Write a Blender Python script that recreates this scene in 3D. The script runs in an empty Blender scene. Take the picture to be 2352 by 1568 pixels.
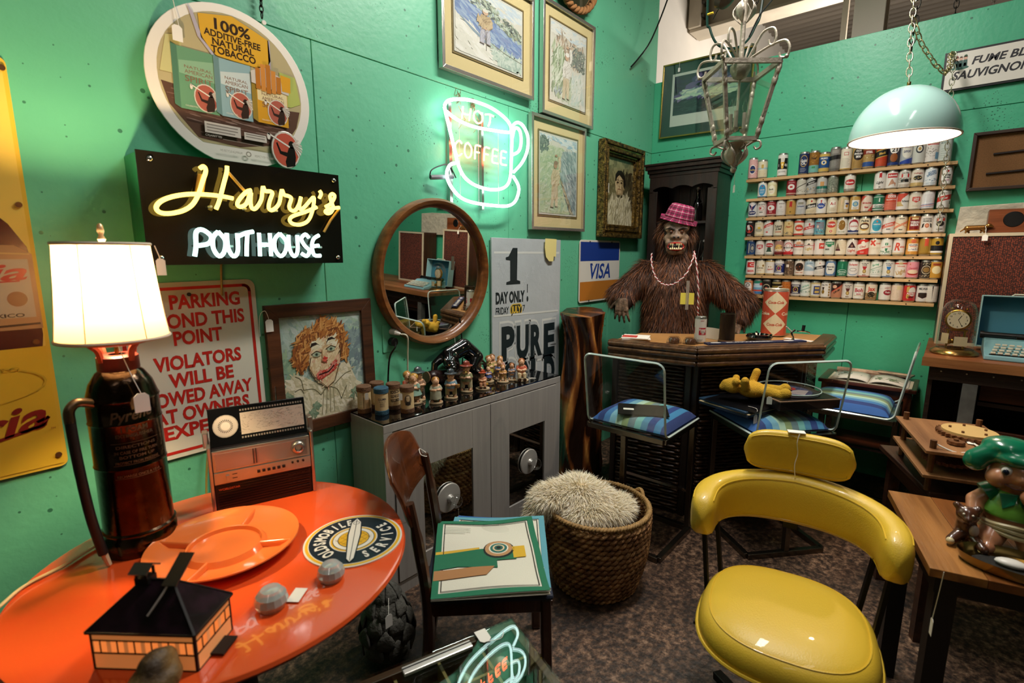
import bpy, bmesh, math, random
import numpy as np
from mathutils import Matrix, Vector, noise
C = bpy.context.scene.collection
SC = bpy.context.scene
PI = math.pi
random.seed(7)
# ---------------------------------------------------------------- camera, world, lights, exposure
def cam_setup():
 cd = bpy.data.cameras.new('camera'); co = bpy.data.objects.new('camera', cd); C.objects.link(co)
 yaw, pitch = math.radians(40.8), math.radians(-9.74)
 f = Vector((math.cos(yaw)*math.cos(pitch), math.sin(yaw)*math.cos(pitch), math.sin(pitch)))
 r = Vector((math.sin(yaw), -math.cos(yaw), 0)); u = r.cross(f)
 m = Matrix.Identity(4)
 for i in range(3):
  m[i][0], m[i][1], m[i][2] = r[i], u[i], -f[i]
 m[2][3] = 1.55
 co.matrix_world = m
 cd.sensor_width = 36; cd.lens = 36*1157/2352; cd.clip_start = .05
 cd.dof.use_dof = True; cd.dof.focus_distance = 2.7; cd.dof.aperture_fstop = 2.6
 SC.camera = co
cam_setup()
w = bpy.data.worlds.new('world'); SC.world = w; w.use_nodes = True
w.node_tree.nodes['Background'].inputs[0].default_value = (.9, .95, 1, 1)
w.node_tree.nodes['Background'].inputs[1].default_value = .03
SC.view_settings.view_transform = 'Standard'; SC.view_settings.look = 'None'
SC.view_settings.exposure = 0.0; SC.view_settings.gamma = 1; SC.view_settings.use_curve_mapping = False
SC.cycles.use_denoising = True
SC.cycles.max_bounces = 8; SC.cycles.transparent_max_bounces = 16
SC.cycles.sample_clamp_indirect = 6; SC.cycles.caustics_reflective = False; SC.cycles.caustics_refractive = False
def lamp(name, kind, loc, power, col=(1, 1, 1), size=None, rot=(0, 0, 0), sy=None):
 l = bpy.data.lights.new(name, kind); l.energy = power; l.color = col
 if kind == 'AREA':
  l.size = size; l.shape = 'RECTANGLE'; l.size_y = sy or size
 elif size: l.shadow_soft_size = size
 o = bpy.data.objects.new(name, l); C.objects.link(o); o.location = loc; o.rotation_euler = rot
 return o
# ceiling fluorescents outside the frame (above and behind the camera), then two added uplights
lamp('fluorescent_and_fill', 'AREA', (2.3, .75, 3.75), 92, (1, .95, .88), 1.3, sy=.2)
lamp('fluorescent_and_fill', 'AREA', (1.1, -.5, 3.75), 10, (1, .95, .88), 1.3, sy=.2)
lamp('fluorescent_and_fill', 'AREA', (-1.2, -.6, 3.75), 6, (1, .93, .84), 1.3, sy=.2)
lamp('fluorescent_and_fill', 'AREA', (6.0, .7, 2.9), 48, (1, .92, .82), 1.3, (math.radians(143), 0, .1), .22)  # added uplight hidden behind the partition, brightens the white wall and beam
lamp('fluorescent_and_fill', 'AREA', (8.5, -3, 3.0), 120, (1, .92, .82), 1.3, (math.radians(180), 0, .1), .22)  # added unseen uplight, brightens the hall and roof deck farther back
# ---------------------------------------------------------------- materials
def lin(h):
 if isinstance(h, str):
  h = h.lstrip('#'); c = [int(h[i:i+2], 16)/255 for i in (0, 2, 4)]
 else: c = h
 return tuple(x/12.92 if x <= .04045 else ((x+.055)/1.055)**2.4 for x in c)
_M = {}
def nt(name):
 m = bpy.data.materials.new(name); m.use_nodes = True
 return m, m.node_tree.nodes, m.node_tree.links, m.node_tree.nodes['Principled BSDF']
def mat(col, rough=.5, metal=0, bump=0, bscale=60, vary=0, vscale=8, stretch=(1, 1, 1), dark=None, coat=0, trans=0, spec=.5, sheen=0, emit=None, es=0, alpha=1, coord='Object', detail=6, lo=.35, hi=.65):
 key = (col, rough, metal, bump, bscale, vary, vscale, stretch, dark, coat, trans, spec, sheen, emit, es, alpha, coord, detail, lo, hi)
 if key in _M: return _M[key]
 m, N, L, p = nt('mat'); c = lin(col)
 p.inputs['Base Color'].default_value = (*c, 1); p.inputs['Roughness'].default_value = rough
 p.inputs['Metallic'].default_value = metal; p.inputs['Coat Weight'].default_value = coat
 p.inputs['Transmission Weight'].default_value = trans; p.inputs['Specular IOR Level'].default_value = spec
 p.inputs['Sheen Weight'].default_value = sheen; p.inputs['Alpha'].default_value = alpha
 if emit: p.inputs['Emission Color'].default_value = (*lin(emit), 1); p.inputs['Emission Strength'].default_value = es
 if vary or bump:
  tc = N.new('ShaderNodeTexCoord'); mp = N.new('ShaderNodeMapping'); mp.inputs['Scale'].default_value = stretch
  L.new(tc.outputs[coord], mp.inputs[0])
 if vary:
  n = N.new('ShaderNodeTexNoise'); n.inputs['Scale'].default_value = vscale; n.inputs['Detail'].default_value = detail
  L.new(mp.outputs[0], n.inputs[0])
  r = N.new('ShaderNodeValToRGB'); d = lin(dark) if dark else tuple(x*(1-vary) for x in c)
  r.color_ramp.elements[0].color = (*d, 1); r.color_ramp.elements[0].position = lo
  r.color_ramp.elements[1].color = (*c, 1); r.color_ramp.elements[1].position = hi
  L.new(n.outputs[0], r.inputs[0]); L.new(r.outputs[0], p.inputs['Base Color'])
 if bump:
  b = N.new('ShaderNodeBump'); b.inputs['Strength'].default_value = bump; b.inputs['Distance'].default_value = .01
  n2 = N.new('ShaderNodeTexNoise'); n2.inputs['Scale'].default_value = bscale; n2.inputs['Detail'].default_value = 4
  L.new(mp.outputs[0], n2.inputs[0]); L.new(n2.outputs[0], b.inputs['Height']); L.new(b.outputs[0], p.inputs['Normal'])
 _M[key] = m
 return m
def wood(col, dark, rough=.45, scale=14, axis=0, coat=0):
 s = [9, 9, 9]; s[axis] = .7
 return mat(col, rough, vary=1, dark=dark, vscale=scale/6, stretch=tuple(s), bump=.12, bscale=scale, coat=coat, detail=8, lo=.3, hi=.7)
def glass(col='#ffffff', rough=0.0, ior=1.45):
 key = ('glass', col, rough, ior)
 if key in _M: return _M[key]
 m, N, L, p = nt('glass'); p.inputs['Base Color'].default_value = (*lin(col), 1); p.inputs['Roughness'].default_value = rough
 p.inputs['Transmission Weight'].default_value = 1; p.inputs['IOR'].default_value = ior
 _M[key] = m; return m
def pane(tint=(.97, .98, .97), rough=.0, refl=1.0):
 """thin clear sheet: transparent with a fresnel reflection, no refraction"""
 key = ('pane', tint, rough, refl)
 if key in _M: return _M[key]
 m, N, L, p = nt('pane'); N.remove(p)
 t = N.new('ShaderNodeBsdfTransparent'); t.inputs[0].default_value = (*tint, 1)
 g = N.new('ShaderNodeBsdfGlossy'); g.inputs['Roughness'].default_value = rough; g.inputs[0].default_value = (refl, refl, refl, 1)
 f = N.new('ShaderNodeFresnel'); ge = N.new('ShaderNodeNewGeometry'); mm = N.new('ShaderNodeMath'); mm.operation = 'MULTIPLY_ADD'
 L.new(ge.outputs['Backfacing'], mm.inputs[0]); mm.inputs[1].default_value = 1/1.5-1.5; mm.inputs[2].default_value = 1.5; L.new(mm.outputs[0], f.inputs[0]); x = N.new('ShaderNodeMixShader')
 L.new(f.outputs[0], x.inputs[0]); L.new(t.outputs[0], x.inputs[1]); L.new(g.outputs[0], x.inputs[2])
 L.new(x.outputs[0], N['Material Output'].inputs[0]); _M[key] = m; return m
def emat(col, s):
 key = ('e', col, s)
 if key in _M: return _M[key]
 m, N, L, p = nt('glow'); N.remove(p); e = N.new('ShaderNodeEmission')
 e.inputs[0].default_value = (*lin(col), 1); e.inputs[1].default_value = s
 L.new(e.outputs[0], N['Material Output'].inputs[0]); _M[key] = m; return m
def printmat(rough=.5, coat=0, metal=0, bump=0):
 key = ('print', rough, coat, metal, bump)
 if key in _M: return _M[key]
 m, N, L, p = nt('print'); a = N.new('ShaderNodeAttribute'); a.attribute_name = 'Col'
 L.new(a.outputs['Color'], p.inputs['Base Color']); p.inputs['Roughness'].default_value = rough
 p.inputs['Coat Weight'].default_value = coat; p.inputs['Metallic'].default_value = metal
 if bump:
  tc = N.new('ShaderNodeTexCoord'); b = N.new('ShaderNodeBump'); b.inputs['Strength'].default_value = bump; b.inputs['Distance'].default_value = .005
  n2 = N.new('ShaderNodeTexNoise'); n2.inputs['Scale'].default_value = 90; L.new(tc.outputs['Object'], n2.inputs[0])
  L.new(n2.outputs[0], b.inputs['Height']); L.new(b.outputs[0], p.inputs['Normal'])
 _M[key] = m; return m
# ---------------------------------------------------------------- mesh builder
def link(name, me, m, parent=None):
 o = bpy.data.objects.new(name, me); C.objects.link(o)
 if m is not None:
  me.materials.clear()
  for x in (m if isinstance(m, (list, tuple)) else [m]): me.materials.append(x)
 if parent is not None: o.parent = parent
 return o
def axes(d):
 d = Vector(d).normalized(); a = Vector((0, 0, 1)) if abs(d.z) < .95 else Vector((1, 0, 0))
 x = a.cross(d).normalized(); return x, d.cross(x), d
class MB:
 def __init__(s): s.v = []; s.f = []; s.mi = []; s.cur = 0; s.M = None
 def add(s, vs, fs):
  o = len(s.v)
  if s.M is not None: vs = [s.M @ Vector(q) for q in vs]
  s.v += [tuple(q) for q in vs]; s.f += [tuple(i+o for i in q) for q in fs]; s.mi += [s.cur]*len(fs)
  return s
 def box(s, c, d, rz=0, R=None):
  x, y, z = [q/2 for q in d]
  vs = [Vector((i*x, j*y, k*z)) for i in (-1, 1) for j in (-1, 1) for k in (-1, 1)]
  R = R or Matrix.Rotation(rz, 3, 'Z')
  return s.add([R @ q + Vector(c) for q in vs], [(0, 1, 3, 2), (4, 6, 7, 5), (0, 4, 5, 1), (2, 3, 7, 6), (0, 2, 6, 4), (1, 5, 7, 3)])
 def bx(s, x0, x1, y0, y1, z0, z1): return s.box(((x0+x1)/2, (y0+y1)/2, (z0+z1)/2), (x1-x0, y1-y0, z1-z0))
 def bar(s, a, b, wx, wy=None):
  a, b = Vector(a), Vector(b); x, y, d = axes(b-a); wy = wy or wx; vs = []
  for p in (a, b): vs += [p+x*i*wx/2+y*j*wy/2 for i, j in ((-1, -1), (1, -1), (1, 1), (-1, 1))]
  return s.add(vs, [(3, 2, 1, 0), (4, 5, 6, 7), (0, 1, 5, 4), (1, 2, 6, 5), (2, 3, 7, 6), (3, 0, 4, 7)])
 def tube(s, pts, r, seg=8, closed=False, caps=True):
  pts = [Vector(p) for p in pts]; n = len(pts); vs = []; fs = []; x = None
  rr = r if isinstance(r, (list, tuple)) else [r]*n
  for i, p in enumerate(pts):
   a = pts[(i-1) % n] if (closed or i > 0) else p; b = pts[(i+1) % n] if (closed or i < n-1) else p
   d = (b-a)
   if d.length < 1e-9: d = Vector((0, 0, 1))
   d.normalize()
   if x is None: x = axes(d)[0]
   else:
    x = x-d*x.dot(d)
    x = x.normalized() if x.length > 1e-6 else axes(d)[0]
   y = d.cross(x)
   vs += [p+(x*math.cos(2*PI*k/seg)+y*math.sin(2*PI*k/seg))*rr[i] for k in range(seg)]
  for i in range(n if closed else n-1):
   j = (i+1) % n
   fs += [(i*seg+k, i*seg+(k+1) % seg, j*seg+(k+1) % seg, j*seg+k) for k in range(seg)]
  if not closed and caps: fs += [tuple(range(seg-1, -1, -1)), tuple(range((n-1)*seg, n*seg))]
  return s.add(vs, fs)
 def lathe(s, prof, seg=24, c=(0, 0, 0), ax=(0, 0, 1), sx=1, sy=1, a0=0, a1=2*PI, cap=True):
  x, y, d = axes(ax); c = Vector(c); vs = []; fs = []
  if tuple(ax) == (0, 0, 1): x, y = Vector((1, 0, 0)), Vector((0, 1, 0))
  full = abs(a1-a0-2*PI) < 1e-6; m = seg if full else seg+1
  for r, z in prof: vs += [c+x*(r*sx*math.cos(a0+(a1-a0)*k/seg))+y*(r*sy*math.sin(a0+(a1-a0)*k/seg))+d*z for k in range(m)]
  for i in range(len(prof)-1):
   for k in range(seg):
    k2 = (k+1) % m; q = (i*m+k, i*m+k2, (i+1)*m+k2, (i+1)*m+k)
    fs.append(q)
  if cap and full and prof[0][0] > 1e-6 and abs(prof[0][1]-prof[1][1]) > 1e-9: fs.append(tuple(range(m-1, -1, -1)))
  if cap and full and prof[-1][0] > 1e-6 and abs(prof[-1][1]-prof[-2][1]) > 1e-9: fs.append(tuple(range((len(prof)-1)*m, len(prof)*m)))
  return s.add(vs, fs)
 def cyl(s, a, b, r, r2=None, seg=16):
  a, b = Vector(a), Vector(b); return s.tube([a, b], [r, r if r2 is None else r2], seg)
 def sph(s, c, r, seg=16, ring=10, R=None):
  r = r if isinstance(r, (tuple, list)) else (r, r, r); vs = []; fs = []; c = Vector(c)
  for i in range(ring+1):
   t = PI*i/ring
   for k in range(seg):
    q = Vector((r[0]*math.sin(t)*math.cos(2*PI*k/seg), r[1]*math.sin(t)*math.sin(2*PI*k/seg), -r[2]*math.cos(t)))
    vs.append((R @ q if R else q)+c)
  for i in range(ring):
   for k in range(seg): fs.append((i*seg+k, i*seg+(k+1) % seg, (i+1)*seg+(k+1) % seg, (i+1)*seg+k))
  return s.add(vs, fs)
 def prism(s, poly, z0, z1):
  n = len(poly); vs = [(x, y, z0) for x, y in poly]+[(x, y, z1) for x, y in poly]
  return s.add(vs, [tuple(range(n-1, -1, -1)), tuple(range(n, 2*n))]+[(i, (i+1) % n, n+(i+1) % n, n+i) for i in range(n)])
 def grid(s, fn, nu, nv, closed_u=False):
  vs = [fn(i/nu, j/nv) for j in range(nv+1) for i in range(nu if closed_u else nu+1)]; m = nu if closed_u else nu+1
  return s.add(vs, [(j*m+i, j*m+(i+1) % m, (j+1)*m+(i+1) % m, (j+1)*m+i) for j in range(nv) for i in range(nu)])
 def build(s, name, m, parent=None, smooth=False, bev=0, sub=0, solid=0, seg=2, ang=None):
  me = bpy.data.meshes.new(name); me.from_pydata(s.v, [], s.f)
  o = link(name, me, m, parent)
  if any(s.mi): me.polygons.foreach_set('material_index', s.mi)
  b = bmesh.new(); b.from_mesh(me)
  bmesh.ops.remove_doubles(b, verts=b.verts, dist=1e-6)
  bmesh.ops.recalc_face_normals(b, faces=b.faces); b.to_mesh(me); b.free()
  if smooth: me.shade_smooth()
  if smooth and ang is None: ang = 40
  if smooth and ang < 180:
   me.set_sharp_from_angle(angle=math.radians(ang))
  if solid:
   q = o.modifiers.new('s', 'SOLIDIFY'); q.thickness = solid; q.offset = 0
  if bev:
   q = o.modifiers.new('b', 'BEVEL'); q.width = bev; q.segments = seg; q.limit_method = 'ANGLE'; q.harden_normals = False
  if sub:
   q = o.modifiers.new('d', 'SUBSURF'); q.levels = sub; q.render_levels = sub
  me.update()
  return o
# a scratch scene turns fonts and remeshed bodies into plain meshes
TMP = bpy.data.scenes.new('scratch')
def bake(ob):
 TMP.collection.objects.link(ob); vl = TMP.view_layers[0]; vl.update()
 me = bpy.data.meshes.new_from_object(ob.evaluated_get(vl.depsgraph), depsgraph=vl.depsgraph)
 TMP.collection.objects.unlink(ob); bpy.data.objects.remove(ob); return me
_G = {}
def text_tris(t, bold=0, shear=0):
 key = (t, bold, shear)
 if key in _G: return _G[key]
 cu = bpy.data.curves.new('t', 'FONT'); cu.body = t; cu.align_x = 'CENTER'; cu.resolution_u = 3; cu.offset = bold; cu.shear = shear
 cu.dimensions = '2D'; cu.fill_mode = 'FRONT'; me = bake(bpy.data.objects.new('t', cu))
 me.calc_loop_triangles(); V = [v.co for v in me.vertices]
 T = [[(V[i].x, V[i].y) for i in lt.vertices] for lt in me.loop_triangles]
 bpy.data.meshes.remove(me); bpy.data.curves.remove(cu)
 xs = [p[0] for q in T for p in q] or [0, 1]; ys = [p[1] for q in T for p in q] or [0, 1]
 r = (T, min(xs), max(xs), min(ys), max(ys)); _G[key] = r; return r
def blob(prims, voxel=.01, smooth=4, dec=None):
 """one continuous skin around spheres ('s',c,r) and tapered capsules ('c',a,b,ra,rb)"""
 b = MB()
 for q in prims:
  if q[0] == 's': b.sph(q[1], q[2], 20, 12, q[3] if len(q) > 3 else None)
  else:
   a, e = Vector(q[1]), Vector(q[2]); b.tube([a, e], [q[3], q[4]], 16); b.sph(a, q[3], 16, 10); b.sph(e, q[4], 16, 10)
 me = bpy.data.meshes.new('b'); me.from_pydata(b.v, [], b.f)
 bb = bmesh.new(); bb.from_mesh(me); bmesh.ops.remove_doubles(bb, verts=bb.verts, dist=1e-7); bmesh.ops.recalc_face_normals(bb, faces=bb.faces); bb.to_mesh(me); bb.free()
 o = bpy.data.objects.new('b', me); r = o.modifiers.new('r', 'REMESH'); r.mode = 'VOXEL'; r.voxel_size = voxel
 if smooth: q = o.modifiers.new('s', 'SMOOTH'); q.iterations = smooth; q.factor = .5
 if dec: q = o.modifiers.new('d', 'DECIMATE'); q.ratio = dec
 out = bake(o); bpy.data.meshes.remove(me); out.shade_smooth(); return out
# ---------------------------------------------------------------- things
def tag(o, label, cat, group=None, kind=None):
 o['label'] = label; o['category'] = cat
 if group: o['group'] = group
 if kind: o['kind'] = kind
 return o
def thing(name, label, cat, loc=(0, 0, 0), rz=0, group=None, M=None):
 o = bpy.data.objects.new(name, None); o.empty_display_size = .05; C.objects.link(o)
 if M is not None: o.matrix_world = M
 else: o.location = loc; o.rotation_euler = (0, 0, rz)
 return tag(o, label, cat, group)
def struct(o): o['kind'] = 'structure'; return o
YL, XR = 2.07, 4.24                      # left wall plane y = YL, right wall plane x = XR
def ML(x, z, off=0, roll=0): return Matrix(((1, 0, 0, x), (0, 0, -1, YL-off), (0, 1, 0, z), (0, 0, 0, 1))) @ Matrix.Rotation(roll, 4, 'Z')
def MR(y, z, off=0, roll=0): return Matrix(((0, 0, -1, XR-off), (-1, 0, 0, y), (0, 1, 0, z), (0, 0, 0, 1))) @ Matrix.Rotation(roll, 4, 'Z')
# flat print: coloured polygons laid on each other in thin layers (ink, lettering, brush strokes)
def ell(cx, cy, rx, ry=None, n=20, a=0, t0=0, t1=2*PI):
 ry = ry or rx; ca, sa = math.cos(a), math.sin(a); o = []
 for i in range(n):
  t = t0+(t1-t0)*i/(n if abs(t1-t0-2*PI) < 1e-6 else n-1)
  x, y = rx*math.cos(t), ry*math.sin(t); o.append((cx+x*ca-y*sa, cy+x*sa+y*ca))
 return o
def rrect(x0, y0, x1, y1, r, n=5):
 o = []
 for cx, cy, t in ((x1-r, y1-r, 0), (x0+r, y1-r, 90), (x0+r, y0+r, 180), (x1-r, y0+r, 270)):
  o += [(cx+r*math.cos(math.radians(t+90*i/n)), cy+r*math.sin(math.radians(t+90*i/n))) for i in range(n+1)]
 return o
def inside(p, poly):
 x, y = p; r = False; n = len(poly)
 for i in range(n):
  x1, y1 = poly[i]; x2, y2 = poly[i-1]
  if (y1 > y) != (y2 > y) and x < (x2-x1)*(y-y1)/(y2-y1)+x1: r = not r
 return r
def clipx(poly, a, sgn):
 o = []; n = len(poly)
 for i in range(n):
  p, q = poly[i], poly[(i+1) % n]; ip, iq = (p[0]-a)*sgn >= 0, (q[0]-a)*sgn >= 0
  if ip: o.append(p)
  if ip != iq:
   t = (a-p[0])/(q[0]-p[0]); o.append((a, p[1]+t*(q[1]-p[1])))
 return o
class Print:
 def __init__(s, eps=.0002): s.v = []; s.f = []; s.c = []; s.l = 1; s.eps = eps; s.cl = None; s.bounds = None
 def poly(s, pts, col, layer=None):
  z = s.eps*(layer if layer is not None else s.l); o = len(s.v)
  if s.bounds:
   x0, x1, y0, y1 = s.bounds; pts = clipx(clipx(pts, x0, 1), x1, -1)
   pts = [(q[1], q[0]) for q in pts]; pts = clipx(clipx(pts, y0, 1), y1, -1); pts = [(q[1], q[0]) for q in pts]
   if len(pts) < 3: return s
  if s.cl:
   r, n = s.cl; da = 2*PI/n; du = r*da
   for k in range(-n//2, n//2):
    q = clipx(clipx(pts, k*du, 1), (k+1)*du, -1)
    if len(q) < 3: continue
    o = len(s.v); a0, a1 = k*da, (k+1)*da
    for x, y in q:
     t = min(max((x-k*du)/du, 0), 1); R = r+z
     X = R*(math.sin(a0)*(1-t)+math.sin(a1)*t); Z = R*(math.cos(a0)*(1-t)+math.cos(a1)*t)
     s.v.append((X, -Z, y))
    s.f.append(tuple(range(o, o+len(q)))); s.c.append(col)
   return s
  s.v += [(x, y, z) for x, y in pts]; s.f.append(tuple(range(o, o+len(pts)))); s.c.append(col); return s
 def up(s, n=1): s.l += n; return s
 def rect(s, x0, y0, x1, y1, col): return s.poly([(x0, y0), (x1, y0), (x1, y1), (x0, y1)], col)
 def line(s, pts, w, col, closed=False):
  pts = [Vector(p) for p in pts]; n = len(pts)
  for i in range(n if closed else n-1):
   a, b = pts[i], pts[(i+1) % n]; d = b-a
   if d.length < 1e-7: continue
   d.normalize(); m = Vector((-d.y, d.x))*w/2; e = d*w*.25
   s.poly([tuple(a-e+m), tuple(a-e-m), tuple(b+e-m), tuple(b+e+m)], col)
  return s
 def ring(s, cx, cy, r0, r1, col, n=28, ay=1, by=None):
  by = by or ay
  for i in range(n):
   a, b = 2*PI*i/n, 2*PI*(i+1)/n
   s.poly([(cx+r0*math.cos(a), cy+r0*ay*math.sin(a)), (cx+r1*math.cos(a), cy+r1*by*math.sin(a)), (cx+r1*math.cos(b), cy+r1*by*math.sin(b)), (cx+r0*math.cos(b), cy+r0*ay*math.sin(b))], col)
  return s
 def text(s, t, cx, cy, h, col, w=None, bold=0, shear=0, rot=0, align='c', sx=1):
  """cx, cy = middle of the line, h = cap height, w = forced width"""
  T, x0, x1, y0, y1 = text_tris(t, bold, shear); k = h/.73; kx = k*sx if not w else w/max(x1-x0, 1e-6)
  mx = (x0+x1)/2 if align == 'c' else (x0 if align == 'l' else x1); c, sn = math.cos(rot), math.sin(rot)
  for tri in T:
   q = []
   for x, y in tri:
    X, Y = (x-mx)*kx, (y-.365)*k; q.append((cx+X*c-Y*sn, cy+X*sn+Y*c))
   s.poly(q, col)
  return s
 def arctext(s, t, cx, cy, r, h, col, a0, a1, bold=0, inner=False, wk=1):
  n = len(t)
  for i, ch in enumerate(t):
   if ch == ' ': continue
   a = a0+(a1-a0)*(i/(n-1) if n > 1 else .5)
   s.text(ch, cx+r*math.cos(a), cy+r*math.sin(a), h, col, bold=bold, rot=a-PI/2 if not inner else a+PI/2, sx=wk)
  return s
 def strokes(s, poly, cols, n, L, W, ang, jit=.5, seed=1):
  rnd = random.Random(seed); xs = [p[0] for p in poly]; ys = [p[1] for p in poly]; k = 0; g = 0
  while k < n and g < n*8:
   g += 1; p = (rnd.uniform(min(xs), max(xs)), rnd.uniform(min(ys), max(ys)))
   if not inside(p, poly): continue
   a = ang+rnd.uniform(-jit, jit); l = L*rnd.uniform(.4, 1.3)/2; w = W*rnd.uniform(.5, 1.3)/2; c, sn = math.cos(a), math.sin(a)
   q = [(p[0]+x*c-y*sn, p[1]+x*sn+y*c) for x, y in ((-l, -w*.4), (0, -w), (l, -w*.3), (l*.9, w*.4), (0, w), (-l*.9, w*.5))]
   s.poly(q, rnd.choice(cols), s.l+rnd.random()*2); k += 1
  s.l += 3; return s
 def build(s, name, parent, rough=.5, coat=0, metal=0, m=None, bump=0):
  me = bpy.data.meshes.new(name); me.from_pydata(s.v, [], s.f)
  at = me.color_attributes.new('Col', 'FLOAT_COLOR', 'CORNER'); buf = []; cache = {}
  for f, c in zip(s.f, s.c):
   if c not in cache: cache[c] = (*lin(c), 1)
   buf += list(cache[c])*len(f)
  at.data.foreach_set('color', buf); me.update()
  return link(name, me, m or printmat(rough, coat, metal, bump), parent)
def mixc(a, b, t):
 a = [int(a[i:i+2], 16) for i in (1, 3, 5)]; b = [int(b[i:i+2], 16) for i in (1, 3, 5)]
 return '#%02x%02x%02x' % tuple(int(x+(y-x)*t) for x, y in zip(a, b))
def spline(pts, n=8, closed=False):
 P = [Vector(p) for p in pts]; m = len(P); o = []
 for i in range(m if closed else m-1):
  if closed: a, b, c, d = P[(i-1) % m], P[i], P[(i+1) % m], P[(i+2) % m]
  else: a, b, c, d = P[max(i-1, 0)], P[i], P[i+1], P[min(i+2, m-1)]
  for k in range(n):
   t = k/n; o.append(.5*((2*b)+(c-a)*t+(2*a-5*b+4*c-d)*t*t+(3*b-a-3*c+d)*t*t*t))
 if not closed: o.append(P[-1])
 return o
def price_tag(parent, loc, sx=.022, sz=.036, string=None, R=None, name='price_tag'):
 """white card tag with cut corners on a string, a part of the thing it is tied to"""
 b = MB(); w, h = sx/2, sz; c = w*.5; poly = [(-w, -h), (w, -h), (w, -c), (w-c, 0), (-w+c, 0), (-w, -c)]
 M4 = Matrix.Translation(loc) @ (R or Matrix.Rotation(PI/2, 4, 'X')); b.M = M4; b.prism(poly, -.0005, .0005)
 o = b.build(name, mat('#eeeae0', .7), parent)
 if string:
  MB().tube(spline(string, 4), .0011, 5).build('tag_string', mat('#e8e4d8', .8), o)
 return o
# ---------------------------------------------------------------- room shell
def wallmat(name, c1, c2, spk):
 m, N, L, p = nt(name); tc = N.new('ShaderNodeTexCoord')
 def noise_(s, d=6): n = N.new('ShaderNodeTexNoise'); n.inputs['Scale'].default_value = s; n.inputs['Detail'].default_value = d; L.new(tc.outputs['Object'], n.inputs[0]); return n
 def mth(op, a, b):
  x = N.new('ShaderNodeMath'); x.operation = op
  for i, v in enumerate((a, b)):
   if isinstance(v, (int, float)): x.inputs[i].default_value = v
   else: L.new(v, x.inputs[i])
  return x.outputs[0]
 n1 = noise_(1.7); r = N.new('ShaderNodeValToRGB'); L.new(n1.outputs[0], r.inputs[0])
 r.color_ramp.elements[0].position = .3; r.color_ramp.elements[0].color = (*lin(c1), 1)
 r.color_ramp.elements[1].position = .7; r.color_ramp.elements[1].color = (*lin(c2), 1)
 sx_ = N.new('ShaderNodeSeparateXYZ'); cx_ = N.new('ShaderNodeCombineXYZ'); L.new(tc.outputs['Object'], sx_.inputs[0]); L.new(mth('ADD', sx_.outputs[0], sx_.outputs[1]), cx_.inputs[0]); L.new(sx_.outputs[2], cx_.inputs[1])
 v = N.new('ShaderNodeTexVoronoi'); v.voronoi_dimensions = '2D'; v.inputs['Scale'].default_value = 13; L.new(cx_.outputs[0], v.inputs[0])
 nz = noise_(14, 3); sc_ = N.new('ShaderNodeSeparateColor'); L.new(v.outputs['Color'], sc_.inputs[0]); small = mth('ADD', mth('ADD', v.outputs['Distance'], mth('MULTIPLY', nz.outputs[0], .05)), mth('MULTIPLY', sc_.outputs[0], .22))
 v2 = N.new('ShaderNodeTexVoronoi'); v2.voronoi_dimensions = '2D'; v2.inputs['Scale'].default_value = 45; L.new(cx_.outputs[0], v2.inputs[0])
 big = noise_(3.5, 2); s2 = mth('ADD', mth('ADD', v2.outputs['Distance'], mth('MULTIPLY', nz.outputs[0], .2)), mth('MULTIPLY', mth('SUBTRACT', .62, big.outputs[0]), 1.0))
 spots = mth('MAXIMUM', mth('LESS_THAN', small, .118), mth('LESS_THAN', s2, .14))
 mx = N.new('ShaderNodeMixRGB'); L.new(mth('MULTIPLY', spots, .75), mx.inputs[0]); L.new(r.outputs[0], mx.inputs[1]); mx.inputs[2].default_value = (*lin(spk), 1)
 L.new(mx.outputs[0], p.inputs['Base Color']); p.inputs['Roughness'].default_value = .42
 f1 = noise_(38, 5); f2 = noise_(9, 4); hgt = mth('SUBTRACT', mth('ADD', mth('MULTIPLY', f1.outputs[0], .5), mth('MULTIPLY', f2.outputs[0], .3)), mth('MULTIPLY', spots, .8))
 b = N.new('ShaderNodeBump'); b.inputs['Strength'].default_value = .4; b.inputs['Distance'].default_value = .006
 L.new(hgt, b.inputs['Height']); L.new(b.outputs[0], p.inputs['Normal']); return m
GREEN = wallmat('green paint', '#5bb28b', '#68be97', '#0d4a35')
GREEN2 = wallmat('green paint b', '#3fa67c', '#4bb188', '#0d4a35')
DARKGAP = mat('#0b3a2a', .8)
WHITEW = mat('#f0e9de', .7, vary=.12, vscale=1.5, bump=.1, bscale=30)
wl = bpy.data.objects.new('wall_left', None); C.objects.link(wl); struct(wl)
MB().bx(-4.5, XR+.03, YL+.024, YL+.1, 0, 4.4).build('backing', DARKGAP, wl)
xs = [-4.95, -3.733, -2.513, -1.293, -.073, 1.147, 2.367, 3.587, XR+.03]
for i in range(8):
 MB().bx(max(xs[i], -4.5)+.0012, xs[i+1]-.0012, YL, YL+.024, 0, 2.41).build('panel', GREEN, wl, bev=.002, seg=1)
for x0, x1 in ((-4.5, -2.4), (-2.397, .05), (.053, XR+.03)): MB().bx(x0, x1, YL, YL+.024, 2.413, 4.4).build('panel', GREEN, wl, bev=.002, seg=1)
wr = bpy.data.objects.new('wall_right', None); C.objects.link(wr); struct(wr)
MB().bx(XR+.024, XR+.11, -5.5, YL, 0, 2.97).build('backing', DARKGAP, wr)
ys = [YL, .521, -.699, -1.919, -3.139, -4.359, -5.5]
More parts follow.
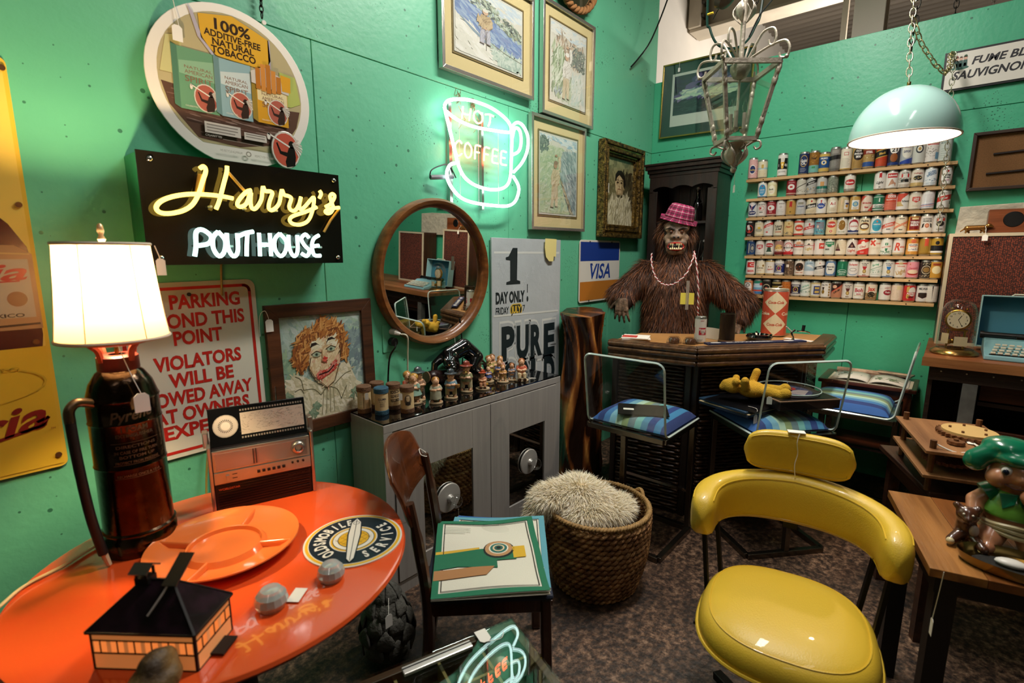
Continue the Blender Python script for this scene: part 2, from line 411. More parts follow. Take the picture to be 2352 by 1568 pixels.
for i in range(6):
 for z0, z1, dy in ((0, 2.41, 0), (2.413, 2.975, -1.3)):
  y1, y0 = min(ys[i]+(dy if i else 0), YL)-.0012, max(ys[i+1]+dy, -5.5)+.0012
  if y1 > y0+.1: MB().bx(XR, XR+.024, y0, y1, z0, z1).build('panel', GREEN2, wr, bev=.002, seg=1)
# hall beyond the partition: white block wall, beam, column, roof deck
struct(MB().bx(XR+.12, 12, 2.3, 2.4, 0, 5).build('wall_back', WHITEW))
struct(MB().bx(12, 12.1, -6, 2.4, 0, 5).build('wall_end', WHITEW))
struct(MB().bx(-4.6, -4.5, -5.6, 2.2, 0, 4.8).build('wall_behind', mat('#b9b0a2', .8)))
struct(MB().bx(-4.6, 12, -5.7, -5.6, 0, 4.8).build('wall_side', mat('#a9b2a4', .8)))
deck = bpy.data.objects.new('ceiling', None); C.objects.link(deck); struct(deck)
DECK = mat('#8f8476', .6, vary=.25, vscale=3, stretch=(1, .2, 1))
for i in range(19):     # steel roof deck sheets, ribs running with the beam
 x = -4.6+i*.9; b = MB()
 for k in range(6):
  u = x+k*.15
  b.add([(u, -5.7, 4.62), (u+.055, -5.7, 4.62), (u+.075, -5.7, 4.66), (u+.13, -5.7, 4.66), (u+.15, -5.7, 4.62), (u, 2.4, 4.62), (u+.055, 2.4, 4.62), (u+.075, 2.4, 4.66), (u+.13, 2.4, 4.66), (u+.15, 2.4, 4.62)],
   [(0, 1, 6, 5), (1, 2, 7, 6), (2, 3, 8, 7), (3, 4, 9, 8)])
 b.build('deck_sheet', DECK, deck)
BEAM = mat('#c9bda9', .55, vary=.15, vscale=5)
bm = bpy.data.objects.new('beam', None); C.objects.link(bm); struct(bm)
MB().bx(5.4, 5.66, -5.6, 2.28, 3.77, 3.8).build('flange', BEAM, bm, bev=.004)
MB().bx(5.4, 5.66, -5.6, 2.28, 4.58, 4.61).build('flange', BEAM, bm, bev=.004)
MB().bx(5.52, 5.54, -5.6, 2.28, 3.8, 4.58).build('web', BEAM, bm)
MB().bx(5.36, 5.5, 2.16, 2.28, 3.8, 4.58).build('end_plate', BEAM, bm, bev=.004)
for k in range(6):
 for x in (5.395, 5.46): MB().cyl((x, 2.16, 3.9+k*.12), (x, 2.135, 3.9+k*.12), .02, seg=6).build('bolt', mat('#4a443c', .6), bm)
col = bpy.data.objects.new('column', None); C.objects.link(col); struct(col)
CW = mat('#d8cbb8', .5)
MB().bx(4.9, 4.93, .58, .78, 0, 4.5).build('flange', CW, col, bev=.003); MB().bx(5.1, 5.13, .58, .78, 0, 4.5).build('flange', CW, col, bev=.003)
MB().bx(4.93, 5.1, .67, .69, 0, 4.5).build('web', CW, col)
MB().bx(5.15, 5.2, .86, .9, 3.0, 4.5).build('brace', CW, col)
# floor
def floormat():
 m, N, L, p = nt('floor'); tc = N.new('ShaderNodeTexCoord')
 def n_(s, d, r=.5): n = N.new('ShaderNodeTexNoise'); n.inputs['Scale'].default_value = s; n.inputs['Detail'].default_value = d; n.inputs['Roughness'].default_value = r; L.new(tc.outputs['Object'], n.inputs[0]); return n.outputs[0]
 def ramp(src, stops):
  r = N.new('ShaderNodeValToRGB'); e = r.color_ramp.elements
  while len(e) < len(stops): e.new(.5)
  for q, (ps, c) in zip(e, stops): q.position = ps; q.color = (*lin(c), 1)
  L.new(src, r.inputs[0]); return r.outputs[0]
 a = ramp(n_(34, 6, .7), [(.36, '#1d140f'), (.47, '#4a3629'), (.56, '#7a5d48'), (.7, '#b08f74')])
 b_ = ramp(n_(2.3, 4), [(.35, '#5b5146'), (.65, '#ffffff')])
 v = N.new('ShaderNodeTexVoronoi'); v.inputs['Scale'].default_value = 55; L.new(tc.outputs['Object'], v.inputs[0])
 k = ramp(v.outputs['Distance'], [(.1, '#2a1d16'), (.28, '#ffffff')])
 x = N.new('ShaderNodeMixRGB'); x.blend_type = 'MULTIPLY'; x.inputs[0].default_value = .9; L.new(a, x.inputs[1]); L.new(b_, x.inputs[2])
 y = N.new('ShaderNodeMixRGB'); y.blend_type = 'MULTIPLY'; y.inputs[0].default_value = .6; L.new(x.outputs[0], y.inputs[1]); L.new(k, y.inputs[2])
 L.new(y.outputs[0], p.inputs['Base Color']); p.inputs['Roughness'].default_value = .5
 bb = N.new('ShaderNodeBump'); bb.inputs['Strength'].default_value = .5; bb.inputs['Distance'].default_value = .006; L.new(n_(45, 5), bb.inputs['Height']); L.new(bb.outputs[0], p.inputs['Normal'])
 return m
struct(MB().bx(-4.6, 12.1, -5.7, 2.5, -.05, 0).build('floor', floormat()))
# ---------------------------------------------------------------- left wall, from the table side to the corner
CHROME = mat('#d8d8d6', .12, 1); STEEL = mat('#a9a8a2', .3, 1); DARKST = mat('#3b3733', .35, 1); BRASS = mat('#b48a3e', .28, 1)
BLACK = mat('#0b0b0c', .35); GBLACK = mat('#08080a', .08, coat=.6); WHITE = mat('#ece8e0', .5); TAGW = mat('#ebe6da', .7)
# tall yellow beer-bottle metal sign
def bottle_sign():
 t = thing('beer_sign', 'tall yellow metal sign of a brown bottle, cut off by the left edge', 'sign', M=ML(-.32, .893, .006))
 W, H = .545, 1.2; b = MB(); b.prism(rrect(0, 0, W, H, .02), 0, .0025); b.build('panel', mat('#e0b83c', .3), t)
 P = Print(); P.l = 20
 P.rect(.01, .38, W-.01, H-.01, '#ecc75a'); P.up()
 P.rect(.01, .01, W-.01, .385, '#dfb535'); P.up()
 cx = .3; g = [(.135, .43), (.25, .62), (.252, .0)]
 prof = [(.262, .385), (.268, .42), (.27, .62), (.262, .68), (.225, .745), (.17, .80), (.145, .86), (.128, 1.0), (.124, 1.12), (.13, 1.2)]
 P.bounds = (0, W, 0, H)
 P.poly([(cx+x*.87, z) for x, z in prof]+[(cx-x*.87, z) for x, z in reversed(prof)], '#3a1512'); P.up()
 P.poly([(cx+x*.70, z) for x, z in prof[5:]]+[(cx-x*.70, z) for x, z in reversed(prof[5:])], '#b0433a'); P.up()
 P.poly([(cx-.16, .70), (cx+.17, .70), (cx+.12, .80), (cx-.12, .80)], '#8d352c'); P.up()
 P.rect(cx-.15, .735, cx+.155, .80, '#120b0b'); P.rect(cx-.11, .9, cx+.11, .92, '#2a0f0d'); P.up()
 for k in range(120):
  a = random.uniform(-.12, .12); z = random.choice((random.uniform(.81, 1.19), random.uniform(.68, .73))); P.poly(ell(cx+a, z, random.uniform(.002, .005), n=6), '#6d211b')
 P.up(); P.poly([(cx-.236, .44), (cx+.236, .44), (cx+.236, .66), (cx+.2, .685), (cx-.2, .685), (cx-.236, .66)], '#a88258'); P.up()
 P.poly([(cx-.225, .475), (cx+.225, .475), (cx+.225, .645), (cx-.225, .645)], '#b3a488'); P.up()
 P.line([(cx-.23, .66), (cx, .668), (cx+.23, .66)], .004, '#caa86a'); P.line([(cx-.23, .455), (cx, .448), (cx+.23, .455)], .006, '#2b1a12')
 P.text('Victoria', cx+.02, .602, .05, '#a0322a', w=.40, bold=.02, shear=.35, rot=.05); P.line([(cx-.1, .568), (cx+.2, .582)], .004, '#a0322a')
 P.poly(ell(cx+.09, .522, .037, .034), '#7a4b25'); P.poly(ell(cx+.19, .53, .022), '#5d3a22'); P.up(); P.poly(ell(cx+.09, .522, .026, .024), '#b9854a'); P.poly(ell(cx+.075, .545, .008), '#7a4b25'); P.poly(ell(cx+.105, .545, .008), '#7a4b25'); P.up()
 P.poly(ell(cx+.09, .516, .016, .012), '#8a5a2c'); P.poly(ell(cx+.082, .528, .004), '#3a1f10'); P.poly(ell(cx+.098, .528, .004), '#3a1f10')
 P.text('CERVECERIA MODELO, MEXICO', cx+.02, .483, .011, '#2b1a12', w=.36, bold=.02); P.text('12 FL. OZ.', cx+.1, .462, .007, '#2b1a12')
 P.text('Victoria', cx-.02, .145, .085, '#7d231f', w=.47, bold=.02, shear=.4, rot=.16); P.line([(cx-.3, .055), (cx-.05, .085), (cx+.2, .142), (cx+.215, .165), (cx+.19, .155)], .009, '#7d231f')
 P.line([(cx-.2, .215), (cx-.04, .23), (cx+.03, .255)], .009, '#7d231f'); P.text('TM', cx+.222, .128, .006, '#7d231f')
 P.ring(cx, .28, .22, .226, '#cda633', ay=.28); P.text('CERVECERIA MODELO', cx+.02, .325, .012, '#c69d2b', w=.3); P.poly(ell(cx+.09, .3, .03, .02), '#cda431')
 P.build('print', t, .28)
 for x, z in ((W-.02, .04), (W-.03, .40), (W-.02, .8), (W-.01, 1.17)): MB().cyl((x, z, .002), (x, z, .009), .008, seg=10).build('screw', mat('#6b4a2c', .4, .6), t)
bottle_sign()
# oval tobacco sign
def indian(P, cx, cy, s, disc='#b5503f', body='#17130f'):
 P.poly(ell(cx, cy, .05*s, .06*s), '#d9d2c4'); P.up(); P.poly(ell(cx, cy, .045*s, .055*s), disc); P.up()
 P.poly([(cx+a*s, cy+b*s) for a, b in ((.0, -.058), (.03, -.05), (.034, -.02), (.03, .012), (.012, .014), (.004, -.008), (-.018, -.006), (-.03, .022), (-.034, .018), (-.022, -.016), (.002, -.022), (-.004, -.04))], body)
 P.poly(ell(cx+.02*s, cy+.02*s, .011*s, .013*s, n=10), body); P.up()
 for k in range(7):
  a = .9-k*.3; P.poly([(cx+x*s, cy+y*s) for x, y in ((.022, .024), (.024+.034*math.cos(a+.12), .012+.034*math.sin(a+.12)), (.024+.036*math.cos(a-.1), .012+.036*math.sin(a-.1)))], '#e6e0d4' if k % 2 else '#cfc8ba')
 P.line([(cx-.06*s, cy+.045*s), (cx+.012*s, cy+.012*s)], .005*s, '#ece6d8'); P.poly(ell(cx-.058*s, cy+.036*s, .006*s, .012*s, n=8), '#e6e0d4'); P.up()
def tobacco_sign():
 t = thing('tobacco_sign', 'large oval silver tobacco sign with three cigarette packs, above neon box', 'sign', M=ML(.826, 2.143, .03, -.02))
 a, b = .278, .272; oval = ell(0, 0, a, b, 56); oval = [(x, max(y, -.258)) for x, y in oval]
 MB().prism(oval, 0, .006).build('panel', mat('#efeadf', .3, .1), t, bev=.002)
 P = Print(.0003); P.l = 22; inn = [(x, max(min(y, .26), -.205)) for x, y in ell(.0, .004, .243, .24, 48)]
 P.poly(inn, '#b9ad84'); P.up()
 def clipin(poly):  # keep print inside the oval
  return [(x*min(1, .24/max(1e-6, math.hypot(x, (y-.004)*1.012))), y*1.0 if math.hypot(x, y) < .24 else .004+(y-.004)*.24/math.hypot(x, (y-.004)*1.012)) for x, y in poly]
 wood_ = clipin([(-.235, -.03), (0, -.05), (.235, -.03), (.235, -.1), (.2, -.2), (0, -.202), (-.14, -.2), (-.22, -.1)])
 P.poly(wood_, '#5f463a'); P.up(); P.strokes([(x*.84, y*.94-.005) for x, y in wood_], ['#71544a', '#4c382f', '#82655a', '#93796d'], 90, .06, .006, -.05, .06, 3)
 P.poly(clipin([(.16, .10), (.235, .1), (.24, 0), (.2, -.02), (.16, -.02)]), '#b7c26a'); P.poly(clipin([(-.236, .0), (-.16, .0), (-.17, .13), (-.22, .12)]), '#c8c48c'); P.up()
 P.poly([(-.142, .235), (-.115, .14), (-.06, .075), (-.05, .075), (-.1, .14), (-.125, .215)], '#b7b0bd'); P.poly([(.13, .2), (.13, .1), (.122, .1), (.122, .2)], '#b7b0bd')
 P.poly(clipin([(-.125, .245), (0, .262), (.125, .2), (.13, .13), (.11, .092), (0, .092), (-.06, .095), (-.105, .14)]), '#dcab37'); P.up()
 for s_, y, h, w in (('100%', .2, .036, .12), ('ADDITIVE-FREE', .166, .022, .19), ('NATURAL', .141, .022, .14), ('TOBACCO', .115, .024, .15)):
  P.text(s_, .0, y, h, '#3a2c20', w=w, bold=.028)
 P.up()
 packs = ((-.2, .097, -.062, -.106, '#6c9c7a', '#8cb595'), (-.072, .094, .052, -.104, '#8fb0b8', '#c4d3d4'), (.052, .07, .185, -.1, '#d79f2f', '#e6d8a8'))
 for x0, y1, x1, y0, c, c2 in packs:
  P.poly([(x0, y0+.01), (x0+.018, y0), (x0+.018, y1-.006), (x0, y1)], mixc(c, '#2d4d48', .35)); P.poly([(x0+.018, y0), (x1, y0), (x1, y1-.004), (x0+.018, y1-.006)], c); P.up()
  P.poly([(x0+.02, y1-.09), (x1-.002, y1-.1), (x1-.002, y1-.03), (x0+.02, y1-.05)], c2); P.up(); xm = (x0+x1)/2+.01
  for s_, dy, h in (('NATURAL', .085, .010), ('AMERICAN', .1, .013), ('SPIRIT', .122, .02)): P.text(s_, xm, y1-dy+.02, h, '#8d6a55', w=(x1-x0)*.62)
  P.up(); indian(P, x1-.04, y0+.048, .78, '#b26252', '#3a2c26'); P.text('CIGARETTES', x0+.05, y0+.012, .005, '#e8e2d0')
 P.poly([(.052, .035), (.19, .02), (.195, .065), (.1, .10), (.052, .075)], '#cfc8c0'); P.up(); P.poly([(.165, .03), (.197, .03), (.2, .085), (.16, .088)], '#dca233'); P.up()
 for k in range(5): P.rect(.068+k*.019, .01+abs(k-2)*.004, .085+k*.019, .118-abs(k-1.6)*.017, ('#b8752f', '#cf8c44')[k % 2])
 P.up(); P.rect(-.117, -.172, .002, -.135, '#d8cfc4'); P.rect(.014, -.172, .095, -.147, '#d8cfc4'); P.up()
 for k in range(3): P.rect(-.11, -.145-k*.01, -.008-.01*(k == 2), -.142-k*.01, '#8f857c')
 for k in range(2): P.rect(.02, -.154-k*.009, .088, -.151-k*.009, '#8f857c')
 P.text('CIGARETTES', -.09, -.18, .007, '#d9cfc0'); P.line([(-.06, -.186), (.1, -.188)], .0016, '#a79a8c')
 P.text('WE RECYCLE ALUMINUM', -.035, -.224, .008, '#a49c8e', w=.075); P.ring(.025, -.224, .006, .010, '#a49c8e', 12); P.text('RESPECT FOR THE EARTH', .085, -.226, .008, '#a49c8e', w=.075)
 P.build('print', t, .18, .5)
 bd = bpy.data.objects.new('badge', None); C.objects.link(bd); bd.parent = t; bd.location = (.167, -.185, .012)
 MB().prism(ell(0, 0, .058, .07, 28), 0, .006).build('badge_plate', mat('#9b958c', .3, .5), bd, bev=.002)
 Q = Print(.0003); Q.l = 21; indian(Q, 0, 0, 1.12, '#c65a46'); Q.build('badge_print', bd, .25, .4)
 MB().cyl((.115, .26, 0), (.115, .26, .008), .008, seg=10).build('hanger_tab', mat('#dedad0', .3, .4), t)
 price_tag(t, (-.178, .152, .016), .03, .05, [(-.172, .152, .016), (-.178, .2, .012), (-.19, .3, .012)], Matrix.Identity(4))
 return t
tobacco_sign()
def chain(pts, r, pitch, name, m, parent=None):
 """real interlocking links along a path"""
 P = [Vector(p) for p in pts]; d = [0]
 for i in range(1, len(P)): d.append(d[-1]+(P[i]-P[i-1]).length)
 def at(s):
  for i in range(1, len(P)):
   if s <= d[i] or i == len(P)-1: return P[i-1].lerp(P[i], min(1, (s-d[i-1])/max(1e-9, d[i]-d[i-1])))
 b = MB(); n = max(1, int(d[-1]/pitch))
 for k in range(n):
  a, e = at(k*pitch), at((k+1)*pitch); x, y, dd = axes(e-a); u = x if k % 2 else y; mid = (a+e)/2; L = pitch*.68; w = pitch*.33
  b.tube([mid+dd*(L*math.cos(t))+u*(w*math.sin(t)) for t in [2*PI*j/10 for j in range(10)]], r, 5, closed=True)
 return b.build(name, m, parent, smooth=True, ang=180)
o = chain([(.95, 2.05, 2.7), (.945, 2.045, 2.405)], .0022, .02, 'hanging_chain', mat('#16120f', .4, .8)); tag(o, 'dark chain on left wall holding the oval tobacco sign', 'chain')
# neon box
def neon(pts, r, m, b=None, n=6, seg=8): return (b or MB()).tube(spline(pts, n), r, seg)
H1 = [(.633, 1.828), (.645, 1.836), (.650, 1.822), (.636, 1.785), (.619, 1.741), (.598, 1.709), (.568, 1.689), (.530, 1.679), (.506, 1.682), (.499, 1.696), (.513, 1.715), (.546, 1.732), (.595, 1.744), (.652, 1.747), (.696, 1.745), (.727, 1.741)]
HP = [H1, [(.717, 1.846), (.714, 1.825), (.700, 1.783), (.683, 1.731), (.670, 1.702)],
 [(.790, 1.774), (.773, 1.767), (.749, 1.742), (.739, 1.722), (.750, 1.715), (.770, 1.728), (.788, 1.768), (.784, 1.736), (.787, 1.713), (.801, 1.714), (.822, 1.745), (.831, 1.789), (.838, 1.776), (.857, 1.776), (.863, 1.769), (.851, 1.741), (.846, 1.717), (.859, 1.711), (.885, 1.736), (.898, 1.784), (.906, 1.769), (.923, 1.765), (.932, 1.757), (.922, 1.729), (.928, 1.715), (.945, 1.716), (.962, 1.742), (.970, 1.766), (.961, 1.735), (.966, 1.720), (.984, 1.733), (1.018, 1.768), (1.021, 1.755), (1.012, 1.717), (.992, 1.680), (.960, 1.664), (.930, 1.666), (.920, 1.680), (.936, 1.695), (.983, 1.712), (1.031, 1.733)],
 [(1.047, 1.796), (1.053, 1.785), (1.044, 1.768)],
 [(1.068, 1.737), (1.093, 1.752), (1.110, 1.779), (1.102, 1.789), (1.090, 1.780), (1.094, 1.759), (1.101, 1.737), (1.091, 1.718), (1.074, 1.712), (1.066, 1.720), (1.088, 1.731), (1.128, 1.738)]]
Z0, Z1 = 1.546, 1.628
def LX(x0, x1, pts): return [(x0+(x1-x0)*a, Z0+(Z1-Z0)*b) for a, b in pts]
PH = [LX(.592, .650, [(.0, .0), (.12, .4), (.2, .95), (.55, 1.05), (.95, .8), (.8, .52), (.25, .42)]), LX(.651, .690, [(.5, 1), (.05, .75), (.0, .3), (.4, 0), (.85, .2), (1, .65), (.5, 1)]),
 LX(.697, .733, [(.0, .95), (.0, .35), (.4, 0), (.85, .2), (.95, .95)]), LX(.732, .786, [(.0, .82), (.5, .97), (1, 1.05)]), LX(.745, .772, [(.75, .97), (.55, .5), (.4, .0)]),
 LX(.802, .812, [(.3, 1), (.2, .5), (.0, .0)]), LX(.838, .848, [(.5, 1), (.5, .5), (.4, .0)]), LX(.806, .843, [(0, .5), (1, .5)]), LX(.858, .902, [(.5, 1), (.05, .75), (.0, .3), (.4, 0), (.85, .2), (1, .65), (.5, 1)]),
 LX(.912, .948, [(.0, .95), (.0, .35), (.4, 0), (.85, .2), (.95, .95)]), LX(.958, .992, [(1, .85), (.6, 1), (.1, .8), (.4, .5), (.95, .25), (.6, 0), (.0, .12)]),
 LX(1.0, 1.036, [(.95, .98), (.3, .8), (.05, .45), (.25, .05), (1, .02)]), LX(1.002, 1.034, [(.1, .45), (.9, .5)])]
def neon_box():
 t = thing('neon_sign', 'black boxed neon sign with yellow script above white capital letters', 'neon sign', (.803, YL, 1.52))
 b = MB(); b.bx(-.331, .339, -.145, 0, 0, .345); b.build('box', mat('#127a4d', .5, bump=.4, bscale=14, stretch=(1, 1, .2), vary=.3, vscale=9), t, bev=.003)
 MB().bx(-.335, .345, -.15, -.145, -.002, .348).build('face_panel', mat('#15130f', .06, spec=.35), t)
 for x, z in ((-.3, .325), (.322, .325), (.322, .02), (-.3, .02)): MB().sph((x, -.152, z), (.009, .006, .009)).build('bolt', CHROME, t, smooth=True)
 Y1 = emat('#ffcf52', 6); W1 = emat('#c8fff0', 4.2)
 for k, p in enumerate(HP): neon([(x-.803, -.178, z-1.52) for x, z in p], .0068, Y1, n=4).build('script_tube', Y1, t, smooth=True)
 for k, p in enumerate(PH): neon([(x-.803, -.176, z-1.52) for x, z in p], .0072, W1, n=4).build('letter_tube', W1, t, smooth=True)
 for p, r in (([(-.16, -.163, .29), (-.175, -.163, .23)], .013), ([(-.085, -.165, .315), (-.03, -.165, .25), (-.01, -.165, .22)], .005), ([(.33, -.17, .215), (.29, -.163, .165), (.26, -.163, .12)], .005)):
  MB().tube(p, r, 10).build('electrode', mat('#b5934a', .3), t)
 for k in range(9):
  x = -.2+k*.055; MB().cyl((x, -.15, .06+.13*(k % 2)), (x, -.172, .06+.13*(k % 2)), .004, seg=8).build('tube_support', mat('#b8c8c0', .2), t)
 MB().sph((.105, -.152, .09), (.022, .002, .022)).build('grommet', mat('#3f5a52', .4), t)
neon_box()
# coffee cup neon
RIM = [(1.798, 2.280), (1.817, 2.305), (1.869, 2.326), (1.951, 2.342), (2.030, 2.346), (2.127, 2.341), (2.214, 2.322), (2.278, 2.295), (2.305, 2.262), (2.292, 2.241), (2.228, 2.232), (2.145, 2.226), (2.028, 2.219), (1.936, 2.223), (1.861, 2.237), (1.812, 2.256)]
BODY = [(1.797, 2.276), (1.815, 2.220), (1.846, 2.126), (1.868, 2.060), (1.884, 2.013), (1.918, 1.963), (1.973, 1.931), (2.049, 1.914), (2.142, 1.910), (2.226, 1.925), (2.277, 1.957), (2.299, 2.011), (2.306, 2.104), (2.310, 2.196), (2.308, 2.255)]
HO = [(2.312, 2.274), (2.336, 2.296), (2.369, 2.307), (2.411, 2.296), (2.450, 2.256), (2.458, 2.206), (2.443, 2.147), (2.397, 2.084), (2.325, 2.026)]
HI = [(2.314, 2.215), (2.330, 2.262), (2.354, 2.275), (2.381, 2.263), (2.392, 2.228), (2.389, 2.181), (2.366, 2.145), (2.317, 2.122)]
SAU = [(1.861, 2.016), (1.826, 2.002), (1.805, 1.966), (1.809, 1.930), (1.840, 1.888), (1.892, 1.851), (1.958, 1.833), (2.048, 1.826), (2.155, 1.825), (2.269, 1.831), (2.336, 1.859), (2.370, 1.914), (2.367, 1.957), (2.321, 2.004)]
def coffee_neon():
 t = thing('neon_sign', 'white neon coffee cup and saucer with red lettering inside', 'neon sign', (2.1, YL, 1.82))
 Wn = emat('#dcfffa', 9); Rn = emat('#ff6a46', 24)
 def T(p, y=-.075): return [(x-2.1, y, z-1.82) for x, z in p]
 for nm, p in (('rim_tube', RIM), ('cup_tube', BODY), ('handle_tube', HO), ('handle_tube', HI), ('saucer_tube', SAU)): neon(T(p), .0085, Wn).build(nm, Wn, t, smooth=True)
 L_ = {'H': [[(0, 0), (.15, 1), (.1, .5), (.85, .5), (1, 1), (.8, 0)]], 'O': [[(.5, 1), (.1, .8), (0, .3), (.4, 0), (.9, .2), (1, .7), (.5, 1)]], 'T': [[(0, .9), (.5, 1), (1, .95)], [(.6, .95), (.55, .4), (.35, 0)]], 'C': [[(1, .85), (.6, 1), (.1, .7), (.1, .25), (.5, 0), (1, .2)]], 'F': [[(1, .95), (.3, .95), (.15, .6), (.1, 0)], [(.1, .5), (.8, .5)]], 'E': [[(1, .95), (.25, .95), (.1, .5), (.1, .05), (1, .02)], [(.1, .5), (.8, .5)]]}
 for s_, x0, z0, w, h, st in (('HOT', 1.925, 2.245, .066, .062, .088), ('COFFEE', 1.872, 2.058, .05, .076, .07)):
  for i, ch in enumerate(s_):
   for p in L_[ch]: neon(T([(x0+i*st+a*w, z0+b*h) for a, b in p], -.065), .0045, Rn, n=4, seg=6).build('letter_tube', Rn, t, smooth=True)
 G = mat('#c9b9b4', .25)
 MB().bx(-.235, -.215, -.03, -.012, -.35, .5).build('support_bar', STEEL, t)
 MB().bx(.005, .022, -.03, -.012, -.02, .5).build('support_bar', STEEL, t)
 MB().tube(spline([(-.2, -.04, .13), (-.24, -.03, .19), (-.3, -.03, .18), (-.36, -.03, .15), (-.37, -.03, .11)]), .0032).build('supply_wire', mat('#1a1a1c', .4), t)
 MB().tube([(-.37, -.035, .115), (-.24, -.06, .19-.06)], .012, 10).build('electrode', mat('#77757a', .3), t)
 for x in (-.155, -.045):
  cw = MB()
  for k in range(6): cw.tube(spline([(x+random.uniform(-.02, .02), -.01-random.random()*.02, .5+random.uniform(.0, .085)) for _ in range(4)], 4), .0012, 4)
  cw.tube([(x, -.02, .5), (x+.02, -.05, .43), (x-.02, -.04, .38)], .0014, 4)
  cw.build('hanging_wire', mat('#7a5a34', .4, .6), t)
 hz = MB()
 for x in (-.05, .11, -.19): hz.cyl((x, -.06, .02), (x, -.06, .4), .0012, seg=5)
 hz.build('stay_wire', mat('#d8c8c4', .3), t)
coffee_neon()
# flush switch plate, wires, outlet
def outlet():
 t = thing('outlet', 'green painted outlet plate beneath the round mirror with two plugs', 'outlet', M=ML(1.47, 1.145))
 MB().prism(rrect(-.045, -.07, .045, .07, .006), 0, .005).build('cover_plate', GREEN, t, bev=.002)
 MB().cyl((.005, -.018, .004), (.005, -.018, .035), .021, seg=16).build('black_plug', BLACK, t, bev=.003)
 MB().tube([(.008, .032, .004), (.012, .03, .035), (.03, .02, .045)], [.016, .015, .008], 10).build('white_plug', WHITE, t)
outlet()
def cord(pts, r, m, label, name='power_cord', n=8): return tag(MB().tube(spline(pts, n), r, 6).build(name, m, smooth=True), label, 'cord')
cord([(1.475, 2.03, 1.127), (1.45, 2.0, 1.11), (1.435, 2.03, 1.05), (1.432, 2.05, .9), (1.43, 2.05, .86)], .0045, BLACK, 'black power cord dropping from the outlet behind the cabinet')
cord([(1.50, 2.02, 1.165), (1.525, 2.0, 1.15), (1.545, 2.03, 1.05), (1.555, 2.05, .9), (1.558, 2.05, .86)], .0045, mat('#d9d4bc', .5), 'cream power cord dropping from the outlet behind the cabinet')
cord([(1.93, 2.05, 1.2), (1.945, 2.05, 1.0), (1.93, 2.05, .86)], .004, BLACK, 'black cord pair hanging on the wall below the round mirror')
cord([(.73, 2.06, 1.53), (.725, 2.06, 1.47), (.72, 2.055, 1.40)], .004, mat('#8a7a3c', .5), 'brown cord running down from the neon box to the parking sign')
cord([(.62, 2.055, .83), (.6, 2.05, .7), (.585, 2.03, .55), (.6, 2.05, .3)], .004, mat('#8a7a3c', .5), 'brown cord hanging below the parking sign behind the table')
cord([(3.785, 2.05, 2.985), (3.86, 2.03, 3.06), (3.98, 2.0, 3.2), (4.1, 1.97, 3.42), (4.2, 1.9, 3.75)], .006, BLACK, 'black cable end plugged into the upper left wall near corner')
# round mirror
def round_mirror():
 t = thing('wall_mirror', 'round wall mirror in a turned brown wooden frame', 'mirror', M=ML(1.752, 1.457, .015) @ Matrix.Rotation(math.radians(2.0), 4, 'X'))
 R = .378; MB().lathe([(R, 0), (R, .035), (R-.012, .05), (R-.032, .046), (R-.045, .03), (R-.045, .0)], 64).build('wooden_frame', wood('#8a5526', '#5c3415', .35, 20, 0, .3), t, smooth=True)
 MB().prism(ell(0, 0, R-.044, n=64), .008, .012).build('mirror_glass', mat('#f2f4f2', .005, 1), t)
 price_tag(t, (.1, -R-.02, .06), .022, .045, [(.1, -R-.02, .06), (.1, -R+.03, .055)], Matrix.Identity(4))
round_mirror()
# parking sign (its left part sits behind the lamp)
def parking_sign():
 W, H = .46, .635; t = thing('parking_sign', 'white parking sign with red lettering leaning behind the fire extinguisher lamp', 'sign', M=ML(.39, .818, .006, .012))
 MB().prism(rrect(0, 0, W, H, .03), 0, .002).build('panel', mat('#dcdccb', .35), t)
 P = Print(); P.l = 14; R = '#c02a22'; P.line(rrect(.022, .022, W-.022, H-.022, .022), .011, R, True)
 for s_, z, h, x0, x1 in (('NO PARKING', .567, .05, .06, .40), ('BEYOND THIS', .5, .05, .06, .41), ('POINT', .438, .05, .165, .325), ('VIOLATORS', .352, .05, .096, .384), ('WILL BE', .288, .05, .135, .35), ('TOWED AWAY', .223, .05, .055, .414), ('AT OWNERS', .16, .05, .075, .396), ('EXPENSE', .099, .05, .10, .36)):
  P.text(s_, (x0+x1)/2, z, h, R, w=x1-x0, bold=.034)
 P.build('print', t, .35)
 MB().cyl((.23, .59, .001), (.23, .59, .006), .007, seg=10).build('screw', mat('#20201c', .4), t)
parking_sign()
def frame_bars(t, W, H, fw, d, m, prof=0, name='frame_side', bev=.002):
 """four mitred mouldings"""
 c = [(0, 0), (W, 0), (W, H), (0, H)]; i = [(fw, fw), (W-fw, fw), (W-fw, H-fw), (fw, H-fw)]
 for k in range(4):
  a, b_, e, f = c[k], c[(k+1) % 4], i[(k+1) % 4], i[k]
  MB().prism([a, b_, e, f], 0, d).build(name, m, t, bev=bev)
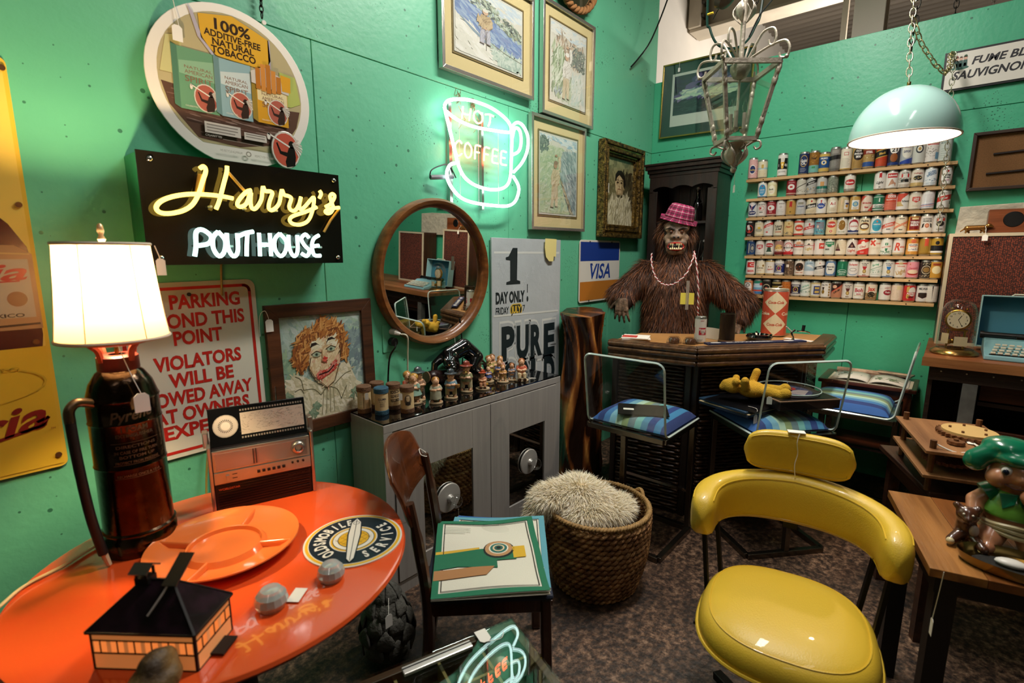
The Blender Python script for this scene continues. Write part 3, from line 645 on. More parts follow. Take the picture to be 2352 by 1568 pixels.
# clown painting
def clown():
 W, H = .49, .565; t = thing('clown_painting', 'brown wood framed painting of a sad clown with orange hair, behind the radio', 'painting', M=ML(.868, .785, .012, .0) @ Matrix.Rotation(math.radians(-1.5), 4, 'X'))
 fr = wood('#553018', '#2c170b', .45, 18, 0); frame_bars(t, W, H, .054, .022, fr)
 MB().bx(.05, W-.05, .05, H-.05, 0, .008).build('canvas', mat('#c8cdbb', .7), t)
 P = Print(.00012); P.l = 70; X0, X1, Y0, Y1 = .052, W-.052, .052, H-.052; P.bounds = (X0, X1, Y0, Y1)
 P.rect(X0, Y0, X1, Y1, '#9db3a6'); P.up(); box = [(X0, Y0), (X1, Y0), (X1, Y1), (X0, Y1)]
 P.strokes(box, ['#9fb5ab', '#8faaa4', '#a9bdb4', '#8ba199', '#9cb8a0', '#b0c0ba'], 420, .06, .02, .6, 1.6, 1)
 P.strokes([(.3, .3), (X1, .2), (X1, .42), (.33, .45)], ['#72898c', '#839a9a', '#6d8087'], 80, .05, .018, .9, .8, 2)
 P.strokes([(X0, .2), (.14, .2), (.13, .36), (X0, .36)], ['#86a68c', '#7c9c82', '#94b090'], 60, .05, .018, .9, .8, 3)
 S = lambda pts: [(X0+x*(X1-X0), Y0+y*(Y1-Y0)) for x, y in pts]   # unit canvas coordinates
 ruff = S([(0, .0), (1, .0), (.98, .18), (.9, .27), (.84, .40), (.78, .5), (.7, .5), (.62, .38), (.55, .3), (.42, .32), (.25, .42), (.13, .46), (.06, .4), (.0, .33)])
 P.poly(ruff, '#d6ceb0'); P.up(); P.strokes(ruff, ['#dcd5b8', '#cbc4a4', '#e2dcc4', '#c3bb98', '#b9b392'], 330, .06, .016, -.7, 1.0, 4)
 for a, b_ in (((.14, .44), (.22, .3)), ((.22, .3), (.42, .22)), ((.42, .22), (.52, .28)), ((.55, .28), (.67, .14)), ((.67, .14), (.75, .26)), ((.12, .3), (.22, .27)), ((.6, .3), (.82, .4))):
  P.line(spline(S([a, ((a[0]+b_[0])/2+.02, (a[1]+b_[1])/2+.03), b_]), 5), .004, '#6f6a4e')
 for x in (.46, .5, .54, .58): P.line(S([(x, .27), (x-.03+.3*(x-.5), .03)]), .004, '#8d8768')
 for x, y, r in ((.03, .26, .05), (.1, .1, .07), (.3, .05, .05), (.35, .12, .04), (.85, .17, .06), (.95, .08, .05)): P.strokes([(X0+px*(X1-X0), Y0+py*(Y1-Y0)) for px, py in ell(x, y, r, r*.8)], ['#7f9479', '#6f8a70', '#8aa085'], 24, .025, .01, 0, 3, 5)
 P.up(); hair = S([(.2, .48), (.14, .56), (.13, .66), (.16, .74), (.22, .82), (.3, .88), (.36, .86), (.42, .92), (.5, .97), (.58, .93), (.68, .9), (.76, .84), (.78, .76), (.77, .68), (.82, .62), (.8, .55), (.72, .53), (.68, .6), (.6, .78), (.45, .76), (.36, .72), (.32, .6), (.28, .5)])
 P.poly(hair, '#8a5326'); P.up(); P.strokes(hair, ['#a86a30', '#8c4f20', '#c08a48', '#6d3a17', '#b5793a', '#d09a58'], 420, .045, .009, 1.0, .9, 6)
 face = S([(.32, .62), (.3, .5), (.34, .42), (.42, .34), (.5, .28), (.56, .29), (.62, .38), (.66, .48), (.69, .6), (.66, .7), (.6, .77), (.45, .76), (.36, .72)])
 P.poly(face, '#d9c39a'); P.up(); P.strokes(face, ['#e2cfa8', '#d2b88c', '#e6d8b4', '#c9a87c', '#dcc79c', '#d9b090'], 260, .035, .01, 1.2, .8, 7)
 P.strokes(S([(.36, .68), (.46, .68), (.46, .76), (.36, .74)]), ['#e9e4c8', '#dfd8b4'], 40, .03, .008, .6, .5, 8); P.strokes(S([(.55, .7), (.66, .7), (.64, .78), (.55, .76)]), ['#e9e4c8', '#dfd8b4'], 40, .03, .008, .6, .5, 9)
 for pts in ([(.33, .69), (.35, .73), (.4, .735), (.45, .70), (.42, .715), (.36, .70)], [(.52, .70), (.55, .76), (.6, .77), (.65, .74), (.6, .745), (.55, .735)]): P.poly(S(pts), '#241a12')
 P.up()
 for x, y in ((.40, .62), (.58, .655)):
  P.poly(S(ell(x, y, .05, .022)), '#a9b89c'); P.up(); P.poly(S(ell(x, y-.002, .02, .015)), '#56705c'); P.up(); P.poly(S(ell(x, y, .009, .008)), '#1c1a14'); P.line(S([(x-.06, y+.005), (x, y+.03), (x+.06, y+.01)]), .004, '#4a3a28'); P.line(S([(x-.05, y-.02), (x, y-.03), (x+.05, y-.018)]), .0025, '#8c7a58')
 P.strokes(S(ell(.49, .56, .03, .03)), ['#c5362c', '#d8604c'], 20, .014, .006, 0, 3, 10); P.line(S([(.47, .66), (.465, .58), (.455, .545)]), .004, '#b08a5e'); P.line(S([(.455, .545), (.49, .53), (.53, .55)]), .004, '#7d4a30')
 mouth = S([(.39, .44), (.43, .46), (.5, .45), (.56, .49), (.61, .54), (.645, .53), (.64, .49), (.6, .44), (.54, .41), (.47, .39), (.42, .375), (.395, .39)])
 P.poly(mouth, '#b8473a'); P.up(); P.strokes(mouth, ['#c4382e', '#d9796a', '#a8342a', '#cc9080'], 90, .022, .006, .5, .8, 11)
 P.line(spline(S([(.41, .42), (.47, .43), (.53, .44), (.6, .49)]), 4), .006, '#3a1712'); P.line(S([(.33, .6), (.3, .5), (.36, .4), (.5, .285), (.6, .34), (.67, .5)]), .003, '#5a4228'); P.line(S([(.67, .6), (.70, .64), (.69, .56)]), .003, '#5a4228')
 P.build('painted_print', t, .55, bump=.2)
 price_tag(t, (.012, H-.055, .026), .03, .05, [(.012, H-.055, .026), (.0, H-.02, .026), (-.022, H-.04, .024), (-.026, H-.12, .02)], Matrix.Identity(4))
clown()
# three golf watercolours in silver frames
def golf(nm, x, z, W, H, label, painter, seed, roll=0, fw=.02):
 t = thing('framed_golf_print', label, 'picture', M=ML(x, z, .008, roll)); fr = mat('#d2cec6', .25, .9, bump=.15, bscale=200, stretch=(1, .05, 1))
 frame_bars(t, W, H, fw, .032, fr); mw = .07 if W < .68 else .075
 MB().bx(fw*.9, W-fw*.9, fw*.9, H-fw*.9, .0, .012).build('mat_board', mat('#e6d09a', .8, bump=.1, bscale=300), t)
 P = Print(.00012); P.l = 130; x0, x1, y0, y1 = fw+mw, W-fw-mw, fw+mw*1.15, H-fw-mw*1.05
 P.rect(x0-.012, y0-.012, x1+.012, y1+.012, '#8f7a48'); P.up(); P.rect(x0-.006, y0-.006, x1+.006, y1+.006, '#57482a'); P.up(); P.rect(x0, y0, x1, y1, '#ddd8cc'); P.up(); P.bounds = (x0+.008, x1-.008, y0+.01, y1-.01)
 painter(P, lambda pts: [(x0+a*(x1-x0), y0+b*(y1-y0)) for a, b in pts]); P.bounds = None; P.c = [mixc(c, '#ffffff', .22) if i > 2 else c for i, c in enumerate(P.c)]; P.build('watercolour_print', t, .6)
 MB().bx(fw*.95, W-fw*.95, fw*.95, H-fw*.95, .0245, .0262).build('glazing', pane(), t)
 return t
def figure(P, S, x, y, s, lean, coat, trouser, skin, hatc, up=True):
 q = lambda pts: S([(x+(a*1.45+lean*b)*s, y+b*s) for a, b in pts])
 leg = q([(-.11, 0), (-.03, 0), (.0, .3), (.03, 0.02), (.1, .02), (.1, .3), (.08, .48), (-.08, .48)]); P.poly(leg, trouser[0]); P.up(); P.strokes(leg, trouser, 70, .03, .006, 1.4, .4, 21)
 tor = q([(-.1, .45), (.1, .45), (.14, .62), (.1, .8), (-.08, .8), (-.13, .62)]); P.poly(tor, coat[0]); P.up(); P.strokes(tor, coat, 80, .03, .007, .8, .6, 22)
 arm = q([(.08, .78), (.14, .8), (.16, .95), (.12, 1.08), (.06, 1.06), (.08, .92)]) if up else q([(-.14, .76), (-.17, .58), (-.04, .42), (.03, .42), (.15, .56), (.13, .74), (.02, .52)])
 P.poly(arm, coat[1]); P.up(); P.strokes(arm, coat, 26, .02, .006, 1.2, .5, 23); hd = q(ell(.0 if not up else -.01, .88, .055, .075)); P.poly(hd, skin); P.up()
 P.poly(q(ell(.0, .93, .06, .045)), hatc); P.up(); P.poly(q(ell(.0, .43 if not up else 1.08, .035, .025)), skin); P.up()
 P.line(q([(-.04, .44), (-.05, .62), (.05, .75)]), .0016, '#7a6246'); P.line(q([(.0, .02), (.0, .4)]), .0016, '#7a6246'); P.line(q([(-.11, 0), (-.03, -.01)]), .005, '#5a4a3a'); P.line(q([(.03, .02), (.1, .01)]), .005, '#5a4a3a')
def g1(P, S):   # bent putter by the bay
 P.poly(S([(0, .74), (1, .98), (1, 1), (0, 1)]), '#cfd6d6'); P.up(); P.strokes(S([(0, .7), (1, .8), (1, 1), (0, 1)]), ['#b9c9d6', '#d9dcd8', '#c6d2da'], 120, .09, .02, -.2, .3, 1)
 sea = S([(0, .5), (.1, .82), (1, .46), (1, .2), (.6, .28), (.35, .4)]); P.poly(S([(0, .55), (.0, .85), (.5, .75), (1, .5), (1, .2), (.5, .32)]), '#6f86b4'); P.up()
 P.strokes(S([(0, .55), (.0, .85), (.5, .75), (1, .5), (1, .2), (.5, .32)]), ['#5f7cb4', '#7c93bb', '#4f6ba4', '#8fa6c4', '#6f7fae'], 330, .08, .014, -.35, .3, 2)
 P.strokes(S([(0, .8), (.12, .92), (.5, .86), (1, .62), (1, .5), (.85, .5), (.5, .68), (.25, .74)]), ['#4d5a4e', '#6e7f64', '#9fb29a', '#3d4642', '#8a8c6e', '#c0c8b8'], 360, .035, .012, -.4, .8, 3)
 P.strokes(S([(.02, .0), (.0, .5), (.3, .42), (.52, .1), (.7, .0)]), ['#e3ddd0', '#d9d4c6', '#e8e4da'], 160, .09, .02, -.5, .4, 4)
 P.strokes(S([(.5, .3), (.6, .3), (1, .2), (1, 0), (.72, 0), (.56, .12)]), ['#a9bcae', '#93aa9c', '#bccabb', '#c6d0c4'], 240, .06, .014, .6, 1.2, 5); P.line(S([(.52, .31), (.7, .25), (1, .2)]), .004, '#5d5a46')
 P.poly(S([(.07, .5), (.1, .5), (.45, .3), (.44, .27), (.25, .37)]), '#6f8498'); P.up(); figure(P, S, .42, .26, .5, 0, ['#a98a5e', '#c2a376', '#8a6c44', '#b89a68'], ['#b4b2c2', '#a09cae', '#c8c4cc', '#8c8498'], '#c79a78', '#d8d0c0', False); P.line(S([(.44, .45), (.43, .18)]), .003, '#6a5a48')
def g2(P, S):   # follow-through before pines
 P.strokes(S([(.05, .55), (.1, .9), (.95, .82), (.95, .55), (.6, .5)]), ['#b49478', '#9a7a5e', '#c8ae92', '#7f6c58', '#d9ccb8'], 260, .05, .012, 1.4, .5, 1); P.strokes(S([(0, .85), (1, .85), (1, 1), (0, 1)]), ['#dfe0dc', '#c9d6de', '#e2ded4'], 70, .08, .02, 0, .4, 2)
 P.strokes(S([(.55, .55), (.6, .8), (.95, .78), (.95, .5)]), ['#4f5a4e', '#6e7868', '#8a9282', '#565c58'], 160, .04, .012, .8, 1.2, 3); P.strokes(S([(.05, .12), (.08, .72), (.4, .65), (.5, .3), (.85, .4), (.9, .12), (.5, .05)]), ['#8a9c70', '#a6b48c', '#c0c8ac', '#71825c', '#d4d6c4'], 360, .07, .016, 1.1, .5, 4)
 P.strokes(S([(.6, .4), (.9, .5), (.95, .1), (.6, .05)]), ['#cfd2c6', '#dcdcd2', '#c2cec6'], 90, .06, .016, 1.2, .5, 5); figure(P, S, .42, .07, .62, .05, ['#ddd6cc', '#e8e2d8', '#c9beb2', '#efe9df'], ['#cdb892', '#dccaa6', '#b69e76', '#c2a67e'], '#c99a78', '#efe9df', True)
 P.strokes(S([(.12, .08), (.3, .12), (.3, .2), (.12, .18)]), ['#8d9a9a', '#6e7c80', '#a9b4b2'], 26, .03, .01, 1.2, .4, 8)
def g3(P, S):   # swing above the surf
 sea = S([(.5, .05), (.98, .0), (.98, .85), (.6, .82), (.52, .6)]); P.poly(sea, '#8a9c9e'); P.up(); P.strokes(sea, ['#7f9496', '#9fb0b2', '#66797e', '#b8c4c2', '#8c9a96', '#566a70'], 420, .06, .011, -1.0, .4, 1)
 P.strokes(S([(.0, .82), (.3, .95), (1, .85), (1, 1), (0, 1)]), ['#a9c2d0', '#cfdbe0', '#8fb0c6', '#dfe3df'], 130, .07, .016, -.2, .4, 2); gr = S([(.0, .02), (.0, .85), (.6, .86), (.5, .6), (.55, .4), (.8, .0)]); P.poly(gr, '#a9b78a'); P.up(); P.strokes(gr, ['#a3b486', '#b7c29c', '#8ea474', '#c4caae', '#98ac88'], 330, .06, .014, .5, .9, 3)
 P.strokes(S(ell(.1, .86, .13, .1)), ['#3f4c44', '#57645a', '#6e7a6c', '#2f3a36'], 120, .03, .012, .4, 1.6, 4); P.strokes(S([(.5, .5), (.58, .45), (.9, .02), (.82, .02)]), ['#cdbf9c', '#8a7452', '#b49c74', '#5e4c38'], 120, .03, .008, -1.0, .4, 5); figure(P, S, .38, .1, .6, .06, ['#cdb48a', '#dcc8a2', '#a88a5c', '#b89c6e'], ['#cbb48e', '#dac6a2', '#a98c62', '#bfa47a'], '#a4714e', '#7c5238', True)
golf('golf', 1.824, 2.475, .735, .56, 'silver framed golf watercolour of a putter by a bay, highest on the left', g1, 1)
golf('golf', 2.645, 2.425, .59, .665, 'silver framed golf watercolour of a golfer in white, upper right of three', g2, 2)
golf('golf', 2.545, 1.71, .61, .70, 'silver framed golf watercolour of a golfer in tan above the sea, lowest', g3, 3, .008)
# portrait in worn gilt frame
def portrait():
 W, H = .635, .705; t = thing('framed_portrait', 'dark portrait of a woman in white in a worn carved gilt frame', 'picture', M=ML(3.362, 1.685, .008)); fw = .1
 gm = mat('#8c6f34', .4, .75, bump=1, bscale=120, vary=.8, dark='#2c2212', vscale=40); gl = mat('#a5853f', .28, .9, vary=.5, dark='#4c3a18', vscale=20)
 c = [(0, 0), (W, 0), (W, H), (0, H)]
 def band(d0, d1, z, m, nm):
  for k in range(4):
   ins = lambda p, d: (p[0]+(d if p[0] == 0 else -d), p[1]+(d if p[1] == 0 else -d)); a, b_ = c[k], c[(k+1) % 4]
   MB().prism([ins(a, d0), ins(b_, d0), ins(b_, d1), ins(a, d1)], 0, z).build(nm, m, t, bev=.004)
 band(0, .03, .06, gm, 'carved_moulding'); band(.03, .048, .05, gl, 'gilt_moulding'); band(.048, .07, .055, gm, 'carved_moulding'); band(.07, .085, .036, gl, 'gilt_moulding'); band(.085, .1, .03, gm, 'inner_moulding')
 P = Print(.00012); P.l = 60; P.bounds = (fw, W-fw, fw, H-fw); S = lambda pts: [(fw+a*(W-2*fw), fw+b*(H-2*fw)) for a, b in pts]
 P.rect(fw, fw, W-fw, H-fw, '#6f6a48'); P.up(); P.strokes(S([(0, 0), (1, 0), (1, 1), (0, 1)]), ['#78734e', '#6a6544', '#857f58', '#5d583a'], 300, .12, .04, .4, 1.5, 1); P.strokes(S([(.45, .0), (1, 0), (1, .8), (.5, .75)]), ['#3a3424', '#2c271a', '#4a442e'], 220, .1, .035, .9, 1, 2)
 b_ = S([(0, 0), (1, 0), (.98, .22), (.88, .36), (.8, .5), (.7, .46), (.6, .42), (.42, .42), (.25, .44), (.14, .36), (.04, .18)]); P.poly(b_, '#a9a07e'); P.up(); P.strokes(b_, ['#b5ac8a', '#9c9472', '#c2ba98', '#8a8264', '#cfc8aa'], 380, .07, .018, 1.4, .5, 3)
 nk = S([(.38, .46), (.62, .46), (.66, .6), (.36, .6)]); P.poly(nk, '#93805c'); P.up(); fc = S(ell(.5, .63, .165, .15, a=.1)); P.poly(fc, '#b39c74'); P.up(); P.strokes(fc, ['#bba57c', '#a89068', '#c4b088', '#98805a'], 120, .03, .012, 1.3, .6, 4)
 P.strokes(S([(.56, .5), (.68, .55), (.66, .75), (.58, .7)]), ['#84704c', '#937e58'], 50, .03, .012, 1.4, .4, 5); hr = S([(.33, .66), (.34, .76), (.42, .82), (.55, .83), (.68, .76), (.72, .64), (.68, .56), (.64, .6), (.62, .7), (.48, .76), (.4, .72), (.36, .66)]); P.poly(hr, '#1a150f'); P.up()
 for x in (.42, .56): P.poly(S(ell(x, .645, .035, .014)), '#3a2c1c'); P.line(S([(x-.05, .672), (x, .685), (x+.05, .675)]), .004, '#2c2014')
 P.line(S([(.47, .66), (.455, .595), (.49, .585)]), .003, '#6d5538'); P.line(S([(.44, .545), (.49, .55), (.54, .543)]), .006, '#7a4c38'); P.line(S([(.36, .42), (.46, .4), (.5, .3)]), .006, '#d5cdb0'); P.line(S([(.62, .42), (.55, .4), (.5, .3)]), .006, '#d5cdb0')
 P.build('portrait_print', t, .35, .2); MB().bx(.09, W-.09, .09, H-.09, 0, .006).build('backing', mat('#2a2416', .8), t)
 MB().bx(fw+.0, fw+.012, .33, .4, .031, .033).build('paper_label', TAGW, t)
portrait()
# rope framed mirror at the top edge
def rope_mirror():
 t = thing('rope_mirror', 'round mirror with twisted rope rim, mostly above the picture edge', 'mirror', M=ML(2.97, 3.372, .035)); R = .255; b = MB(); pts = []
 for st in range(2):
  b.tube([((R+.012*math.cos(k*.9+st*PI))*math.cos(2*PI*k/140), (R+.012*math.cos(k*.9+st*PI))*math.sin(2*PI*k/140), .012+.012*math.sin(k*.9+st*PI)) for k in range(140)], .0125, 7, closed=True)
 b.build('rope_rim', mat('#9a6a3a', .8, bump=.5, bscale=150), t, smooth=True, ang=180); MB().lathe([(0, .004), (R-.01, .004)], 40).build('mirror_glass', mat('#cfd6d0', .03, 1), t)
rope_mirror()
def visa():
 W, H = .595, .462; t = thing('card_sign', 'blue, white and gold enamel sign of a bank card beside the portrait', 'sign', M=ML(3.136, 1.197, .008, .004))
 MB().prism(rrect(0, 0, W, H, .025), 0, .004).build('panel', mat('#d8d2c4', .3), t, bev=.0015); P = Print(); P.l = 25; e = .014
 P.rect(e, H*.665, W-e, H-e, '#1d3a86'); P.rect(e, H*.335, W-e, H*.665, '#d9d5ca'); P.rect(e, e, W-e, H*.335, '#b9742c'); P.up(); P.text('VISA', W*.5, H*.505, .115, '#1f3f8f', w=.30, bold=.022, shear=.22); P.poly([(.148, .29), (.178, .29), (.19, .268)], '#1f3f8f')
 P.build('print', t, .3)
 for x in (.14, .46):
  for y in (.012, H-.012): MB().cyl((x, y, .002), (x, y, .007), .006, seg=8).build('screw', mat('#2c2a26', .5), t)
visa()
def pure_gold():
 t = thing('painted_sign', 'grey hand painted sale board standing behind the grey cabinet', 'sign', M=ML(2.192, .836, .008))
 W, h = .695, .815; MB().bx(0, W, -.26, h, 0, .012).build('board', mat('#b4bbbd', .6, bump=.15, bscale=40, vary=.08, vscale=6), t, bev=.0015)
 P = Print(); P.l = 62; K = '#142124'; Wt = '#cfd2cc'; Y = '#d9b53a'
 P.rect(.02, .722, W-.015, .735, Wt); P.up(); P.poly([(.125, .70), (.15, .705), (.19, .757), (.235, .757), (.23, .56), (.262, .552), (.262, .534), (.128, .534), (.13, .55), (.165, .557), (.165, .68), (.125, .685)], K)
 for k, (x, y) in enumerate(((.07, .65), (.1, .6), (.39, .62), (.46, .66), (.33, .58), (.05, .5), (.2, .5), (.66, .36), (.3, .54))):
  for a in range(6): P.line([(x, y), (x+.022*math.cos(a*1.05+k), y+.03*math.sin(a*1.05+k))], .002, '#c9cfd2')
 P.text('DAY ONLY', .17, .458, .068, K, w=.275, bold=.05); P.rect(.331, .475, .338, .53, K); P.poly(ell(.335, .435, .009, .018), K)
 P.text('FRIDAY', .093, .378, .045, K, w=.12, bold=.025); P.poly(rrect(.165, .34, .282, .412, .03), Y); P.up(); P.poly(rrect(.171, .346, .276, .406, .026), K); P.up(); P.text('JULY', .223, .377, .044, Y, w=.095, bold=.04); P.text('7', .298, .38, .042, K)
 P.poly([(.015, .344), (W-.02, .326), (W-.02, .338), (.015, .357)], Wt); P.up()
 for wd, col, g in ((.12, Wt, .05), (.095, '#a9afb0', .03), (.05, K, 0)):
  for i, ch in enumerate('PURE'): P.text(ch, .145+i*.143, .175-.008*i, .205+g*.5, col, w=.125+g*.8, bold=wd)
  for i, ch in enumerate('GOLD'): P.text(ch, .15+i*.143, -.06-.006*i, .205+g*.5, col, w=.125+g*.8, bold=wd)
  P.up()
 P.build('painted_letters', t, .5)
 b = MB(); b.prism([(.5, h+.006), (.625, h+.004), (.62, .70), (.595, .705), (.59, .672), (.545, .672), (.51, .70), (.495, .76)], .0265, .028); b.build('yellow_note', mat('#e3d58a', .7), t)
pure_gold()
# ---------------------------------------------------------------- right wall: can shelves
def can_mesh(r, h, seg=24):
 b = MB(); b.lathe([(r*.78, 0), (r*.86, .002), (r*.96, .006), (r, .011), (r, h-.013), (r*.93, h-.005), (r*.93, h-.001), (r*.9, h), (r*.86, h-.004), (0, h-.004)], seg)
 b.sph((0, -r*.3, h-.004), (.008, .011, .0012), 8, 4)
 o = b.build('can_body', [mat('#b8b6b0', .3, .9)], None, smooth=True); me = o.data; bpy.data.objects.remove(o); return me
CANS = {}
def beer_can(x, y, z, h, base, ops, label, group='beer cans on the wall shelves', r=.0325, rz=0, name='beer_can', cat='can', gold=False, lab='label_print'):
 k = (r, h)
 if k not in CANS: CANS[k] = can_mesh(r, h)
 o = bpy.data.objects.new(name, CANS[k]); C.objects.link(o); o.location = (x, y, z); o.rotation_euler = (0, 0, rz); tag(o, label, cat, group)
 P = Print(.00012); P.cl = (r, 24); P.l = 2; H = h-.024; u = r*1.06; Yv = lambda f: .011+H*f
 P.rect(-PI*r*.999, Yv(0), PI*r*.999, Yv(1), base); P.up()
 for q in ops:
  c = q[0]
  if c == 'o': P.poly(ell(u*q[5] if len(q) > 5 else 0, Yv(q[2]), u*q[3], H*q[4], 18), q[1])
  elif c == 'b': P.rect(-PI*r*.999, Yv(q[2]), PI*r*.999, Yv(q[3]), q[1])
  elif c == 'q': P.rect(u*q[2], Yv(q[3]), u*q[4], Yv(q[5]), q[1])
  elif c == 'd':
   a, th, sl = q[2], q[3]/2, q[4]; P.poly([(-u*1.6, Yv(a-th)-sl*u*1.6), (u*1.6, Yv(a-th)+sl*u*1.6), (u*1.6, Yv(a+th)+sl*u*1.6), (-u*1.6, Yv(a+th)-sl*u*1.6)], q[1])
  elif c == 'r': P.poly([(-u*q[2], Yv(1)), (-u*q[2], Yv(q[3])), (0, Yv(q[3]+.08)), (0, Yv(1))], q[1]); P.poly([(u*q[2], Yv(1)), (u*q[2], Yv(q[3])), (0, Yv(q[3]+.08)), (0, Yv(1))], q[1])
  elif c == 's': a, w = q[2], q[3]; P.poly([(-u*w, Yv(a+.16)), (u*w, Yv(a+.16)), (u*w, Yv(a-.08)), (0, Yv(a-.2)), (-u*w, Yv(a-.08))], q[1])
  elif c == 't': P.text(q[1], u*(q[5] if len(q) > 5 else 0), Yv(q[3]), H*q[4], q[2], w=u*q[6] if len(q) > 6 and q[6] else None, bold=.035, shear=q[7] if len(q) > 7 else 0, rot=q[8] if len(q) > 8 else 0)
  elif c == 'p':
   rr = random.Random(len(label)*7+int(y*999)); P.bounds = None
   for _ in range(q[4] if len(q) > 4 else 60):
    a, b_ = rr.uniform(-u*1.3, u*1.3), rr.uniform(Yv(q[2])+.004, Yv(q[3])-.004); w, g = rr.uniform(.001, .005), rr.uniform(.001, .003)
    P.poly([(a-w, b_), (a, b_-g), (a+w, b_+g*.5), (a+w*.3, b_+g)], rr.choice(q[1]))
  elif c == 'v': P.poly([(u*a, Yv(b_)) for a, b_ in q[2]], q[1])
  elif c == 'm': P.poly([(-u*.4, Yv(.68)), (u*.4, Yv(.68)), (u*.16, Yv(.45)), (-u*.16, Yv(.45))], q[1]); P.up(); P.poly(ell(0, Yv(.34), u*.3, H*.14, 14), '#9a7a3c'); P.up(); P.poly(ell(0, Yv(.34), u*.18, H*.08, 10), '#c8b070')
  elif c == 'l':
   for k_ in range(q[4]): P.rect(-u*q[5], Yv(q[2]+(q[3]-q[2])*k_/q[4]), u*q[5]*(.6+.4*((k_*7) % 3)/2), Yv(q[2]+(q[3]-q[2])*k_/q[4])+.0018, q[1])
  P.up()
 o2 = P.build(lab, o, .32, .3); return o
W_, K_, R_, G_, N_, C_, S_ = '#e4dfd6', '#1c1a1a', '#b3262a', '#c0a052', '#1d2a5c', '#e0d2ac', '#b9b6ae'
TL, ST = .157, .122
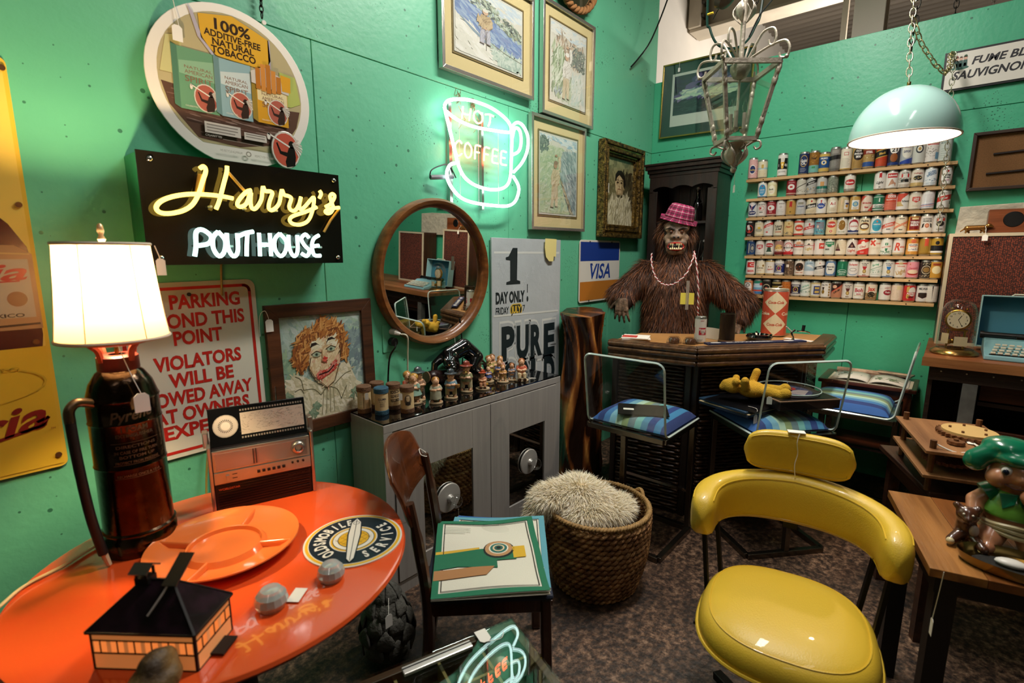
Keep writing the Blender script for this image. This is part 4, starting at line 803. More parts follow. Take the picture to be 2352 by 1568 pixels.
ROWS = [
 (2.109, [1.213, 1.145, 1.012, .874, .81, .748, .685, .621, .554, .493, .424, .36, .295, .233, .169, .106], [
 ('pink striped can with navy oval', '#dcb9b4', [('l', '#b5605c', .0, 1, 22, 1.5), ('o', W_, .45, .62, .25), ('o', N_, .45, .55, .21), ('t', 'Reading', G_, .44, .09, 0, 1.0)], TL),
 ('cream can with pale blue band', '#d9d0b4', [('b', '#a8c4cc', .5, .6), ('q', G_, -.2, .55, .25, .8), ('l', G_, .05, .45, 5, .7)], .135),
 ('white can with black panel and beer glass', W_, [('q', K_, -1.2, .3, 1.2, .84), ('v', '#d8d0c0', [(-.4, .84), (.4, .84), (.2, .35), (-.2, .35)]), ('v', '#d9a92c', [(-.38, .64), (.38, .64), (.12, .32), (-.12, .32)]), ('o', '#efe0b0', .52, .18, .06), ('t', '1', W_, .5, .12, -.75), ('t', '02', W_, .5, .12, .75), ('t', 'ALE COOL', '#8a867c', .18, .06, 0, 1.4)], .165),
 ('navy can with gold framed lettering', '#1c2a54', [('o', G_, .62, .72, .3), ('o', '#1c2a54', .62, .64, .265), ('t', 'Guld', W_, .64, .13, 0, 1.1), ('t', 'OL', W_, .5, .12), ('l', '#aab0c0', .08, .3, 4, .6)], TL),
 ('gold over turquoise can', '#8a5e24', [('b', '#6fa79c', 0, .36), ('p', ['#b8842c', '#6e4718', '#caa04a'], .4, .98, 40), ('t', 'Near', '#3c2410', .72, .12, 0, 1.1, .3), ('q', '#3f8a58', -.3, .2, .3, .3)], TL),
 ('blue can with gold ends', '#214a80', [('b', G_, .84, 1), ('b', G_, 0, .2), ('t', 'PRIMO', W_, .74, .1, 0, 1.3), ('o', G_, .5, .5, .14), ('o', W_, .5, .36, .1), ('o', '#214a80', .5, .2, .07)], .14),
 ('dark pewter can with black tilted panel', '#75716a', [('b', '#5d5952', .0, .1), ('d', K_, .6, .2, .12), ('l', '#a5a098', .2, .45, 4, .6), ('q', '#8f8b82', -.6, .78, .6, .95)], .165),
 ('white can with pink crest and script lines', '#dcd2bc', [('q', '#b5605c', -.4, .68, .4, .84), ('q', '#dcd2bc', -.3, .71, .3, .81), ('l', '#8c8270', .12, .58, 7, .7), ('b', '#b58c3c', 0, .05)], TL),
 ('black topped gold malt can', '#a9854a', [('o', '#241714', .68, .95, .3), ('t', 'OLDE', W_, .84, .09, 0, .9), ('t', 'ENGLISH', W_, .7, .09, 0, 1.4), ('t', '800', W_, .56, .11, 0, .8), ('l', '#7d5f2e', .05, .4, 6, 1.0)], TL),
 ('gold can with red and blue bands', '#a58650', [('b', '#7f2c22', .62, .84), ('b', '#2a4a84', .04, .26), ('t', 'STEEL', W_, .72, .1, 0, 1.1), ('p', ['#e2d5b0', '#7a5a28'], .28, .6, 30)], TL),
 ('orange red can with tilted black gold panel', '#b03c22', [('d', '#c09a48', .6, .36, .22), ('d', K_, .6, .28, .22), ('t', 'Black', '#c09a48', .6, .11, 0, 1.1, .3, .2), ('l', '#c9663e', .04, .3, 4, 1.2)], TL),
 ('dark can with white crown and number', '#2a2230', [('o', W_, .76, .75, .24), ('t', '21', K_, .7, .18, 0, .9), ('o', '#8a4c24', .34, .6, .2), ('q', '#24366c', -1.2, .0, 1.2, .12)], TL),
 ('silver and blue export can', '#9fa2a4', [('o', '#cfcabc', .6, .85, .34), ('v', '#2c3f8c', [(-1.2, 0), (1.2, 0), (1.2, .3), (-1.2, .1)]), ('t', 'EXPORT', '#2c2e5c', .56, .1, 0, 1.1), ('q', '#b0a0a8', -.5, .72, .5, .9)], TL),
 ('pale grey can with dark round emblem', '#b9b8ae', [('o', '#2c2c34', .62, .58, .2), ('o', '#d6cfbc', .62, .38, .13), ('o', '#a98444', .62, .2, .07)], TL),
 ('white can with red script above grey scene', '#cfc8c0', [('q', R_, -.9, .74, .9, .96), ('t', 'Schmidt', W_, .84, .12, 0, 1.5), ('p', ['#4a4844', '#7d6a58', '#8c8a86'], .2, .7, 70), ('q', '#5a86a0', .4, .1, 1.2, .4)], TL),
 ('plain pale grey can with small text', '#b4b8b0', [('t', 'BECKERS', '#5a6a64', .78, .08, -.3, 1.1), ('l', '#7d8880', .1, .6, 5, .7)], TL)]),
 (1.967, [1.134, 1.067, .94, .875, .813, .748, .683, .584, .417, .354, .289, .225, .159, .086], [
 ('white can with big blue oval', W_, [('o', '#3a8ab4', .48, .72, .42), ('o', R_, .76, .12, .05), ('t', 'HAMBURGER', W_, .5, .07, 0, 1.0), ('l', '#cfe0e8', .25, .42, 3, .5), ('b', '#3a8ab4', 0, .04)]),
 ('cream yellow can with picture label', '#ddd29c', [('b', '#e6dfb8', .82, 1), ('o', '#efe8cc', .45, .7, .34), ('t', 'Bock', '#33301c', .5, .14, -.1, .9), ('l', '#b5603c', .24, .4, 2, .4)]),
 ('dark red can with white oval', '#8c1c26', [('o', W_, .55, .7, .2), ('q', R_, -.25, .48, .25, .62), ('t', 'OLD DUTCH', '#c9a0a0', .86, .08, 0, 1.2), ('b', '#c9b49c', .06, .12)]),
 ('silver cream can with diagonal script', '#c8c3b4', [('d', '#4a463c', .6, .06, .5), ('p', ['#6c6858', '#3c3a30', '#a09a86'], .1, .4, 34), ('l', '#a8a290', .75, .95, 3, .8)]),
 ('silver can with black diagonal band', '#aaa8a2', [('d', K_, .74, .2, .35), ('t', 'Bohemian', W_, .74, .08, 0, 1.2, .2, .34), ('p', [K_, '#d6a860', '#4a4238'], .05, .45, 50)]),
 ('silver can with teal lower stripes', '#b9b7b0', [('b', '#1f6a5c', .26, .46), ('l', '#1f6a5c', .02, .24, 6, 1.5), ('q', '#c4935c', -.35, .45, .35, .75)]),
 ('green camouflage patterned can', '#7d8272', [('p', ['#3c4436', '#b4b4a0', '#59604c', '#23281f'], .02, .98, 150)]),
 ('white can with red rounded lozenge', '#dcd6c8', [('o', R_, .56, .9, .2), ('t', 'Schaefer', W_, .56, .12, 0, 1.4, .3), ('b', '#8c8276', 0, .14), ('l', '#b5a898', .2, .36, 3, .4)]),
 ('white light can with red ribbon', '#d8d2c8', [('r', R_, .2, .66), ('t', 'Light', '#4a4640', .4, .16, 0, 1.2, .4), ('q', '#8c8478', -.15, .06, .15, .14)]),
 ('white can with red block and brown horse', '#dcd5cb', [('q', R_, -.85, .64, .85, .92), ('t', 'Schmidt', W_, .79, .12, 0, 1.4), ('v', '#b8866a', [(-.6, .1), (-.2, .5), (0, .56), (.3, .35), (.6, .3), (.5, .06), (.3, .25), (-.2, .2)])]),
 ('white can with red letters above dark crowd', '#cfc8bd', [('q', R_, -.6, .6, -.35, .82), ('q', R_, .35, .6, .6, .82), ('t', 'Iron City', K_, .88, .08, 0, 1.1, .2), ('p', [K_, '#5a544c'], .25, .6, 60), ('q', K_, -.6, .3, .6, .48), ('l', '#a58c70', .04, .2, 3, .9)]),
 ('cream can with black and gold crest', '#d6cab8', [('o', K_, .5, .7, .15), ('p', ['#d0a84a', '#e2cf90'], .4, .6, 20), ('t', 'Wellington', '#a5584c', .8, .09, 0, 1.4), ('b', '#b89c62', 0, .22)]),
 ('white can with blue slanted lettering', '#d5d8d8', [('t', 'SEVEN', '#2f5a80', .8, .13, 0, 1.2, 0, .4), ('t', 'SPRINGS', '#2f5a80', .66, .13, 0, 1.5, 0, .4), ('p', ['#2f5a80', '#6f8ca4'], .2, .45, 30), ('l', '#7d92a0', .06, .2, 2, .8)]),
 ('white octagonal label can', '#8c6f5a', [('v', W_, [(-.5, .96), (.5, .96), (.85, .7), (.85, .3), (.5, .02), (-.5, .02), (-.85, .3), (-.85, .7)]), ('t', 'Meister', K_, .56, .12, 0, 1.1), ('t', 'Brau', K_, .42, .12, 0, .8), ('q', R_, -.2, .72, .2, .84), ('t', 'LAGER', '#aa5588', .24, .06)] )]),
 (1.828, [1.191, 1.127, 1.061, .997, .931, .867, .802, .739, .672, .608, .541, .475, .41, .347, .285, .22, .158, .081], [
 ('silver can with blue eagle', '#c9c9c6', [('v', N_, [(-.9, .95), (0, .7), (.9, .95), (.3, .55), (0, .4), (-.3, .55)]), ('o', N_, .25, .8, .16), ('t', 'FALSTAFF', W_, .26, .09, 0, 1.2)]),
 ('white can with faded red emblem', '#d8d0c6', [('t', 'OLD DUTCH', '#3c3630', .84, .1, 0, 1.4), ('o', '#b8685c', .56, .6, .18), ('o', '#d8d0c6', .56, .52, .15), ('q', R_, -.4, .48, 0, .64), ('t', 'BEER', '#3c3630', .27, .08)]),
 ('dark red can with cream oval', '#931e28', [('t', 'OLD DUTCH', '#d0a8a0', .86, .09, 0, 1.2), ('o', W_, .55, .72, .2), ('q', R_, -.3, .46, .05, .62), ('t', 'BEER', '#d8b0a8', .25, .07), ('b', '#c9b49c', .03, .1)]),
 ('plain white can with faint text', '#dcd7d0', [('t', 'DREAM', '#7d7268', .82, .08, .2, .9), ('q', R_, -.35, .79, -.2, .85), ('o', '#c4bcb2', .58, .25, .1), ('l', '#b5aca0', .1, .45, 5, .6)]),
 ('gold can with red ribbon', '#b8904a', [('r', R_, .24, .5), ('q', '#7d5c24', -.15, .14, .15, .24), ('b', '#caa862', .94, 1)]),
 ('silver can with grey crest and blue script', '#c0bfbc', [('q', '#8c8878', -.5, .68, .5, .84), ('t', 'Anheuser', '#2c3c6c', .56, .1, 0, 1.4, .2), ('l', '#8f8d86', .1, .4, 3, .4)]),
 ('cream can with black slanted word', '#d8c8a8', [('d', K_, .54, .28, .2), ('t', 'Home', W_, .54, .2, 0, 1.5, .2, .2), ('o', R_, .86, .16, .06), ('l', '#b5976a', .08, .28, 3, .7)]),
 ('white can with blue shield', W_, [('s', N_, .55, .78), ('s', W_, .58, .6), ('o', '#2f4c9a', .5, .62, .2), ('t', 'Hanley', W_, .5, .1, 0, 1.0, .2), ('v', R_, [(-.15, .9), (.15, .9), (0, .62)])]),
 ('cream can with red A emblem', '#ded2ba', [('o', '#efe8d8', .6, .6, .24), ('t', 'A-1', R_, .62, .2, 0, .9), ('l', '#c4a87c', .1, .34, 4, .6)]),
 ('gold sided can with white square', '#c9b58c', [('q', W_, .1, .2, 1.2, .8), ('o', N_, .56, .4, .06, .7), ('o', '#c8943c', .4, .25, .1, .6), ('l', '#a58c5c', .02, .98, 12, -.2)]),
 ('gold can with blue and white emblem', '#b8924c', [('q', W_, -.65, .14, .65, .76), ('o', '#5a92b4', .5, .48, .17), ('o', '#a5b4a4', .5, .28, .11), ('l', '#b8924c', .18, .3, 3, .4)]),
 ('cream can with red corner and red words', '#dcc6b0', [('v', '#c0483c', [(-1.3, 1), (-.1, 1), (-1.3, .55)]), ('v', '#c0483c', [(1.3, 0), (.2, 0), (1.3, .5)]), ('t', 'Milwaukee', R_, .54, .12, 0, 1.5), ('t', 'Beer', R_, .26, .12, 0, .7)]),
 ('dark green can with white oval below', '#1d6a4c', [('b', '#c9d4cc', .86, .9), ('b', W_, .18, .42), ('o', K_, .3, .85, .13), ('o', W_, .3, .78, .11), ('t', 'Genesee', '#1d6a4c', .3, .12, 0, 1.3), ('q', '#c9d4cc', -.1, .55, .1, .8), ('b', W_, .05, .1)]),
 ('orange red can with white logo and lines', '#cc4c34', [('q', W_, -.6, .78, .7, .95), ('t', 'ROCK', '#cc4c34', .86, .12, 0, 1.0), ('t', 'WELCOME HOME', W_, .66, .07, 0, 1.8), ('l', '#e09a84', .04, .54, 9, 1.3)]),
 ('white can with red top and gold side', W_, [('v', '#c64836', [(-1.1, 1), (.9, 1), (.2, .8), (-.2, .5), (-1.1, .5)]), ('v', '#c4a66c', [(-1.1, .5), (-.2, .5), (.1, .2), (-1.1, .2)]), ('o', W_, .5, .7, .28, .4), ('t', 'Schmidt', K_, .52, .13, .45, 1.3), ('b', W_, .0, .16)]),
 ('cream can with red shield', '#dcd0bc', [('s', '#c23c30', .58, .62), ('t', 'LONE', W_, .64, .1, 0, .8), ('t', 'STAR', W_, .53, .1, 0, .8), ('l', '#c4b088', .14, .26, 2, .5), ('b', '#c0b8ac', .92, .95)]),
 ('white can with red and blue wavy lines', '#dedad6', [('l', '#b8aeb0', .4, .9, 6, .6), ('d', '#c64c40', .18, .03, .1), ('d', '#3c4c94', .24, .03, .1), ('d', '#3c4c94', .1, .025, .1)]),
 ('white can with broad red diagonal', '#dcd6cc', [('d', '#c43c30', .58, .3, .22), ('t', 'Weber', W_, .58, .13, -.1, 1.0, .3, .2), ('q', '#4a4640', .7, .2, .95, .38), ('l', '#8c8478', .84, .95, 2, .3)])]),
 (1.682, [1.2, 1.135, 1.07, 1.002, .934, .867, .801, .736, .666, .602, .537, .474, .408, .342, .278, .211, .149, .087], [
 ('black can with red ring', '#201c1c', [('o', '#c44034', .52, .75, .3), ('o', '#201c1c', .52, .64, .25), ('v', '#d8d0c8', [(-.6, .8), (-.1, .85), (.2, .5), (-.3, .45)]), ('o', '#c44034', .36, .22, .1), ('t', 'STROH', '#cfc8c0', .07, .06)]),
 ('cream can with pale yellow emblem', '#ddd2b4', [('q', '#d4ae38', -.25, .5, .3, .66), ('o', '#a9a48c', .42, .7, .14), ('q', '#d4ae38', -.2, .5, .25, .62), ('l', '#c4ae78', .84, .95, 2, .7), ('b', '#d4b868', .06, .09)]),
 ('white can with red slanted top band', '#ddd8d0', [('d', '#c63c34', .78, .22, .4), ('t', 'Carling', W_, .77, .1, 0, 1.2, .2, .38), ('l', '#8c8278', .4, .6, 2, .4), ('o', '#c63c34', .26, .25, .05, -.2)]),
 ('cream can with black script words', '#d8ceb4', [('t', 'Tuborg', '#2c281e', .68, .18, 0, 1.5, .3, .12), ('t', '& Beer', '#2c281e', .48, .17, .1, 1.3, .3, .12), ('q', '#c46c4c', -.6, .22, .6, .28)]),
 ('tan can with red script and grey landscape', '#d8bc84', [('t', 'Pearl', '#b4502c', .62, .16, 0, 1.3, .4, .15), ('p', ['#6c665c', '#9a9484', '#4a463e'], .02, .3, 60), ('o', '#b88c4c', .82, .2, .06)]),
 ('white can with red oval and red ends', '#e0d8c8', [('b', '#c23c30', .88, 1), ('b', '#c23c30', 0, .1), ('o', '#d8a85c', .5, .82, .25), ('o', '#c6382e', .5, .75, .21), ('t', 'Stite', W_, .5, .14, 0, 1.1, .3)]),
 ('silver ended can with red diagonal and figure', '#d4cec8', [('b', '#a5a19a', .86, 1), ('b', '#a5a19a', 0, .12), ('d', '#c43c38', .5, .2, .25), ('t', 'Fox Deluxe', W_, .5, .09, 0, 1.4, .2, .24), ('o', '#c43c38', .72, .14, .1)]),
 ('turquoise can with blue figures', '#62a4b0', [('p', ['#2c4c84', '#dcd0c4', '#1c2c4c', '#8c5c3c'], .02, .42, 60), ('q', K_, -.7, .8, .1, .86), ('o', '#e0d8cc', .55, .2, .1, -.3), ('l', '#b4444c', .4, .9, 8, -.9)]),
 ('cream can with red oval and red X', '#e0c898', [('o', '#c83c30', .66, .85, .22), ('t', 'Krueger', W_, .7, .15, 0, 1.5), ('o', '#c83c30', .2, .25, .09), ('t', 'X', W_, .2, .1)]),
 ('white can with brown oval portrait', '#dcd6c8', [('o', '#8c6428', .6, .6, .34), ('p', ['#d8c48c', '#b48c44', '#5c3c14'], .36, .86, 22), ('t', 'FOX LAGER', '#7d8464', .14, .08, 0, 1.2)]),
 ('white can with dark red arch and navy base', '#dcd8d0', [('o', '#9a2830', .56, .9, .4), ('q', N_, -1.2, .1, 1.2, .24), ('o', '#e2ddd6', .5, .78, .3), ('t', 'CANADIAN', '#b44c44', .5, .11, 0, 1.3), ('b', N_, .02, .05)]),
 ('cream can with brown oval', '#ded0b0', [('o', '#c8a050', .45, .85, .28), ('o', '#4c2a1c', .48, .8, .22), ('o', '#e2d8c0', .46, .62, .13), ('t', 'Padre', '#2c2018', .84, .14, 0, 1.2)]),
 ('white can with turquoise oval', '#dcdad4', [('o', '#3a9cb4', .52, .82, .4), ('o', '#d8603c', .76, .13, .06), ('t', 'HAMBURGER', W_, .58, .08, 0, 1.2), ('l', '#2c7c94', .24, .42, 3, .6), ('b', '#3a9cb4', .02, .05)]),
 ('white can with folded red ribbon', '#ddd4ca', [('d', '#c84c3c', .56, .16, .3), ('d', '#d8705c', .42, .08, .3), ('t', 'Budweiser', W_, .56, .09, 0, 1.4, .3, .28), ('t', 'BEER', '#4a443e', .24, .08)]),
 ('cream can with thin crossed orange bands', '#ddceb4', [('d', '#d46c44', .54, .06, .5), ('d', '#d46c44', .46, .06, .5), ('d', '#d9a078', .5, .06, -.4), ('t', 'Natural', '#3c342a', .9, .07), ('t', 'Beer', '#3c342a', .2, .08)]),
 ('dark red can in orange frame', '#c4882c', [('q', '#7c1c1c', -.85, .16, .85, .95), ('t', 'YEBISU', W_, .64, .13, 0, 1.5), ('t', 'BEER', W_, .47, .14, 0, 1.3), ('q', '#e2c890', -.5, .8, .5, .92), ('b', W_, .0, .1)]),
 ('white can with two dark lions and red seal', '#dcd4c8', [('t', 'NATIONAL', '#2c2620', .82, .1, 0, 1.4), ('t', 'PREMIUM', '#2c2620', .68, .1, 0, 1.3), ('o', '#b8603c', .4, .32, .14), ('o', '#d89878', .4, .2, .08), ('v', '#2c2620', [(-.8, .25), (-.5, .3), (-.4, .55), (-.7, .5)]), ('v', '#2c2620', [(.8, .25), (.5, .3), (.4, .55), (.7, .5)])]),
 ('silver white can with red letters and dark scene', '#c8c2ba', [('q', '#c43c30', -.65, .66, -.3, .84), ('q', '#c43c30', .3, .66, .65, .84), ('o', '#2c2826', .5, .6, .17), ('t', 'Iron City', K_, .9, .07, 0, 1.1, .3), ('t', 'LAGER', '#5c544c', .16, .08)])]),
 (1.543, [1.184, 1.118, 1.052, .987, .924, .858, .792, .728, .664, .597, .532, .469, .404, .341, .274, .205, .14, .084], [
 ('dark blue can with grey oval medallion', '#20406c', [('o', '#8c8c80', .48, .5, .32, .4), ('o', '#30405c', .48, .42, .27, .4), ('o', '#a8a490', .48, .25, .16, .4), ('q', '#b8b09c', -.4, .1, -.2, .85)]),
 ('white can with dark red shield', '#dcd4cc', [('s', '#b02c34', .58, .62), ('t', 'WEST', W_, .64, .09), ('t', 'BEND', W_, .54, .09), ('l', '#b8aca0', .08, .2, 2, .5)]),
 ('white can with red oval and green bell', '#d8d6cc', [('o', '#b0242c', .7, .85, .15), ('t', 'Dubuke', W_, .7, .1, 0, 1.3), ('v', '#2c4434', [(-.3, .55), (.3, .55), (.4, .3), (.6, .2), (-.6, .2), (-.4, .3)]), ('b', '#8a9484', .04, .07)]),
 ('pinkish brown can with yellow oval', '#a47c70', [('o', '#d8b060', .5, .78, .24), ('p', [K_, '#5c2018', '#e0d4b8'], .4, .62, 34), ('b', '#6c1c1c', 0, .18), ('t', 'BITTER', W_, .32, .11, 0, 1.5)]),
 ('white can with red ring and red foot', '#dccfc8', [('b', '#b8282c', 0, .2), ('o', '#c4504c', .52, .85, .36), ('o', '#e2dad4', .52, .72, .29), ('o', '#c4504c', .62, .4, .14), ('o', '#e2dad4', .62, .33, .11), ('q', K_, -1, .44, 1, .54), ('t', 'BECKER', W_, .49, .07, 0, 1.2)]),
 ('white can with red band and black name', '#e0d8cc', [('b', '#c84034', .52, .76), ('o', '#d8a078', .84, .5, .09), ('q', '#e6dfd4', -.7, .6, 1.2, .72), ('t', 'Schmidt', K_, .66, .12, .2, 1.5), ('l', '#cabcae', .3, .45, 2, 1)]),
 ('white can with gold word and red line', '#e0d8cc', [('b', '#b03428', .62, .65), ('t', 'Light', G_, .42, .2, 0, 1.3), ('o', '#e8dcc8', .78, .5, .12), ('v', K_, [(-.3, .68), (0, .8), (.3, .68)]), ('l', '#d8c8b0', .1, .22, 2, .8)]),
 ('white can with red block on its side', '#e0d6cc', [('q', '#cc4438', .0, .4, 1.4, .8), ('t', 'Mil', W_, .62, .13, .6, .8, .3), ('q', '#cc4438', -1.4, .3, -.95, .8)]),
 ('pale can with green banner', '#d3d3c6', [('b', '#dcdcd2', .9, 1), ('q', '#2a7c54', -.8, .66, .9, .88), ('o', '#2a7c54', .62, .4, .1), ('t', 'COUNTY', W_, .77, .09, 0, 1.3), ('t', 'BEER', '#2c302a', .36, .11, -.3, .8)]),
 ('cream can with dark triangle at its left', '#ddd0b8', [('v', '#4c1c24', [(-1.1, .25), (0, .25), (-.55, .8)]), ('v', '#e2d6bc', [(-.2, .9), (.9, .1), (1.3, .9)]), ('l', '#cdb890', .4, .95, 8, 1.2)]),
 ('white light can with dark triangle', '#ddd4c8', [('v', '#3c1820', [(-.7, .45), (.7, .45), (0, .88)]), ('o', '#8c6c5c', .58, .2, .08), ('t', 'Light', '#b8604c', .28, .16, 0, 1.3), ('l', '#b8a898', .05, .14, 2, .8)]),
 ('red can with white diagonal panel', '#c8352c', [('d', '#e2d8c8', .55, .42, .3), ('o', '#e2d8c8', .78, .3, .12), ('t', 'Cinci', '#b4483c', .52, .15, 0, 1.1, .4, .2), ('l', W_, .1, .24, 2, .4)]),
 ('cream can with red looped ribbon', '#dfd4c0', [('v', '#cc4434', [(-.9, .9), (-.6, .95), (.1, .6), (-.1, .55)]), ('v', '#cc4434', [(-.9, .65), (-.6, .6), (.1, .92), (-.2, .95)]), ('t', 'Lucky', '#cc5c48', .74, .12, .55, .9, .4), ('l', '#d8c4a4', .35, .5, 3, 1)]),
 ('white can with green cross and pines', '#dcdad0', [('q', '#2a8050', -.22, .6, .22, .76), ('q', W_, -.05, .62, .05, .74), ('t', 'BLACK FOREST', '#c8604c', .5, .07, 0, 1.6, 0, .15), ('p', ['#2a7048', '#4c8c64'], .04, .3, 50), ('v', '#2a7048', [(-.2, .4), (.25, .4), (.1, .22), (-.1, .22)])]),
 ('white can with large red initial', '#ddd5cc', [('t', 'R', '#c84834', .52, .5, -.3, .9, .2), ('t', 'ainier', '#c84834', .5, .12, .55, .9, .3), ('b', '#c4b8ac', .9, 1), ('b', '#c9b490', .0, .12)]),
 ('orange gold can with white label', '#c88c3c', [('q', '#e4dac8', -.8, .2, .9, .7), ('o', '#c86440', .84, .45, .11), ('t', 'HOLSTEIN', '#2c3c64', .6, .09, 0, 1.3), ('p', ['#2c3c64', '#5c6c94'], .24, .44, 24), ('q', '#cc6c4c', -.5, .48, .5, .52)]),
 ('shiny gold can with red ribbon', '#96742c', [('r', '#c04c34', .28, .48), ('b', '#7c5c20', .0, .1), ('q', '#b8964c', .5, .1, .7, .9)]),
 ('gold and black can half behind the speaker', '#a8842c', [('b', '#1c1c20', .22, .56), ('b', W_, .1, .22), ('o', K_, .72, .3, .12)])]),
 (1.397, [1.175, 1.103, 1.038, .973, .906, .84, .776, .712, .644, .574, .511, .446, .381, .315, .25, .188, .122, .074], [
 ('white can with red square and red word', '#e0dad4', [('q', '#c42c2c', -.6, .5, .9, .9), ('o', W_, .7, .55, .1, .5), ('o', '#c42c2c', .7, .38, .06, .5), ('t', 'BEER', '#c42c2c', .22, .16, .25, 1.4)]),
 ('cream can with gold coin and words', '#dcd4bc', [('o', '#8c6c2c', .64, .22, .09, .6), ('t', 'MUNCHEN', '#5c4c28', .46, .1, 0, 1.4), ('q', '#c45c44', -.6, .56, -.35, .62), ('l', '#b8604c', .28, .38, 1, .5), ('b', G_, .0, .04)]),
 ('white can with gold rims and red script', '#ddd6cc', [('b', G_, .94, 1), ('b', G_, 0, .05), ('t', 'Hamm', '#b85c4c', .38, .13, .1, 1.2, .4, .12), ('q', '#7c5c3c', -.3, .52, -.1, .6), ('q', G_, .1, .5, .3, .6)]),
 ('navy and white lager can with gold ring', '#26306c', [('b', '#d8d4d0', .8, 1), ('b', '#d8d4d0', 0, .14), ('o', G_, .46, .5, .2), ('o', '#26306c', .46, .36, .14), ('t', 'F', '#c8483c', .46, .16), ('t', 'FOSTERS', W_, .72, .1, 0, 1.4), ('t', 'LAGER', W_, .24, .1, 0, 1.2)]),
 ('brown camouflage can with white patch', '#5c4838', [('p', ['#8c7860', '#38281c', '#b8a488', '#241812'], .02, .98, 130), ('q', '#d8d0c4', -.6, .55, -.05, .75)]),
 ('white can with dark orange picture disc', '#ddd2c4', [('o', '#2c1c14', .58, .82, .3), ('p', ['#c4683c', '#d89060', '#8c4420'], .32, .66, 40), ('t', 'CHERRY BEER', '#b8643c', .17, .07, 0, 1.5)]),
 ('pale blue can with white leaping fish', '#a8bcc8', [('b', '#dcdad8', 0, .3), ('v', '#dcdcd8', [(-.7, .66), (-.1, .76), (.5, .66), (.8, .5), (.6, .48), (.3, .58), (-.3, .64)]), ('t', 'OLYMPIA', '#6c8494', .86, .08, 0, 1.2), ('l', '#8ca0ac', .38, .5, 2, .5)]),
 ('white can with black slanted banner', '#dbd6cc', [('d', '#201c1c', .56, .2, .22), ('t', 'Black', W_, .56, .11, 0, 1.2, .2, .22), ('o', '#b8483c', .86, .1, .04), ('l', '#b8aca0', .08, .36, 4, .7)]),
 ('blue can with white octagon', '#54749c', [('v', '#d8d6cc', [(-.45, .9), (.45, .9), (.85, .7), (.85, .3), (.45, .1), (-.45, .1), (-.85, .3), (-.85, .7)]), ('t', 'Bavarian', '#2c2c3c', .62, .1, 0, 1.3), ('t', 'Beer', '#2c2c3c', .45, .11, 0, .8)]),
 ('bright green can with pale oval', '#176848', [('o', '#b8ccc0', .3, .88, .14), ('o', '#176848', .3, .78, .11), ('t', 'Genesee', '#c8d8cc', .3, .1, 0, 1.2), ('t', 'CREAM ALE', '#c8d8cc', .1, .06, 0, 1.1), ('q', '#4c9474', -.1, .5, .1, .85)]),
 ('white can with red name and blue lower arc', '#dcd6d0', [('t', 'Budepest', '#c0504c', .8, .14, 0, 1.5), ('o', '#3c70a0', .34, 1.0, .28), ('o', '#dcd6d0', .38, 1.0, .28), ('o', '#7c7468', .44, .6, .12), ('o', '#dcd6d0', .44, .5, .09)]),
 ('white fair can with red medal', '#dcd4c6', [('t', "WORLD'S", '#4c4038', .88, .09, 0, 1.2), ('t', 'FAIR', '#4c4038', .77, .09, 0, .8), ('m', '#a82c34'), ('t', 'BEER', '#8c4c40', .1, .07), ('b', '#b04c48', 0, .04)]),
 ('white can with green leaves', '#dcdbd0', [('t', 'Spring', '#4c9c74', .8, .12, -.2, 1.2, .3, .3), ('d', '#7c9480', .6, .04, .4), ('p', ['#3c8c64', '#2a6c4c', '#8cb49c'], .22, .5, 36), ('l', '#8c948a', .14, .2, 1, .9)]),
 ('white fair can with blue medal', '#d8d4ca', [('t', "WORLD'S", '#3c4454', .88, .09, 0, 1.2), ('t', 'FAIR', '#3c4454', .77, .09, 0, .8), ('m', '#2c6cac'), ('t', 'BEER', '#4c5464', .1, .07), ('b', '#2c5c94', 0, .04)]),
 ('white can with slanted gold word', '#ddd4c8', [('b', '#c44838', .84, .94), ('q', '#b89c6c', -.4, .82, .2, .96), ('t', 'Schmidt', '#c86450', .72, .09, 0, 1.2), ('t', 'Light', '#b8945c', .36, .26, 0, 1.6, 0, .35)]),
 ('pink can with red and cream lens shape', '#d88c94', [('o', '#a83428', .28, .9, .15), ('o', '#e2c8a8', .36, .9, .13), ('t', 'Champale', '#c05058', .6, .12, 0, 1.4, .4, .1), ('q', '#b86c4c', -.6, .8, -.4, .9)]),
 ('dark brown can with cream ornament', '#2c2420', [('o', '#c8b898', .5, .72, .28), ('o', '#2c2420', .5, .62, .23), ('o', '#8c6c3c', .5, .5, .17), ('p', ['#d8ccb0', '#8c7c5c'], .02, .2, 40), ('p', ['#d8ccb0', '#8c7c5c'], .8, .98, 30)]),
 ('amber can half hidden by the speaker', '#c08c34', [('o', '#e2d0a0', .5, .7, .25), ('q', '#8c3c24', -.6, .78, .6, .92)])]),
 (1.246, [1.18, 1.111, 1.048, .98, .916, .851, .788, .724, .659, .595, .53, .463, .394, .319, .253, .189, .122, .077], [
 ('orange can with white oval', '#d4885c', [('o', '#e0dcd4', .5, .85, .42), ('o', '#2c2c30', .66, .4, .13), ('o', '#d8d4cc', .66, .26, .08), ('t', 'PADERBORNER', '#4c4844', .86, .08, 0, 1.4), ('l', '#b8aca0', .3, .44, 2, .5)]),
 ('green, white, blue and red can', '#6ca0bc', [('b', '#2c7c64', .82, 1), ('b', '#b8d0dc', .5, .68), ('b', '#c8483c', .2, .32), ('q', '#c8483c', .5, .66, 1.3, .86), ('b', '#3470a8', 0, .16), ('t', 'Hamm', W_, .76, .14, -.2, 1.2, .4, .1)]),
 ('black can with cream rings', '#24221e', [('o', '#c8b898', .5, .8, .28), ('o', '#24221e', .5, .68, .23), ('o', '#b84c3c', .42, .3, .13)]),
